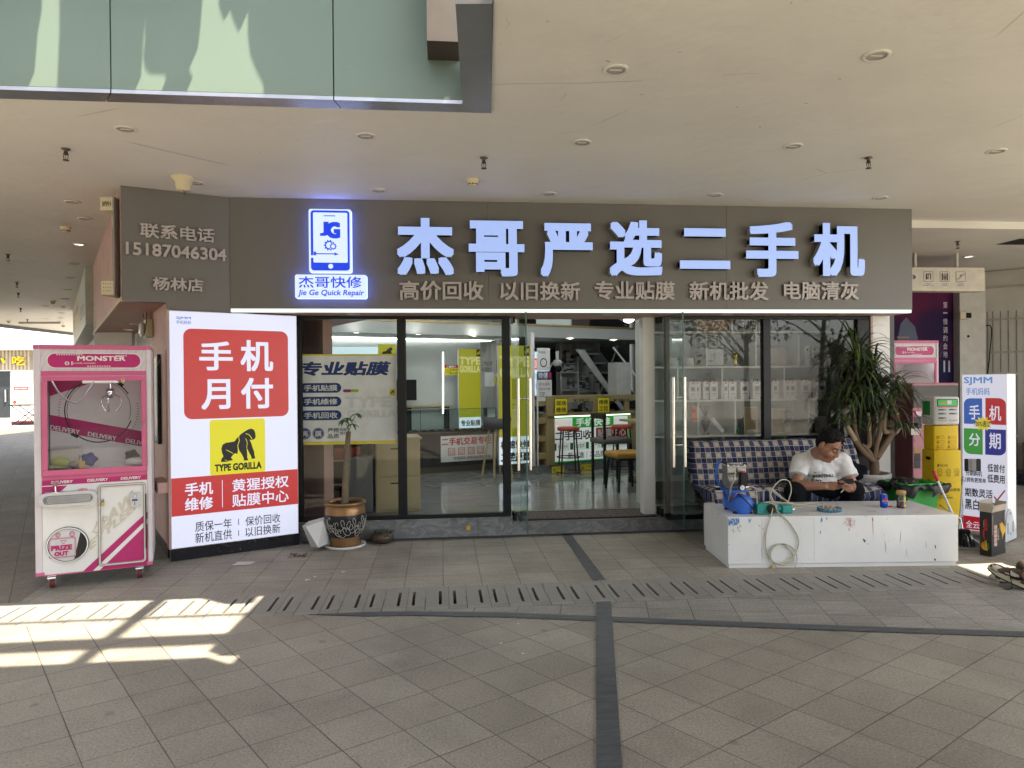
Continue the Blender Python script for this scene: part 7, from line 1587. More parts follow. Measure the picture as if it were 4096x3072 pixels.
for x, y in ((1080, 772), (1120, 770), (1085, 778), (1072, 870), (545, 780), (560, 778)): stroke(x, y, rnd.uniform(-10, 2), rnd.uniform(12, 40), 3.5, 'b')
for k in range(60): stroke(rnd.gauss(1285, 16), rnd.uniform(772, 835), rnd.uniform(-3, 5), rnd.uniform(4, 22), rnd.uniform(1, 3.6), 'p')
for x, y, dx, dy, w_, c in ((1285, 850, -4, 24, 5, 'p'), (1325, 790, 0, 30, 3, 'p'), (1452, 768, 12, 135, 3, 'p'), (1455, 775, 4, 30, 5, 'r'), (618, 830, 8, 12, 3, 'r'), (648, 850, 4, 10, 3, 'r'), (1388, 930, 14, 28, 8, 'k'), (1420, 965, 4, 8, 3, 'k'), (1548, 942, 8, 95, 1.6, 'n'), (1915, 975, 8, 30, 4, 'n'), (1915, 1075, 3, 18, 7, 'k'), (1540, 905, 2, 3, 3, 'k'), (985, 1072, 4, 3, 3, 'k'), (395, 972, 5, 4, 4, 'k'), (1864, 880, 4, 5, 2, 'k'), (1390, 765, 30, 6, 5, 'k'), (1560, 780, 6, 6, 3, 'k'), (2070, 835, 6, 4, 3, 'k'), (1665, 870, -4, 90, 1.2, 'k'), (640, 985, 1, 110, 1, 'k'), (1705, 1000, 6, 70, 1, 'k'), (1850, 950, 3, 50, 1.4, 'n')): stroke(x, y, dx, dy, w_, c)
for k in range(46): stroke(rnd.uniform(400, 2080), rnd.uniform(775, 1120), rnd.uniform(-3, 4), rnd.uniform(2, 7), rnd.uniform(.6, 1.6), 'k')
def tt(x, y, k=8):                                     # on the table top
    p = on(k, x, y, TZ)-TO; return (p.x*cos(TA)+p.y*sin(TA), -p.x*sin(TA)+p.y*cos(TA))
for x, y, n, s in ((1450, 730, 16, 34), (1780, 735, 14, 30), (975, 750, 6, 10), (300, 725, 8, 30), (330, 745, 8, 20), (1830, 715, 6, 30)):
    for k in range(n):
        a = tt(x+rnd.uniform(-s, s), y+rnd.uniform(-4, 4)); l = rnd.uniform(.006, .03); w_ = rnd.uniform(.001, .004); t0 = rnd.uniform(-.5, .5)
        mb.add([(a[0]-l*cos(t0), a[1]-l*sin(t0)-w_, TZ+.0008), (a[0]+l*cos(t0), a[1]+l*sin(t0), TZ+.0008), (a[0]-l*cos(t0)*.3, a[1]-l*sin(t0)*.3+w_, TZ+.0008)], [(0, 1, 2)], pm['k'])
tbm.build('body', tb)
def onT(x, y): q = tt(x, y); p = TO+dirv(TA)*q[0]+Vector((-sin(TA), cos(TA), 0))*q[1]; return Vector((p.x, p.y, TZ))

# air compressor
m_blue = M('compressor_blue', (.03, .12, .52), .42, var=.12, grime=.25); m_alum = M('cast_aluminium', (.27, .265, .255), .4, metal=.6, bmp=.2); m_rub = M('rubber', (.02, .02, .02), .8)
c0 = onT(500, 752); CY = c0.y+.09
def c8(x, y, Y=None): return at(8, x, y, Y or CY)
cmp_ = thing('air_compressor', 'small blue air compressor with silver motor and curved handle on the white table', 'air compressor', (c0.x, CY, TZ))
B = Vector((c0.x, CY, TZ)); loc = lambda x, y, Y=None: c8(x, y, Y)-B
e0, e1 = loc(505, 682, CY-.06), loc(420, 655, CY+.20)
ax_ = (e1-e0).normalized(); R_t = .088; mb = MB(); q_ = ax_.to_track_quat('Z', 'Y').to_matrix().to_4x4(); L_ = (e1-e0).length
prof = [(R_t*sin(radians(a)), -R_t*.55*cos(radians(a))) for a in (1, 20, 40, 60, 78, 90)]+[(R_t, L_)]+[(R_t*cos(radians(a)), L_+R_t*.55*sin(radians(a))) for a in (15, 40, 65, 89)]
mb.lathe(prof, m_blue, 32, mx=Matrix.Translation(e0) @ q_); mb.build('tank', cmp_)
mb = MB()
for f in (.1, .85):
    p = e0+ax_*L_*f; mb.box(p.x-.075, p.y-.012, .016, p.x+.075, p.y+.012, p.z-R_t*.7, m_blue, bev=.003)
mb.build('tank_stand', cmp_)
for f in (.1, .85):
    for s in (-.065, .065): p = e0+ax_*L_*f; MB().lathe([(.0001, 0), (.024, 0), (.02, .012), (.014, .018), (.0001, .018)], m_rub, 14, (p.x+s, p.y, 0)).build('rubber_foot', cmp_)
mc = loc(445, 470, CY+.06)
mb = MB(); mb.box(mc.x-.10, mc.y-.07, loc(440, 590).z, mc.x+.085, mc.y+.07, loc(440, 572).z, m_blue, bev=.004); mb.cyl((mc.x-.03, mc.y, loc(440, 640).z), (mc.x-.03, mc.y, loc(440, 588).z), .05, m_blue, n=16); mb.build('motor_bracket', cmp_)
mz0, mz1 = loc(440, 552).z, loc(440, 440).z; rM = (mz1-mz0)/2; zc = (mz0+mz1)/2
mb = MB(); mb.cyl((mc.x-.095, mc.y, zc), (mc.x+.05, mc.y, zc), rM, m_alum, n=28)
for k in range(18): a = 2*pi*k/18; mb.box(mc.x-.09, -.003, rM-.002, mc.x+.03, .003, rM+.008, m_alum, mx=Matrix.Translation((0, mc.y, zc)) @ Matrix.Rotation(a, 4, 'X'))
mb.build('motor', cmp_)
mb = MB(); mb.cyl((mc.x+.05, mc.y, zc), (mc.x+.085, mc.y, zc), rM*1.02, m_rub, n=28); mb.box(mc.x+.005, mc.y-.105, zc-.055, mc.x+.062, mc.y-.06, zc+.065, m_rub, bev=.006); mb.build('fan_cover', cmp_)
MB().box(mc.x+.012, mc.y-.112, zc+.066, mc.x+.042, mc.y-.085, zc+.08, M('red_switch', (.50, .015, .015), .35), bev=.003).build('switch', cmp_)
h1 = loc(440, 392).z; mb = MB()
for dx in (-.055, .035): mb.box(mc.x+dx-.042, mc.y-.055, mz1-.01, mc.x+dx+.042, mc.y+.055, h1-.012, m_alum, bev=.005); mb.box(mc.x+dx-.046, mc.y-.06, h1-.018, mc.x+dx+.046, mc.y+.06, h1-.002, m_alum, bev=.003)
for dx in (-.085, -.03, .005, .065):
    for dy in (-.045, .045): mb.cyl((mc.x+dx, mc.y+dy, h1-.003), (mc.x+dx, mc.y+dy, h1+.006), .007, m_chrome, n=8)
mb.tube([(mc.x-.055, mc.y, h1+.01), (mc.x+.035, mc.y, h1+.01)], .011, m_alum, 10); mb.build('cylinder_head', cmp_)
mb = MB(); pts = [loc(375, 690, CY+.13), loc(378, 640, CY+.12), loc(345, 560, CY+.10), loc(300, 480, CY+.08), loc(300, 455, CY+.07), loc(318, 385, CY+.05), loc(330, 362, CY+.04), loc(348, 360, CY+.04)]
mb.tube(spline(pts, 5), .0105, m_blue, 10); mb.build('handle', cmp_); MB().tube([loc(346, 360, CY+.04), loc(383, 376, CY+.02)], .015, m_rub, 12).build('grip', cmp_)
mb = MB(); mb.box(loc(338, 545).x, loc(0, 0, CY+.10).y, loc(340, 590).z, loc(372, 545).x, .14, loc(340, 552).z, m_rub, bev=.006); mb.box(loc(338, 545).x-.004, .095, loc(340, 565).z, loc(380, 545).x, .145, loc(340, 556).z, m_white, bev=.003); mb.box(loc(345, 545).x-.004, .095, loc(340, 600).z, loc(388, 545).x, .145, loc(340, 588).z, m_white, bev=.003); mb.build('wrapped_cord', cmp_)
g = loc(498, 555, CY-.10); mb = MB(); mb.cyl((g.x, g.y, g.z), (g.x, g.y+.025, g.z), .026, m_rub, n=24); mb.cyl((g.x, g.y-.001, g.z), (g.x, g.y-.0012, g.z), .021, M('gauge_face', (.7, .7, .68), .3), n=24); mb.cyl((g.x, g.y+.02, g.z), (g.x, g.y+.09, g.z-.01), .008, m_chrome, n=8); mb.box(-.001, -.002, -.002, .001, .0, .016, m_dark, mx=Matrix.Translation((g.x, g.y-.001, g.z)) @ Matrix.Rotation(-.8, 4, 'Y')); mb.build('gauge', cmp_)
mb = MB(); a, b = loc(518, 552, CY-.09), loc(562, 545, CY-.09); mb.cyl(a, a.lerp(b, .5), .013, m_chrome, n=12); mb.cyl(a.lerp(b, .5), b, .009, m_cgrey, n=12); mb.build('air_coupling', cmp_)
MB().tube(spline([loc(445, 440, CY-.04), loc(430, 500, CY-.05), loc(410, 560, CY-.03), loc(405, 610, CY), loc(395, 650, CY+.06)], 6), .008, M('braided_hose', (.34, .31, .24), .5), 8).build('pressure_hose', cmp_)
MB().tube(spline([loc(470, 600, CY-.06), loc(510, 640, CY-.14), loc(560, 690, CY-.13), loc(590, 735, CY-.10), loc(625, 752, CY-.08)], 6), .006, m_rub, 8).build('power_cord', cmp_)
MB().tube(spline([loc(460, 590, CY-.04), loc(440, 620, CY-.05), loc(415, 640, CY-.02), loc(395, 660, CY+.05)], 6), .004, M('copper_pipe', (.45, .20, .09), .3, metal=.9), 8).build('copper_pipe', cmp_)

# teal press tool
m_teal = M('teal_plastic', (.015, .22, .20), .35, var=.08)
t0 = onT(740, 752); TY = t0.y+.05
tl = thing('teal_press_tool', 'teal hand press tool with black knob lying on the white table beside the compressor', 'tool', (t0.x, TY, TZ))
B2 = Vector((t0.x, TY, TZ)); l2 = lambda x, y: at(8, x, y, TY-.03)-B2
a, b = l2(606, 745), l2(735, 665); MB().prism([(a.x, .005), (b.x-.02, .002), (b.x, .02), (b.x, b.z-.02), (b.x-.03, b.z-.012), (a.x+.03, b.z), (a.x, b.z-.012)], -.04, .05, m_teal).build('body', tl)
a, b = l2(736, 735), l2(800, 692); MB().cyl((a.x-.02, 0, (a.z+b.z)/2), (b.x+.01, 0, (a.z+b.z)/2), (b.z-a.z)/2, m_teal, n=18).build('neck', tl)
a, b = l2(788, 750), l2(868, 685); MB().box(a.x, -.04, .003, b.x, .045, b.z, m_teal, bev=.012).build('head', tl)
k_ = l2(704, 708); mb = MB(); n = 40; mb.lathe([(.0001, 0), (.034, 0), (.036, .012), (.03, .026), (.014, .03), (.0001, .026)], m_rub, 24, mx=Matrix.Translation((k_.x, -.04, max(k_.z, .038))) @ Matrix.Rotation(pi/2, 4, 'X'))
for i in range(8): a_ = 2*pi*i/8; mb.cyl((k_.x+.034*cos(a_), -.045, max(k_.z, .038)+.034*sin(a_)), (k_.x+.034*cos(a_), -.062, max(k_.z, .038)+.034*sin(a_)), .008, m_rub, n=10)
mb.build('knob', tl)
a, b = l2(868, 718), l2(893, 718); MB().cyl((a.x, 0, a.z), (b.x, 0, b.z), .009, m_chrome, n=12).build('nozzle', tl)

# clear hose
m_hose, b_ = new_mat('clear_hose'); b_.inputs['Base Color'].default_value = (.62, .60, .44, 1); b_.inputs['Roughness'].default_value = .15; b_.inputs['Transmission Weight'].default_value = .35; b_.inputs['Subsurface Weight'].default_value = .0
hs_ = thing('clear_hose', 'yellowish clear hose looping over the white table and hanging coiled down its front', 'hose', (0, 0, 0))
def front(x, y, d=.012): p = pln(8, x, y, TO, TA); n_ = Vector((sin(TA), -cos(TA), 0)); return p+n_*d*(1) 
HYd = TY-.02
up_ = lambda x, y, dY=0: at(8, x, y, HYd+dY)
A_ = [up_(560, 545, -.02), up_(592, 562, -.02), up_(604, 610), up_(606, 690), up_(618, 742, -.01)]
B_ = [up_(652, 655, .10), up_(652, 590, .10), up_(672, 561, .10), up_(705, 568, .09), up_(770, 622, .09), up_(860, 672, .09), up_(905, 690, .08)]
C_ = [up_(915, 700, .08), up_(830, 690, .03), up_(840, 640, .03), up_(857, 575, .03), up_(845, 515, .03), up_(810, 494, .03), up_(765, 508, .02), up_(722, 560, .01), up_(704, 620, 0), up_(722, 680, -.02), up_(716, 730, -.07)]
D_ = [front(700, 775), front(678, 840), front(664, 920), front(668, 1000), front(690, 1065), front(740, 1110, .02), front(815, 1118, .025), front(862, 1075, .02), front(845, 1010, .016), front(790, 968, .014), front(735, 975, .012), front(703, 1020, .014), front(708, 1080, .014), front(745, 1140, .02), front(800, 1168, .03), front(855, 1150, .03), front(890, 1095, .024), front(888, 1030, .016), front(850, 985, .018), front(780, 962, .022), front(720, 985, .026), front(690, 1040, .026)]
F_ = [front(688, 1045, .03), front(718, 1095, .03), front(790, 1105, .03), front(870, 1050, .022), front(903, 985, .014), front(903, 920, .012), front(872, 860), front(830, 800), front(792, 764), up_(760, 735, -.09), up_(742, 690, -.06), up_(700, 590, .02), up_(720, 570, .04), up_(800, 635, .07), up_(880, 690, .07)]
H_ = [up_(630, 672, .04), up_(680, 660, .06), up_(760, 660, .07), up_(850, 672, .06), up_(930, 680, .05), up_(1000, 668, .05), up_(1060, 660, .04), up_(1088, 672, .02)]
H2 = [up_(600, 690, .10), up_(660, 668, .10), up_(760, 672, .09), up_(850, 688, .09), up_(960, 690, .06), up_(1060, 686, .03)]
rh = .0052
for pts in (A_, B_, C_+D_, F_, H_, H2):
    MB().tube(spline(pts, 7), rh, m_hose, 8).build('hose_run', hs_)
q = front(716, 1140, .004); mb = MB(); mb.box(-.008, -.006, -.02, .008, .006, .02, M('yellow_clip', (.62, .48, .02), .4), bev=.003); mb.build('yellow_clip', hs_, loc=q)
# ashtray with butts
a0 = onT(1138, 728); m_ag = M('blue_glass', (.20, .52, .66), .08, trans=.75, spec=.6)
at_ = thing('glass_ashtray', 'pale blue glass ashtray full of cigarette ends on the white table', 'ashtray', a0)
oct_ = lambda r, k: [(r*cos(pi/8+pi/4*i)*1.0, r*sin(pi/8+pi/4*i)*.8) for i in range(8)]
mb = MB(); R1 = .105; vs = []
for r, z in ((R1*.92, 0), (R1, .012), (R1, .034), (R1*.80, .036), (R1*.68, .012), (.0001, .010)): vs += [(x, y, z) for x, y in oct_(r, 0)]
mb.add(vs, [(i*8+k, i*8+(k+1) % 8, (i+1)*8+(k+1) % 8, (i+1)*8+k) for i in range(5) for k in range(8)]+[tuple(range(7, -1, -1))], m_ag); mb.build('bowl', at_)
mb = MB(); 
for k in range(24): a_ = 2*pi*k/24; mb.box(-.002, -.003, .004, .002, .003, .032, m_ag, mx=Matrix.Translation((R1*.97*cos(a_), R1*.78*sin(a_), 0)))
mb.build('rib', at_)
MB().lathe([(.0001, .018), (.06, .013)], M('ash', (.25, .24, .23), .95, bmp=.5), 16).build('ash', at_)
m_flt, m_ppr = M('cigarette_filter', (.50, .24, .09), .8), M('cigarette_paper', (.70, .68, .63), .8)
rnd = random.Random(12); cb0 = None
for k in range(22):
    if cb0 is None:
        b_m = MB(); b_m.cyl((0, 0, 0), (0, 0, .012), .004, m_ppr, n=8); b_m.cyl((0, 0, .012), (0, 0, .034), .0041, m_flt, n=8); cb0 = b_m.build('cigarette_end'); o = cb0
    else: o = cb0.copy(); COL.objects.link(o)
    o.location = a0+Vector((rnd.uniform(-.05, .05), rnd.uniform(-.04, .04), .016)); o.rotation_euler = (rnd.uniform(-.6, .6), rnd.uniform(-.7, .7), rnd.uniform(0, 6)); 
    if k % 5 == 0: o.rotation_euler[0] += pi; o.location.z += .03
    tag(o, 'stubbed out cigarette end in the blue glass ashtray', 'cigarette end', 'cigarette ends in the ashtray')
# can, jar, lighter
p = onT(1540, 700); cn = thing('drink_can', 'blue cola can with red, white and blue round emblem on the white table', 'drink can', p)
m_can = M('can_blue', (.008, .05, .36), .25, metal=.3); hC = .122; rC = .0325
MB().lathe([(.0001, .002), (.024, 0), (.029, .004), (rC, .014), (rC, hC-.016), (.027, hC-.003), (.0255, hC)], m_can, 28).build('body', cn)
MB().lathe([(.0265, hC-.003), (.0265, hC), (.024, hC-.004), (.0001, hC-.005)], m_chrome, 24).build('lid', cn)
mb = MB(); mb.box(-.006, -.012, hC-.004, .006, .01, hC-.001, m_chrome, bev=.001); mb.build('ring_pull', cn)
def wrap(mb, poly, mat, r): 
    vs = []
    for x, z in poly: a_ = x/r-pi/2-.06; vs.append((r*cos(a_), r*sin(a_), z))
    mb.add(vs, [tuple(range(len(vs)))], mat)
mb = MB(); ccx = .0; cz_ = .062; rr_ = .028
def disc(f, r): 
    top = [(rr_*cos(radians(a))*1.0, cz_+rr_*sin(radians(a))) for a in range(0, 181, 12)]; return top
cols3 = ((M('can_white', (.72, .72, .74), .3), -1, 1), (M('can_red', (.55, .02, .03), .3), .28, 1), (M('can_blue_light', (.02, .12, .60), .3), -1, -.28))
for i, (m_, lo, hi) in enumerate(cols3):
    N = 14
    for k in range(N):
        u0, u1 = lo+(hi-lo)*k/N, lo+(hi-lo)*(k+1)/N; w0, w1 = sqrt(max(0, 1-u0*u0)), sqrt(max(0, 1-u1*u1))
        for s in range(6):
            f0, f1 = -1+s/3, -1+(s+1)/3; wrap(mb, [(w0*f0*rr_, cz_+u0*rr_), (w0*f1*rr_, cz_+u0*rr_), (w1*f1*rr_, cz_+u1*rr_), (w1*f0*rr_, cz_+u1*rr_)], m_, rC+.0003+.0002*i)
vs, fs = glyphs('百事可乐', 0, 2); ax, bx_ = min(q[0] for q in vs), max(q[0] for q in vs); az, bz = min(q[1] for q in vs), max(q[1] for q in vs)
for i, (dx, dz) in enumerate(((0, 0), (.0007, 0), (-.0007, 0), (0, .0006))):
    V = []
    for q in vs: xx = -.024+(q[0]-ax)/(bx_-ax)*.048+dx; zz = cz_-.0075+(q[1]-az)/(bz-az)*.015+dz; a_ = xx/rC-pi/2-.06; V.append(((rC+.0012+.00005*i)*cos(a_), (rC+.0012+.00005*i)*sin(a_), zz))
    mb.add(V, fs, Kp)
mb.build('emblem', cn)
p = onT(1667, 703); jr = thing('glass_jar', 'clear jar with wooden lid and golden label next to the blue can', 'jar', p)
mb = MB(); mb.lathe([(.0001, .002), (.034, .002), (.037, .008), (.037, .115), (.033, .122)], glass_mat('jar_glass', (.90, .92, .92), 1.2), 28); mb.build('glass', jr)
MB().lathe([(.0001, .122), (.040, .122), (.040, .152), (.038, .155), (.0001, .155)], M('lid_wood', (.42, .26, .10), .55), 28).build('lid', jr)
mb = MB(); rnd = random.Random(6)
for k in range(60): a_ = rnd.uniform(0, 2*pi); r_ = .028*rnd.random()**.5; mb.ell((r_*cos(a_), r_*sin(a_), rnd.uniform(.008, .055)), (.007, .006, .005), M('jar_bits', (.22, .09, .06), .6), 8, 5)
mb.build('contents', jr, kind='stuff')
mb = MB(); lab = M('label_gold', (.55, .38, .10), .5)
for k in range(12): a0_, a1_ = -pi/2+.05+k*.08, -pi/2+.05+(k+1)*.08; mb.add([(.0375*cos(a0_), .0375*sin(a0_), .012), (.0375*cos(a1_), .0375*sin(a1_), .012), (.0375*cos(a1_), .0375*sin(a1_), .105), (.0375*cos(a0_), .0375*sin(a0_), .105)], [(0, 1, 2, 3)], lab)
for k in range(5): a0_ = -pi/2+.25+.10*k; mb.add([(.0382*cos(a0_), .0382*sin(a0_), .03+.008*(k % 3)), (.0382*cos(a0_+.09), .0382*sin(a0_+.09), .04), (.0382*cos(a0_+.05), .0382*sin(a0_+.05), .062+.006*(k % 2))], [(0, 1, 2)], m_wood2)
mb.build('label', jr)
p = onT(1586, 698); o = MB().box(-.022, -.007, 0, .022, .007, .013, M('lighter_red', (.45, .02, .02), .3), bev=.004).build('lighter', loc=p, rotz=.3); tag(o, 'small red lighter between the can and the jar', 'lighter')

# green bin with black bag
m_grn = M('bin_green', (.04, .36, .06), .4); m_bag = M('black_bag', (.014, .014, .015), .32, bmp=.6, bsc=30)
p = Vector((4.70, 6.60, 0)); bn = thing('green_bin', 'bright green rubbish bin lined with a crumpled black bag behind the white table', 'bin', p, .12)
mb = MB(); w0, w1, h_ = .14, .19, .54
for a, b, c, d in ((w0, w1, 0, h_),):
    lo = [(-w0, -w0*.8, 0), (w0, -w0*.8, 0), (w0, w0*.8, 0), (-w0, w0*.8, 0)]; hi = [(x*w1/w0, y*w1/w0, h_) for x, y, _ in lo]; mb.add(lo+hi, [(0, 1, 5, 4), (1, 2, 6, 5), (2, 3, 7, 6), (3, 0, 4, 7), (3, 2, 1, 0)], m_grn)
mb.build('tub', bn)
mb = MB(); e = w1+.012; r1 = [(-e, -e*.8), (e, -e*.8), (e, e*.8), (-e, e*.8)]
for (x0, y0), (x1, y1) in zip(r1, r1[1:]+r1[:1]): mb.tube([(x0, y0, h_), (x1, y1, h_)], .014, m_grn, 8)
for s in (-1, 1): mb.box(s*e-.02, -.05, h_-.05, s*e+.02, .05, h_+.0, m_grn, bev=.006)
mb.build('rim', bn)
lump_ = MB(); mb = MB(); N = 64; rows_ = 7; vs = []; rnd = random.Random(3)
for j in range(rows_):
    f = j/(rows_-1)
    for k in range(N):
        a_ = 2*pi*k/N; c_, s_ = cos(a_), sin(a_); m__ = max(abs(c_), abs(s_)/.8); rx = (w1+.03)/m__
        off = (-.05+.10*sin(f*pi*.62)+.014*sin(a_*9+f*3)+.010*sin(a_*17+2)); z = h_-.05+.062*sin(min(f*1.25, 1)*pi*.62)-.17*max(0, f-.55)*(1.0+.55*sin(a_*5+1)+.3*sin(a_*13)); vs.append((c_*(rx+off*1.0), s_*(rx+off*1.0), z+.008*sin(a_*21+f*7)))
mb.add(vs, [(j*N+k, j*N+(k+1) % N, (j+1)*N+(k+1) % N, (j+1)*N+k) for j in range(rows_-1) for k in range(N)], m_bag, True)
for k in range(9): lump_.ell((rnd.uniform(-.17, -.0), rnd.uniform(-.08, .05), h_-.015+rnd.uniform(0, .035)), (.085, .06, .04), m_bag, 12, 7)
mb.build('bin_bag', bn)
# ------------------------------------------------------------------ plants and pots by the windows
m_tr = M('cane_bark', (.16, .112, .072), .85, bmp=.5, bsc=40, var=.2); m_tr2 = M('cane_ringed', (.27, .215, .14), .8, bmp=.6, bsc=90, var=.25); m_dl_ = M('dracaena_leaf', (.034, .050, .022), .42, var=.35, sc=4); m_dl2 = M('young_leaf', (.085, .14, .03), .4, var=.25)
DP = Vector((4.50, 7.02, 0))
dr = thing('dracaena', 'big potted dracaena with several bare canes and arching strap leaves beside the sofa', 'potted plant', DP)
q12 = lambda x, y, Y=7.0: at(12, x, y, Y)-DP
MB().lathe([(.0001, 0), (.15, 0), (.17, .04), (.215, .50), (.225, .56), (.225, .59), (.20, .59), (.195, .54), (.0001, .53)], M('pot_grey_white', (.46, .45, .43), .5), 32).build('pot', dr)
mb = MB(); rnd = random.Random(4)
for k in range(60): a_ = rnd.uniform(0, 6.3); r_ = .19*rnd.random()**.5; mb.ell((r_*cos(a_), r_*sin(a_), .535), (.025, .025, .015), M('soil', (.035, .027, .02), .95), 7, 4)
mb.build('soil', dr, kind='stuff')
tr = MB(); base = q12(1058, 1520); top = q12(1058, 1310)
tr.tube(spline([Vector((base.x, base.y, .5)), base, q12(1062, 1400), top, q12(1050, 1270)], 5), [.056, .056, .055, .054, .053, .052, .051, .05, .05, .05, .05, .05, .05, .05, .05, .05, .05, .05, .05, .05, .045], m_tr, 12)
br = [[(1050, 1290), (980, 1225), (900, 1130), (850, 1040), (800, 950)], [(1040, 1270), (1000, 1190), (960, 1150), (945, 1135)], [(965, 1165), (1005, 1145), (1015, 1080), (1008, 1000), (1012, 930), (1000, 830)],
      [(1060, 1270), (1080, 1150), (1110, 1000), (1125, 850), (1150, 780), (1180, 740)], [(1080, 1260), (1140, 1170), (1210, 1060), (1225, 1010), (1160, 1010), (1150, 930), (1165, 830)], [(1180, 1110), (1220, 1045), (1265, 1020), (1305, 970)],
      [(1045, 1280), (930, 1150), (880, 1020), (870, 880), (890, 700), (900, 480), (880, 330)], [(1050, 1260), (1045, 1100), (1060, 900), (1045, 760), (1040, 660)], [(1090, 1240), (1150, 1100), (1200, 900), (1240, 720), (1250, 620)]]
for i, b in enumerate(br):
    pts = spline([q12(x, y, 7.0+(.05 if i in (6, 7, 8) else -.03)) for x, y in b], 5); n = len(pts); r0 = .034 if i in (0, 4, 8) else .028
    h = n*(6 if i in (0, 2, 4, 5) else 9)//10; tr.tube(pts[:h+1], [r0-.012*k/n for k in range(h+1)], m_tr, 10); tr.tube(pts[h:], [r0-.012*k/n for k in range(h, n)], m_tr2, 10)
tr.build('cane', dr)
def strap(mb, o, d, L, w_, droop, mat, rnd):
    d = d.normalized(); side = d.cross(Vector((0, 0, 1))); side = side.normalized() if side.length > .05 else Vector((1, 0, 0)); p = Vector(o); n = 9; vs = []; tw = rnd.uniform(-.5, .5)
    for i in range(n+1):
        f = i/n; ww = w_*(.55+.9*f if f < .35 else .865*(1-((f-.35)/.65)**1.6)+.02); nrm = side.cross(d); s2 = (side*cos(tw*f)+nrm*sin(tw*f)); vs += [p-s2*ww, p+nrm*ww*.35, p+s2*ww]
        p = p+d*(L/n); d = (d+Vector((0, 0, -droop*(.35+f*1.5)/n))).normalized()
    mb.add(vs, [q for i in range(n) for q in ((3*i, 3*i+1, 3*i+4, 3*i+3), (3*i+1, 3*i+2, 3*i+5, 3*i+4))], mat, True)
lf = MB(); rnd = random.Random(11)
for (x, y, Y), n, L, mat, lo in (((880, 300, 7.05), 84, .42, m_dl_, -.55), ((1040, 640, 7.05), 40, .36, m_dl_, -.45), ((1250, 600, 7.05), 34, .36, m_dl_, -.2), ((800, 925, 6.97), 12, .18, m_dl2, .3), ((1000, 820, 6.97), 24, .30, m_dl_, -.3),
                                ((1180, 740, 6.95), 30, .34, m_dl_, -.3), ((1165, 820, 6.97), 22, .30, m_dl_, -.5), ((1308, 960, 6.97), 18, .28, m_dl_, -.2), ((900, 520, 7.08), 60, .40, m_dl_, -.6), ((960, 700, 7.0), 50, .36, m_dl_, -.5), ((1120, 560, 7.08), 46, .38, m_dl_, -.5), ((800, 640, 7.05), 34, .34, m_dl_, -.5), ((1060, 420, 7.08), 36, .36, m_dl_, -.5)):
    c = q12(x, y, Y)
    for k in range(n):
        a_ = rnd.uniform(0, 2*pi); el = rnd.uniform(lo, 1.05) if k % 3 else rnd.uniform(.2, 1.3); d = Vector((cos(a_)*cos(el), sin(a_)*cos(el)*.7-.05, sin(el))); o_ = c+Vector((rnd.gauss(0, .008), rnd.gauss(0, .008), rnd.uniform(-.06, .03)))
        strap(lf, o_, d, L*rnd.uniform(.8, 1.5), rnd.uniform(.010, .0165), rnd.uniform(1.9, 3.6), mat if rnd.random() > .15 else m_dl2, rnd)
lf.build('foliage', dr)
q = at(12, 1275, 870, 6.93); o = MB(); o.ell((0, 0, 0), (.034, .025, .05), M('red_pouch_cloth', (.20, .01, .02), .8, bmp=.4)); o.ell((0, -.02, .035), (.012, .006, .008), m_white, 10, 6); o.tube([(0, 0, .05), (.01, 0, .11)], .003, M('red_pouch_cloth', (.20, .01, .02), .8), 5); o = o.build('red_pouch', loc=q); tag(o, 'small red pouch with white bow hanging among the dracaena leaves', 'pouch')

# money tree in the glazed pot
PP = Vector((-.945, 6.93, 0)); m_cop = M('copper_glaze', (.30, .17, .08), .35, metal=.5, var=.25); m_blk = M('black_glaze', (.014, .015, .02), .35); m_line = M('white_scroll', (.55, .53, .48), .5)
mt = thing('money_tree', 'bare thick stemmed plant with one leaf tuft in a black and copper scroll-patterned pot', 'potted plant', PP)
q4 = lambda x, y, Y=6.93: at(4, x, y, Y)-PP
zt = q4(400, 1310, 6.76).z; zb = q4(400, 1590, 6.80).z; rT = (q4(545, 1400).x-q4(268, 1400).x)/2
k_ = zt-.03
prof1 = [(rT*.72, .030), (rT*.70, .05)]
MB().lathe([(.0001, .004), (rT*.96, .004), (rT*1.0, .02), (rT*1.0, .032), (rT*.94, .03), (rT*.90, .014), (.0001, .012)], M('saucer_white', (.62, .61, .58), .4), 32).build('saucer', mt)
mb = MB(); H = zt; zs2 = [.016]+[.016+.010*k for k in range(1, 9)]
pr = [(.0001, .014), (rT*.74, .014)]
for k in range(8): pr += [(rT*(.76-.004*k), .02+.0105*k), (rT*(.735-.004*k), .027+.0105*k)]
pr += [(rT*.76, .112)]; mb.lathe(pr, m_cop, 40); mb.build('pot_foot', mt)
z0, z1 = .112, H*.74
bel = lambda f: rT*(.76+.26*sin(f*pi*.62))
MB().lathe([(bel(f/10), z0+(z1-z0)*f/10) for f in range(11)], m_blk, 40).build('pot_band', mt)
MB().lathe([(bel(1.0), z1), (rT*1.0, z1+.012), (rT*.985, H*.84), (rT*.94, H*.90), (rT*.97, H*.93), (rT*1.03, H*.95), (rT*1.04, H*.98), (rT*1.0, H), (rT*.88, H*.985), (rT*.85, H*.90), (.0001, H*.90)], m_cop, 40).build('pot_neck', mt)
mb = MB(); rnd = random.Random(17); sm = []
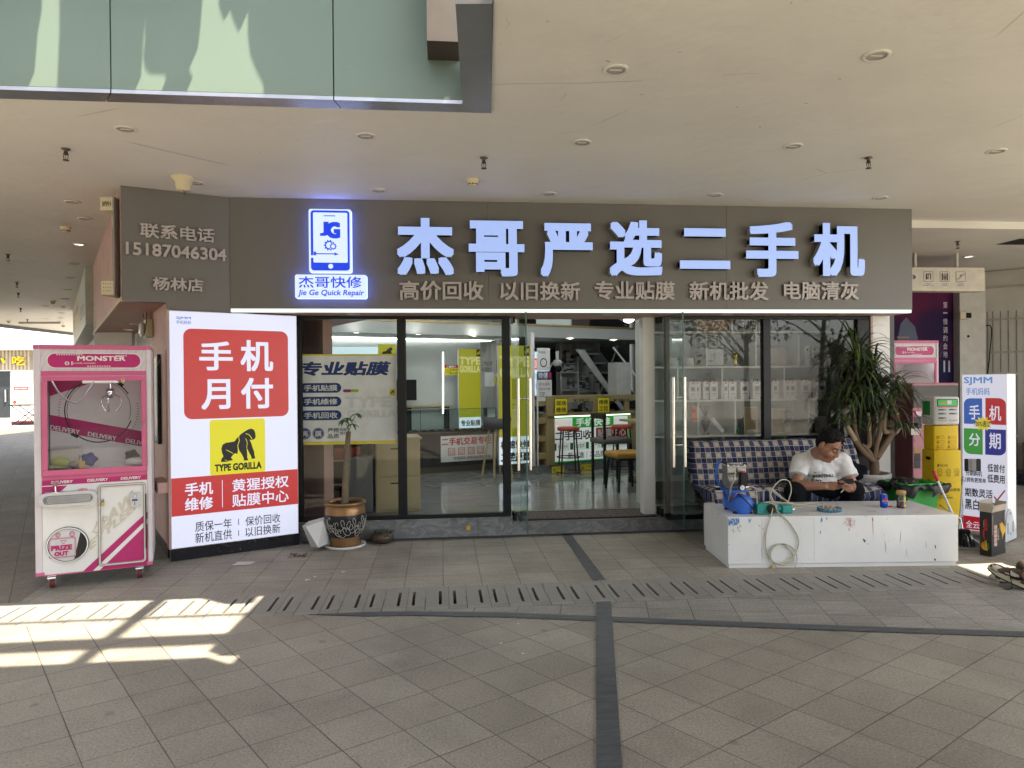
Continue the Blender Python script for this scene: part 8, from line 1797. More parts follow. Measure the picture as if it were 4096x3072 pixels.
for k in range(46):
    a0_ = 2*pi*k/46*3.0+rnd.uniform(-.05, .05); f0 = .22+.56*((k*7) % 11)/11; pts = []
    for i in range(15): t_ = 2*pi*i/14*.92+rnd.uniform(0, .1); da = .15*cos(t_); df = .20*sin(t_+.4*cos(k)); f = min(.97, max(.03, f0+df)); r_ = bel(f)+.002; pts.append((r_*cos(a0_+da+.02*i), r_*sin(a0_+da+.02*i), z0+(z1-z0)*f))
    mb.tube(pts, .0024, m_line, 5)
mb.build('scroll_pattern', mt)
mb = MB(); 
for k in range(90): a_ = rnd.uniform(0, 6.3); r_ = rT*.84*rnd.random()**.5; mb.ell((r_*cos(a_), r_*sin(a_), H*.905+rnd.uniform(0, .014)), (.02, .018, .014), M('dark_bark_chips', (.035, .022, .016), .95), 7, 5)
mb.build('bark_mulch', mt, kind='stuff')
m_stem = M('grey_stem', (.155, .125, .085), .75, bmp=.4, bsc=50, var=.2)
st = [q4(388, 1330), q4(392, 1200), q4(398, 1050), q4(405, 920), q4(415, 822)]; st[0].z = H*.88
mb = MB(); sp3 = spline(st, 6); mb.tube(sp3, [.036-.014*k/len(sp3) for k in range(len(sp3))], m_stem, 14)
for k in range(60): i = rnd.randrange(len(sp3)); a_ = rnd.uniform(0, 6.3); r_ = .036-.014*i/len(sp3); mb.ell(sp3[i]+Vector((cos(a_)*r_, sin(a_)*r_, rnd.uniform(-.02, .02))), (.003, .003, .003), M('stem_speck', (.36, .33, .26), .8), 6, 4)
mb.build('stem', mt)
lf = MB(); tp = st[-1]
for (x, y) in ((470, 700), (405, 730), (440, 770), (380, 745)):
    e = q4(x, y, 6.88); lf.tube([tp, tp.lerp(e, .5)+Vector((0, 0, .02)), e], .003, m_dl2, 5)
    for k in range(5):
        a_ = 2*pi*k/5+x; d = Vector((cos(a_), sin(a_)*.6-.2, -.25)); strap(lf, e, d, rnd.uniform(.07, .11), .014, 1.2, M('money_leaf', (.05, .115, .03), .42, var=.25), rnd)
lf.build('foliage', mt)

# white faceted planter leaning against it, and a small bowl of succulents
m_fac = M('faceted_white', (.66, .66, .64), .4, var=.05)
fp = thing('faceted_planter', 'white faceted planter tipped over against the scroll patterned pot', 'planter', (0, 0, 0))
FYp = 6.80
pz = lambda x, y, Y: at(18, x, y, Y)
# seven corners read from its outline: rim (two pentagon edges) and foot point
A1, A2, A3, A4 = pz(218, 415, 6.78), pz(270, 372, 6.95), pz(408, 335, 6.95), pz(385, 365, 6.72)
A5 = pz(236, 425, 6.70)
F1, F2, F3 = pz(288, 578, 6.84), pz(348, 585, 6.72), pz(442, 543, 6.90)
mb = MB()
A5 = pz(246, 414, 6.66); A1 = pz(220, 412, 6.80)
for tri in ((A5, A4, F2), (A1, A5, F1), (A5, F2, F1), (A4, F3, F2), (A4, A3, F3), (A2, A1, F1), (A3, A2, F3), (A2, F1, F3), (F1, F2, F3)): mb.add(list(tri), [(0, 1, 2)], m_fac)
ctr = (A1+A2+A3+A4+A5)/5; inn = [a.lerp(ctr, .08) for a in (A1, A2, A3, A4, A5)]; rim = [A1, A2, A3, A4, A5]; deep = ctr.lerp((F1+F2+F3)/3, .55)
for k in range(5):
    n = (k+1) % 5; mb.add([rim[k], rim[n], inn[n], inn[k]], [(0, 1, 2, 3)], m_fac); mb.add([inn[k], inn[n], deep], [(0, 1, 2)], m_fac)
mb.build('shell', fp)
SP = on(18, 855, 562, 0); SP.y += .10
sb_ = thing('succulent_bowl', 'small brown glazed bowl of straggly succulents on the ground by the plinth', 'potted plant', SP)
rS = (at(18, 950, 520, SP.y).x-at(18, 755, 520, SP.y).x)/2
MB().lathe([(.0001, 0), (rS*.6, 0), (rS*.92, .03), (rS, .055), (rS*.9, .085), (rS*.72, .10), (rS*.66, .10), (rS*.7, .085), (.0001, .08)], M('brown_glaze', (.065, .045, .03), .15, var=.4, sc=20), 28).build('bowl', sb_)
mb = MB(); rnd = random.Random(2)
for k in range(220):
    a_ = rnd.uniform(0, 6.3); r_ = rS*.66*rnd.random()**.5; p = Vector((r_*cos(a_), r_*sin(a_), .085)); d = Vector((rnd.uniform(-.5, .5), rnd.uniform(-.5, .5), 1)); strap(mb, p, d, rnd.uniform(.025, .06), .004, rnd.uniform(.2, 1.5), M('succulent', (.10, .115, .07), .6, var=.3), rnd)
for k in range(8): strap(mb, Vector((rS*.6, 0, .09)), Vector((1, rnd.uniform(-.3, .3), rnd.uniform(.5, 1.2))), .07, .005, .8, M('succulent', (.10, .115, .07), .6), rnd)
mb.build('foliage', sb_)
# sticker, litter
p = at(18, 1557, 426, GY-.001); o = MB().box(-.02, -.002, -.022, .02, 0, .022, M('sticker_amber', (.60, .36, .01), .4), bev=.0008).build('floor_sticker', loc=p); tag(o, 'small amber sticker on the marble plinth right of the succulent bowl', 'sticker')
m_pap = M('litter_paper', (.55, .53, .49), .8)
def scrap(k, x, y, s, lb_, nm='paper_scrap', m_=None, asp=.7, rz=.3):
    o = MB(); o.add([(-s, -s*asp, .003), (s*.9, -s*asp*.8, .006), (s, s*asp, .004), (-s*.8, s*asp*.9, .008)], [(0, 1, 2, 3)], m_ or m_pap); o = o.build(nm, loc=on(k, x, y, 0), rotz=rz); tag(o, lb_, 'litter'); return o
scrap(15, 1540, 246, .085, 'flat white sheet of paper on the ground in front of the lightbox foot', rz=-.1)
scrap(15, 1945, 350, .022, 'small white paper scrap on the ground right of the flat sheet'); scrap(15, 1992, 328, .014, 'tiny crumpled white scrap near the flat sheet of paper')
scrap(16, 117, 300, .02, 'small cream scrap on the paving below the scroll patterned pot')
for k, x, y in ((16, 1222, 628), (16, 1252, 817), (17, 90, 298), (16, 1115, 752), (15, 1835, 190)): scrap(k, x, y, .008, 'tiny pale crumb of litter on the paving', 'litter_crumb')
for k, x, y in ((16, 1222, 628), ): pass
for o in COL.objects:
    if o.name.startswith('litter_crumb'): o['group'] = 'crumbs of litter'
o = MB(); rnd = random.Random(31)
for k in range(26): p = on(15, 1880+rnd.uniform(-40, 60), 195+rnd.uniform(-8, 10), 0); o.tube([p+Vector((0, 0, .004)), p+Vector((rnd.uniform(-.05, .05), rnd.uniform(-.04, .04), .012))], .003, M('dry_twig', (.11, .07, .045), .9), 4)
o = o.build('dry_twigs'); tag(o, 'little heap of dry brown twigs on the ground left of the faceted planter', 'twigs')
# ------------------------------------------------------------------ people
def cap(mb, p0, r0, p1, r1, mat, n=14, k=6):
    """tapered capsule"""
    p0, p1 = Vector(p0), Vector(p1); mb.cyl(p0, p1, r0, mat, r1, n=n); mb.ell(p0, r0, mat, n, k*2); mb.ell(p1, r1, mat, n, k*2)
def chain(mb, pts, rs, mat, n=12):
    for a, b, r, s in zip(pts, pts[1:], rs, rs[1:]): cap(mb, a, r, b, s, mat, n)
def remesh(mb, name, mat, voxel, smooth=2, parent=None, disp=None):
    me = bpy.data.meshes.new(name); me.from_pydata(mb.v, [], mb.f); o = bpy.data.objects.new(name, me); COL.objects.link(o)
    m = o.modifiers.new('r', 'REMESH'); m.mode = 'VOXEL'; m.voxel_size = voxel; m.use_smooth_shade = True
    if smooth: s = o.modifiers.new('s', 'SMOOTH'); s.factor = .5; s.iterations = smooth
    dg = bpy.context.evaluated_depsgraph_get(); me2 = bpy.data.meshes.new_from_object(o.evaluated_get(dg)); bpy.data.objects.remove(o); bpy.data.meshes.remove(me)
    if disp:
        me2.update(); nr = [v.normal.copy() for v in me2.vertices]
        for v, nm in zip(me2.vertices, nr): v.co += nm*disp(v.co)
    me2.materials.clear(); me2.materials.append(mat); me2.name = name
    for p in me2.polygons: p.use_smooth = True
    o = bpy.data.objects.new(name, me2); COL.objects.link(o)
    if parent is not None: o.parent = parent
    return o
m_skin, b_ = new_mat('skin'); pp = coords(m_skin)
lk(m_skin, ramp(m_skin, noise(m_skin, pp, 14, 5), ((.3, (.26, .125, .075)), (.7, (.33, .165, .105)))), b_.inputs['Base Color']); b_.inputs['Roughness'].default_value = .45
b_.inputs['Subsurface Weight'].default_value = .12; b_.inputs['Subsurface Radius'].default_value = (.012, .005, .003); b_.inputs['Subsurface Scale'].default_value = .6
m_hair = M('black_hair', (.008, .0075, .0075), .6, bmp=.8, bsc=130, spec=.12); m_lip = M('lip', (.26, .09, .07), .4)
m_tee = M('white_cotton', (.68, .68, .68), .85, var=.03, bmp=.15, bsc=300); m_trs = M('black_trousers', (.0065, .007, .009), .9, bmp=.2, bsc=40, spec=.1)
m_shoe = M('shoe_dark', (.03, .03, .032), .6); m_sole = M('shoe_sole', (.5, .48, .42), .6)
from mathutils.bvhtree import BVHTree
from mathutils import noise as mnoise

def head_mesh(hm, hrm, F, skin):
    """head at the matrix F (x to the person's left, -y the way the face looks, z up), 0.25 m tall"""
    e = lambda c, r, mb=hm, rot=None: mb.ell((0, 0, 0), r, skin, 16, 10, F @ Matrix.Translation(c) @ (rot or Matrix()))
    e((0, .012, .045), (.081, .098, .092)); e((0, -.022, -.035), (.077, .078, .080)); e((0, -.058, -.092), (.040, .036, .028)); e((0, -.02, -.098), (.066, .058, .034))
    for s in (-1, 1):
        e((s*.045, -.062, -.030), (.035, .034, .036)); e((s*.085, .012, -.005), (.011, .021, .034)); e((s*.033, -.080, .010), (.019, .014, .012)); e((s*.013, -.104, -.026), (.011, .011, .010))
    c = lambda a, ra, b, rb: cap(hm, F @ Vector(a), ra, F @ Vector(b), rb, skin)
    c((-.042, -.079, .034), .011, (.042, -.079, .034), .011); c((0, -.092, .018), .009, (0, -.110, -.018), .014)
    c((-.020, -.092, -.057), .008, (.020, -.092, -.057), .008); c((-.016, -.089, -.070), .009, (.016, -.089, -.070), .009)
    h = lambda q, r, rot=None: hrm.ell((0, 0, 0), r, m_hair, 14, 9, F @ Matrix.Translation(q) @ (rot or Matrix()))
    h((0, .024, .062), (.090, .100, .088)); h((0, .050, .005), (.078, .070, .070))
    rnd = random.Random(5)
    for k in range(70):                                                   # locks over the crown and forehead
        a = rnd.uniform(-1.5, 1.5) if k < 34 else rnd.uniform(0, 2*pi); t = rnd.uniform(.15, 1.02) if k < 34 else rnd.uniform(.05, 1.15)
        d = Vector((sin(a)*sin(t), -cos(a)*sin(t), cos(t))); p = Vector((0, .018, .058))+Vector((d.x*.086, d.y*.094, d.z*.086)); dn = (Vector((d.x*.4+rnd.uniform(-.5, .5), -.9 if k < 34 else -cos(a)*.6, -.35*sin(t)-.05))).normalized()
        cap(hrm, F @ p, .013, F @ (p+dn*rnd.uniform(.02, .042)+d*.004), .004, m_hair, 8, 4)
def face_bits(F, parent, name_eb='eyebrow'):
    for s in (-1, 1):
        mb = MB(); pts = [F @ Vector((s*x, y, z)) for x, y, z in ((.014, -.0925, .036), (.030, -.092, .041), (.048, -.083, .037), (.058, -.074, .031))]; mb.tube(spline(pts, 4), [.0022+.0022*sin(pi*min(1, k/12+.1)) for k in range(13)], m_hair, 6); mb.build('eyebrow', parent)
        mb = MB(); pts = [F @ Vector((s*x, y, z)) for x, y, z in ((.016, -.0915, .006), (.026, -.0955, .002), (.040, -.0945, .002), (.052, -.084, .007))]; mb.tube(spline(pts, 4), .0019, m_hair, 6); mb.build('eyelid', parent)
    mb = MB(); mb.tube(spline([F @ Vector(q) for q in ((-.024, -.095, -.0625), (-.010, -.1005, -.0615), (0, -.100, -.063), (.010, -.1005, -.0615), (.024, -.095, -.0625))], 4), .0022, m_lip, 6); mb.build('lips', parent)
def hand(mb, W, P, across, normal, curl, skin, spread=.0, lens=(.070, .078, .073, .058), thumb=None, flex=None):
    """W wrist, P end of the palm (knuckles); across = from index to little finger; normal = out of the palm; curl in radians per joint"""
    W, P = Vector(W), Vector(P); d = (P-W).normalized(); ac = (across-d*across.dot(d)).normalized(); nr = d.cross(ac); nr = nr if nr.dot(normal) > 0 else -nr
    for f in (-1.2, -.4, .4, 1.2): cap(mb, W+ac*f*.014, .017, P+ac*f*.0215, .0125, skin, 10)
    for i, f in enumerate((-1.2, -.4, .4, 1.2)):
        p = P+ac*f*.0215; dd = (d+ac*f*spread).normalized(); r = (.0098, .0100, .0096, .0084)[i]; L = lens[i]; cc = curl[i] if isinstance(curl, (list, tuple)) else curl; pts = [p]
        ang = 0
        for seg, jj in ((.45, 1.0), (.32, 1.15), (.25, .8)):
            ang += cc*jj; v = dd*cos(ang)+nr*sin(ang); pts.append(pts[-1]+v*L*seg*1.08)
        chain(mb, pts, [r*1.08, r, r*.93, r*.82], skin, 10)
    th = thumb or [W+d*.02-ac*.028+nr*.008, W+d*.05-ac*.050+nr*.022, W+d*.080-ac*.050+nr*.034, W+d*.103-ac*.040+nr*.040]
    chain(mb, th, [.0150, .0128, .0112, .0092], skin, 10)

def J(x, y, Y): return at(13, x, y, Y)
def seated_person(label, group=None):
    t = thing('person', label, 'person', (0, 0, 0))
    return t
pr_ = thing('person', 'man in white T-shirt and black trousers sitting on the plaid sofa looking at his phone', 'person', (J(1180, 1350, 6.70).x, 6.70, 0))
OFF = Vector((J(1180, 1350, 6.70).x, 6.70, 0)); L = lambda v: Vector(v)-OFF
hd_f = Vector((.34, -.76, -.55)).normalized(); hd_u = Vector((.30, -.36, .88)); hd_u = (hd_u-hd_f*hd_u.dot(hd_f)).normalized(); hd_x = hd_u.cross(-hd_f)
hc = L(J(1302, 560, 6.31)); s_h = 1.14
F = Matrix(((hd_x.x*s_h, -hd_f.x*s_h, hd_u.x*s_h, hc.x), (hd_x.y*s_h, -hd_f.y*s_h, hd_u.y*s_h, hc.y), (hd_x.z*s_h, -hd_f.z*s_h, hd_u.z*s_h, hc.z), (0, 0, 0, 1)))
neck0 = L(J(1120, 700, 6.52)); shR, shL = L(J(845, 790, 6.56)), L(J(1535, 805, 6.50)); elR, elL = L(J(775, 1210, 6.42)), L(J(1705, 1215, 6.38)); wrR, wrL = L(J(1245, 1225, 6.26)), L(J(1655, 1270, 6.20))
pel = L(J(1150, 1340, 6.72)); chest = L(J(1170, 900, 6.58)); bel = L(J(1150, 1130, 6.62))
bd = MB(); hr = MB()
head_mesh(bd, hr, F, m_skin)
cap(bd, neck0+Vector((0, .03, 0)), .068, F @ Vector((0, .022, -.06)), .060, m_skin); cap(bd, neck0, .066, chest+Vector((0, .06, .04)), .09, m_skin)
cap(bd, chest+Vector((0, .03, 0)), .11, bel, .13, m_skin); cap(bd, bel, .13, pel, .14, m_skin)
for sh, el, wr in ((shR, elR, wrR), (shL, elL, wrL)):
    cap(bd, chest+Vector((0, .05, .05)), .07, sh, .055, m_skin); cap(bd, sh, .056, el, .050, m_skin); mid = el.lerp(wr, .35); cap(bd, el, .050, mid, .050, m_skin); cap(bd, mid, .050, wr, .031, m_skin)
knR, knL = L(at(13, 740, 1420, 6.36)), L(at(13, 1715, 1430, 6.34)); knR.z = knL.z = .515; anR, anL = Vector((knR.x+.05, knR.y+.02, .10)), Vector((knL.x-.05, knL.y+.02, .10))
for kn, an, s in ((knR, anR, -1), (knL, anL, 1)): cap(bd, pel+Vector((s*.09, 0, 0)), .10, kn, .07, m_skin); cap(bd, kn, .062, an, .042, m_skin)
# right hand (left in the picture) lies over the phone hand, fingers towards the right; left hand holds the phone
pR = L(J(1385, 1225, 6.22)); hand(bd, wrR, pR, Vector((-.15, .25, -1)), Vector((.1, .9, -.1)), (.30, .24, .26, .34), m_skin, lens=(.080, .088, .082, .066), thumb=[wrR+Vector((.02, .0, .026)), L(J(1365, 1165, 6.215)), L(J(1425, 1160, 6.205)), L(J(1462, 1178, 6.20))])
pL = L(J(1600, 1235, 6.16)); hand(bd, wrL, pL, Vector((-.2, .35, -1)), Vector((-.4, .7, .3)), (.55, .55, .6, .6), m_skin, thumb=[wrL+Vector((-.006, -.005, .026)), L(J(1630, 1205, 6.145)), L(J(1598, 1195, 6.13)), L(J(1566, 1190, 6.125))])
body = remesh(bd, 'body', m_skin, .0055, 2, pr_)
hair = remesh(hr, 'hair', m_hair, .0045, 1, pr_, disp=lambda c: .0025*mnoise.noise(c*70)+.0018*mnoise.noise(c*150))
face_bits(F, pr_)
jo = remesh(jk_, 'black_jacket', m_trs, .014, 3, None, disp=lambda c: .016*mnoise.noise(c*14)+.008*abs(mnoise.noise(c*30))); jo.location = (4.22, 6.82, .56); tag(jo, 'dark jacket heaped on the right end of the plaid sofa', 'jacket')
bg_ = remesh(lump_, 'bin_bag', m_bag, .010, 2, bn, disp=lambda c: .016*mnoise.noise(c*16)+.014*abs(mnoise.noise(c*38)))
# T-shirt
ts = MB(); R_ = m_tee
cap(ts, chest+Vector((0, .02, .02)), .165, bel, .195, R_); cap(ts, bel, .190, pel+Vector((0, -.02, .05)), .185, R_); ts.ell(bel+Vector((.0, -.06, -.03)), (.185, .145, .17), R_); ts.ell(L(J(1165, 1300, 6.52)), (.155, .12, .075), R_)
ts.ell(chest+Vector((-.10, -.05, .0)), (.10, .09, .09), R_); ts.ell(chest+Vector((.12, -.06, .0)), (.10, .09, .09), R_)
cap(ts, neck0+Vector((0, .03, -.02)), .092, chest+Vector((0, .05, .06)), .145, R_)
for sh, el in ((shR, elR), (shL, elL)):
    cap(ts, neck0+Vector((0, .04, -.045)), .082, sh+Vector((0, .0, -.004)), .082, R_); cap(ts, sh, .084, chest, .13, R_)
    m_ = sh.lerp(el, .66); ts.cyl(sh, m_, .084, R_, .094, n=24); ts.ell(sh, .084, R_)
def folds(c):
    a = mnoise.noise(Vector((c.x*5+c.z*6, c.y*5, c.z*3-c.x*5)))*.012-abs(mnoise.noise(Vector((c.x*9+c.z*8, c.y*7, c.z*5-c.x*4))))*.014+mnoise.noise(Vector((c.x*18-c.z*11, c.y*9, c.z*8)))*.005
    dR = (c-shR.lerp(elR, .5)).length; return a+.004*sin((c.z*1.0+c.x*.6)*75)*max(0, 1-dR/.16)+.004*sin((c.z*1.0-c.x*.6)*75)*max(0, 1-(c-shL.lerp(elL, .5)).length/.16)
tee = remesh(ts, 'shirt', m_tee, .0075, 4, pr_, disp=folds)
bv = BVHTree.FromPolygons([v.co.copy() for v in tee.data.vertices], [tuple(p.vertices) for p in tee.data.polygons])
# neckband
nb = neck0.lerp(F @ Vector((0, .0, -.12)), .32)
# chest print: words and tick laid on the cloth
def on_shirt(x, y, lift):
    P0 = at(13, x, y, 5.9)-OFF; d = (P0-(EYE-OFF)).normalized(); h = bv.ray_cast(P0, d, 1.5)
    return (h[0]-d*lift) if h[0] else None
m_prt = M('shirt_print', (.018, .020, .03), .7); mb = MB()
def shirt_text(s, c00, c10, c01, bold, shear=.0):
    vs, fs = glyphs(s, 0, 2, shear); ax, bx_ = min(q[0] for q in vs), max(q[0] for q in vs); az, bz = min(q[1] for q in vs), max(q[1] for q in vs)
    for i, (dx, dz) in enumerate([(0, 0)]+[(bold*a, bold*b) for a, b in ((1, 1), (1, -1), (-1, 1), (-1, -1), (1, 0), (-1, 0))]):
        V = []
        for q in vs:
            u, v = (q[0]+dx-ax)/(bx_-ax), (q[1]+dz-az)/(bz-az); h = on_shirt(c01[0]+(c10[0]-c00[0])*u+(c00[0]-c01[0])*v, c01[1]+(c10[1]-c00[1])*u+(c00[1]-c01[1])*v, .0035+.0001*i); V.append(h)
        ff = [f for f in fs if all(V[k] is not None for k in f)]; mb.add([p or Vector() for p in V], ff, m_prt)
shirt_text('BASKETBALL', (1045, 1035), (1395, 1018), (1038, 1082), .03, .1); shirt_text('IS MY', (1015, 1095), (1198, 1122), (1010, 1140), .03, .1)
sw = [(1057, 962), (1062, 985), (1078, 993), (1110, 989), (1166, 980), (1108, 1000), (1080, 1006), (1062, 1000), (1055, 985)]
V = [on_shirt(x, y, .0035) for x, y in sw]
if all(v is not None for v in V): mb.add(V, [tuple(range(len(V)))], m_prt)
mb.build('shirt_print', tee)
# trousers and shoes
tr_ = MB(); lapc = pel.lerp((knR+knL)*.5, .55); tr_.ell(Vector((lapc.x, lapc.y, .50)), (.23, .17, .105), m_trs); tr_.ell(pel+Vector((0, .02, -.03)), (.205, .17, .12), m_trs)
for kn, an, s in ((knR, anR, -1), (knL, anL, 1)):
    cap(tr_, pel+Vector((s*.10, .0, -.01)), .135, kn, .100, m_trs); cap(tr_, kn, .095, an+Vector((0, 0, .03)), .07, m_trs)
remesh(tr_, 'trousers', m_trs, .009, 3, pr_, disp=lambda c: .010*mnoise.noise(c*9)+.005*mnoise.noise(c*22))
for an, s in ((anR, -1), (anL, 1)):
    sh_ = MB(); cap(sh_, (an.x, an.y+.03, .055), .045, (an.x+s*.03, an.y-.15, .045), .040, m_shoe); o = remesh(sh_, 'shoe', m_shoe, .007, 2, pr_)
# phone and cigarette
a, b, c = J(1472, 1196, 6.165), J(1640, 1182, 6.125), J(1530, 1122, 6.20); ux = (b-a).normalized(); uy = (c-a); uy = (uy-ux*uy.dot(ux)).normalized(); uz = ux.cross(uy)
ph = thing('mobile_phone', 'black mobile phone held in the seated man\'s hands', 'phone', a); W_, H_ = .150, .074
Mx = Matrix(((ux.x, uy.x, uz.x, 0), (ux.y, uy.y, uz.y, 0), (ux.z, uy.z, uz.z, 0), (0, 0, 0, 1)))
MB().box(-.006, 0, -.005, W_-.02, H_, .004, M('phone_black', (.014, .014, .016), .25), bev=.003, mx=Mx).build('body', ph); MB().box(.0, .005, .0042, W_-.026, H_-.005, .0046, M('phone_screen', (.03, .035, .045), .08), mx=Mx).build('screen', ph)
mb = MB()
for i in range(3): mb.lathe([(.0001, 0), (.007, 0), (.007, .002)], M('phone_lens', (.005, .005, .006), .1), 12, mx=Mx @ Matrix.Translation((.012+.02*i, H_-.015, -.0075)))
mb.build('lens', ph)
a, b = J(1508, 1328, 6.155), J(1552, 1284, 6.14); cg = thing('cigarette', 'white cigarette between the fingers of the seated man', 'cigarette', a); MB().cyl((0, 0, 0), (b-a), .0045, m_ppr, n=10).build('paper', cg)

# second person, sitting just beyond the right edge: only a shoe and a jeans cuff reach into the picture
m_jean = M('blue_jeans', (.05, .075, .13), .85, bmp=.3, bsc=200); m_suede = M('brown_suede', (.075, .055, .04), .85, bmp=.2); m_leath = M('off_white_leather', (.50, .46, .39), .5); m_mid = M('cream_midsole', (.50, .46, .33), .5)
heel = on(11, 1588, 1238, 0); p2 = thing('person', 'person cut off at the right edge, brown and white trainers and jeans hem in view', 'person', (heel.x+1.0, heel.y+.25, 0))
O2 = Vector((heel.x+1.0, heel.y+.25, 0)); P2 = lambda v: Vector(v)-O2
hip = Vector((.12, .1, .50)); ank1 = P2((heel.x+.09, heel.y+.03, .115)); ank2 = ank1+Vector((.10, .10, .0)); kn1 = (ank1+hip)*.5+Vector((.05, 0, .03)); kn2 = (ank2+hip)*.5+Vector((.05, .10, .04))
bd2 = MB(); hr2 = MB(); F2 = Matrix.Translation(Vector((.16, .08, 1.20))) @ Matrix.Rotation(-1.2, 4, 'Z'); head_mesh(bd2, hr2, F2, m_skin)
cap(bd2, (.16, .1, 1.02), .06, (.16, .09, 1.14), .055, m_skin); cap(bd2, (.15, .1, .92), .12, hip, .14, m_skin)
for s, kn, an in ((-1, kn1, ank1), (1, kn2, ank2)):
    cap(bd2, hip, .09, kn, .06, m_skin); cap(bd2, kn, .055, an, .036, m_skin); sh2 = Vector((.15, .1+s*.17, .98)); e2 = Vector((.02, .1+s*.2, .72)); cap(bd2, (.15, .1, .96), .08, sh2, .055, m_skin); cap(bd2, sh2, .05, e2, .042, m_skin); w2 = Vector((-.16, .1+s*.08, .62)); cap(bd2, e2, .042, w2, .028, m_skin); hand(bd2, w2, w2+Vector((-.08, -s*.02, -.01)), Vector((0, s, 0)), Vector((0, 0, -1)), .3, m_skin)
remesh(bd2, 'body', m_skin, .008, 2, p2); remesh(hr2, 'hair', m_hair, .006, 1, p2); face_bits(F2, p2)
j2 = MB()
for kn, an in ((kn1, ank1), (kn2, ank2)): cap(j2, hip, .12, kn, .085, m_jean); cap(j2, kn, .078, an+Vector((.06, .0, .04)), .058, m_jean)
remesh(j2, 'jeans', m_jean, .008, 2, p2, disp=lambda c: .005*mnoise.noise(c*14)+.003*mnoise.noise(c*30))
s2 = MB(); cap(s2, (.15, .1, .9), .15, hip+Vector((0, 0, .08)), .16, m_black)
for s in (-1, 1): cap(s2, (.15, .1, .95), .1, (.15, .1+s*.17, .98), .075, m_black); cap(s2, (.15, .1+s*.17, .98), .07, (.08, .1+s*.19, .84), .07, m_black)
remesh(s2, 'jacket', m_black, .01, 2, p2)
tip = P2(on(11, 1258, 985, .075)); 
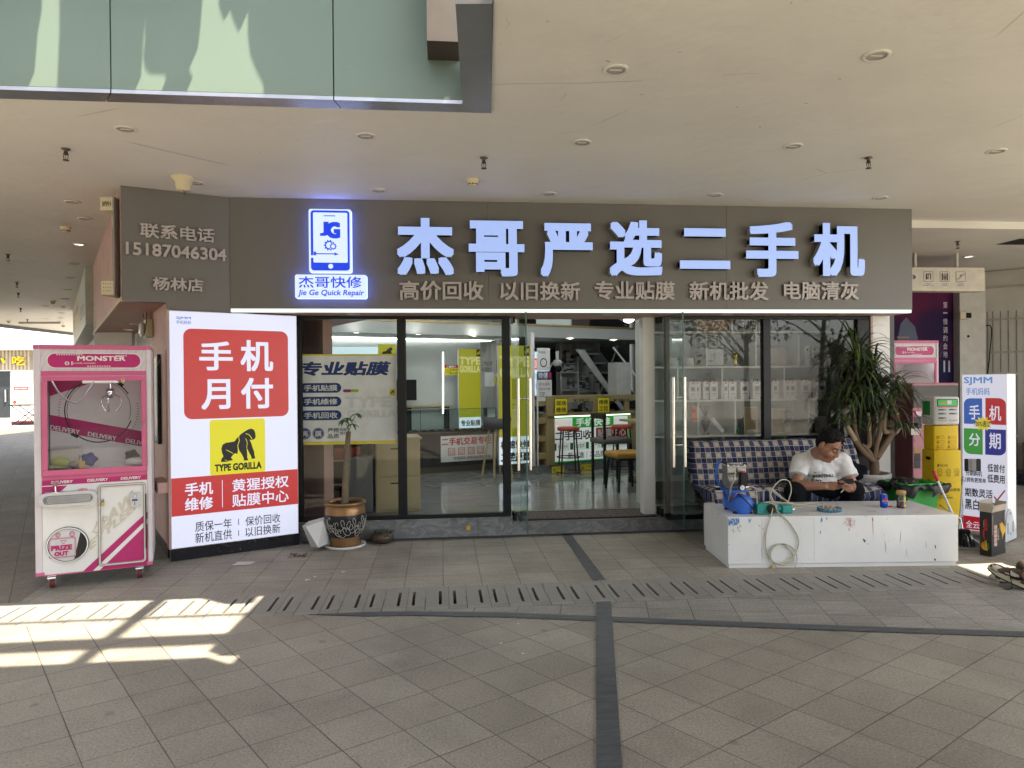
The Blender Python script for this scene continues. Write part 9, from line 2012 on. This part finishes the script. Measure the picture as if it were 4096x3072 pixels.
def trainer(an, toe, seed, lab=None):
    hl = Vector((an.x+.035, an.y+.02, .0)); d = toe-hl; L_ = .29; dx = Vector((d.x, d.y, d.z)).normalized(); sd = Vector((0, 0, 1)).cross(dx).normalized(); up = dx.cross(sd)
    Mt = Matrix(((dx.x, sd.x, up.x, hl.x), (dx.y, sd.y, up.y, hl.y), (dx.z, sd.z, up.z, hl.z), (0, 0, 0, 1)))
    up_m = MB(); T_ = lambda c: Mt @ Vector(c)
    e = lambda c, r, m_: up_m.ell((0, 0, 0), r, m_, 16, 10, Mt @ Matrix.Translation(c))
    e((.055, 0, .07), (.055, .040, .052), m_suede); e((.13, 0, .060), (.085, .043, .042), m_suede); e((.225, 0, .050), (.062, .046, .034), m_suede); cap(up_m, T_((.045, 0, .09)), .043, T_((.03, 0, .145)), .045, m_suede); cap(up_m, T_((.10, 0, .085)), .035, T_((.17, 0, .06)), .034, m_suede)
    o = remesh(up_m, 'trainer', m_suede, .005, 2, p2)
    out = []
    for k in range(25): f = k/24; out.append((L_*f, (.030+.016*sin(pi*min(1, f*1.15)**1.3))*(1 if .06 < f < .93 else .72)))
    pts = [(x, -w_) for x, w_ in out]+[(x, w_) for x, w_ in out[::-1]]; so2 = MB(); n = len(pts)
    for z0, z1, m_, g_ in ((.0, .010, m_dark, 1.0), (.010, .032, m_mid, 1.03)):
        rise = lambda x: .022*max(0, (x-.2)/.09)**2
        so2.add([T_((x, y*g_, z0+rise(x))) for x, y in pts]+[T_((x, y*g_, z1+rise(x))) for x, y in pts], [tuple(range(n-1, -1, -1)), tuple(range(n, 2*n))]+[(k, (k+1) % n, n+(k+1) % n, n+k) for k in range(n)], m_)
    so2.build('sole', o)
    wp = None                                                            # pale toe, side panel and dark curved stripe on the near side
    bvh = BVHTree.FromPolygons([v.co.copy() for v in o.data.vertices], [tuple(p.vertices) for p in o.data.polygons])
    def skinpatch(poly, m_, lift, side):
        cx = sum(q[0] for q in poly)/len(poly); cz = sum(q[1] for q in poly)/len(poly); N = len(poly); rings = [poly]+[[(cx+(x-cx)*s, cz+(z-cz)*s) for x, z in poly] for s in (.75, .5, .25)]; V = []
        for rg in rings:
            for x, z in rg:
                p0 = T_((x, side*.2, z)); h = bvh.ray_cast(p0, (T_((x, 0, z))-p0).normalized(), .3); V.append(h[0]+h[1]*lift if h[0] else None)
        fs = [(r*N+k, r*N+(k+1) % N, (r+1)*N+(k+1) % N, (r+1)*N+k) for r in range(3) for k in range(N)]+[tuple(3*N+k for k in range(N))]
        wp = MB(); wp.add([v or Vector() for v in V], [f for f in fs if all(V[k] is not None for k in f)], m_, True); wp.build('leather_panel', o)
    for side in (1, -1):
        skinpatch([(.285, .04), (.27, .068), (.235, .080), (.205, .078), (.20, .036), (.24, .034)], m_leath, .002, side)
        skinpatch([(.06, .04), (.09, .085), (.15, .095), (.175, .06), (.15, .036), (.09, .034)], m_leath, .002, side)
        skinpatch([(.17, .052), (.15, .058), (.10, .056), (.06, .075), (.03, .105), (.045, .072), (.08, .045), (.12, .042)], m_dark, .0035, side)
    lc = MB()
    for k in range(5): x = .13+.022*k; z = .100-.010*k; lc.tube(spline([T_((x, -.03, z-.012)), T_((x, 0, z+.006)), T_((x+.006, .03, z-.012))], 4), .0035, m_dark, 5)
    g_ = T_((.17, .03, .075)); lc.tube(spline([T_((.14, 0, .11)), g_+Vector((0, -.03, 0)), Vector((g_.x-.0, g_.y-.05, .03)), Vector((g_.x-.02, g_.y-.06, .005)), Vector((g_.x-.07, g_.y-.05, .005))], 6), .0035, m_dark, 5)
    lc.build('lace', o); return o
trainer(ank1, tip, 1); trainer(ank2, tip+Vector((.16, .06, -.10)), 2)
st2 = thing('plastic_stool', 'low white plastic stool under the person beyond the right edge', 'stool', O2+Vector((.16, .1, 0)))
MB().box(-.17, -.17, .36, .17, .17, .39, m_white, bev=.01).build('seat', st2)
for sx in (-1, 1):
    for sy in (-1, 1): MB().tube([(sx*.13, sy*.13, .36), (sx*.16, sy*.16, 0)], .018, m_white, 8).build('leg', st2)
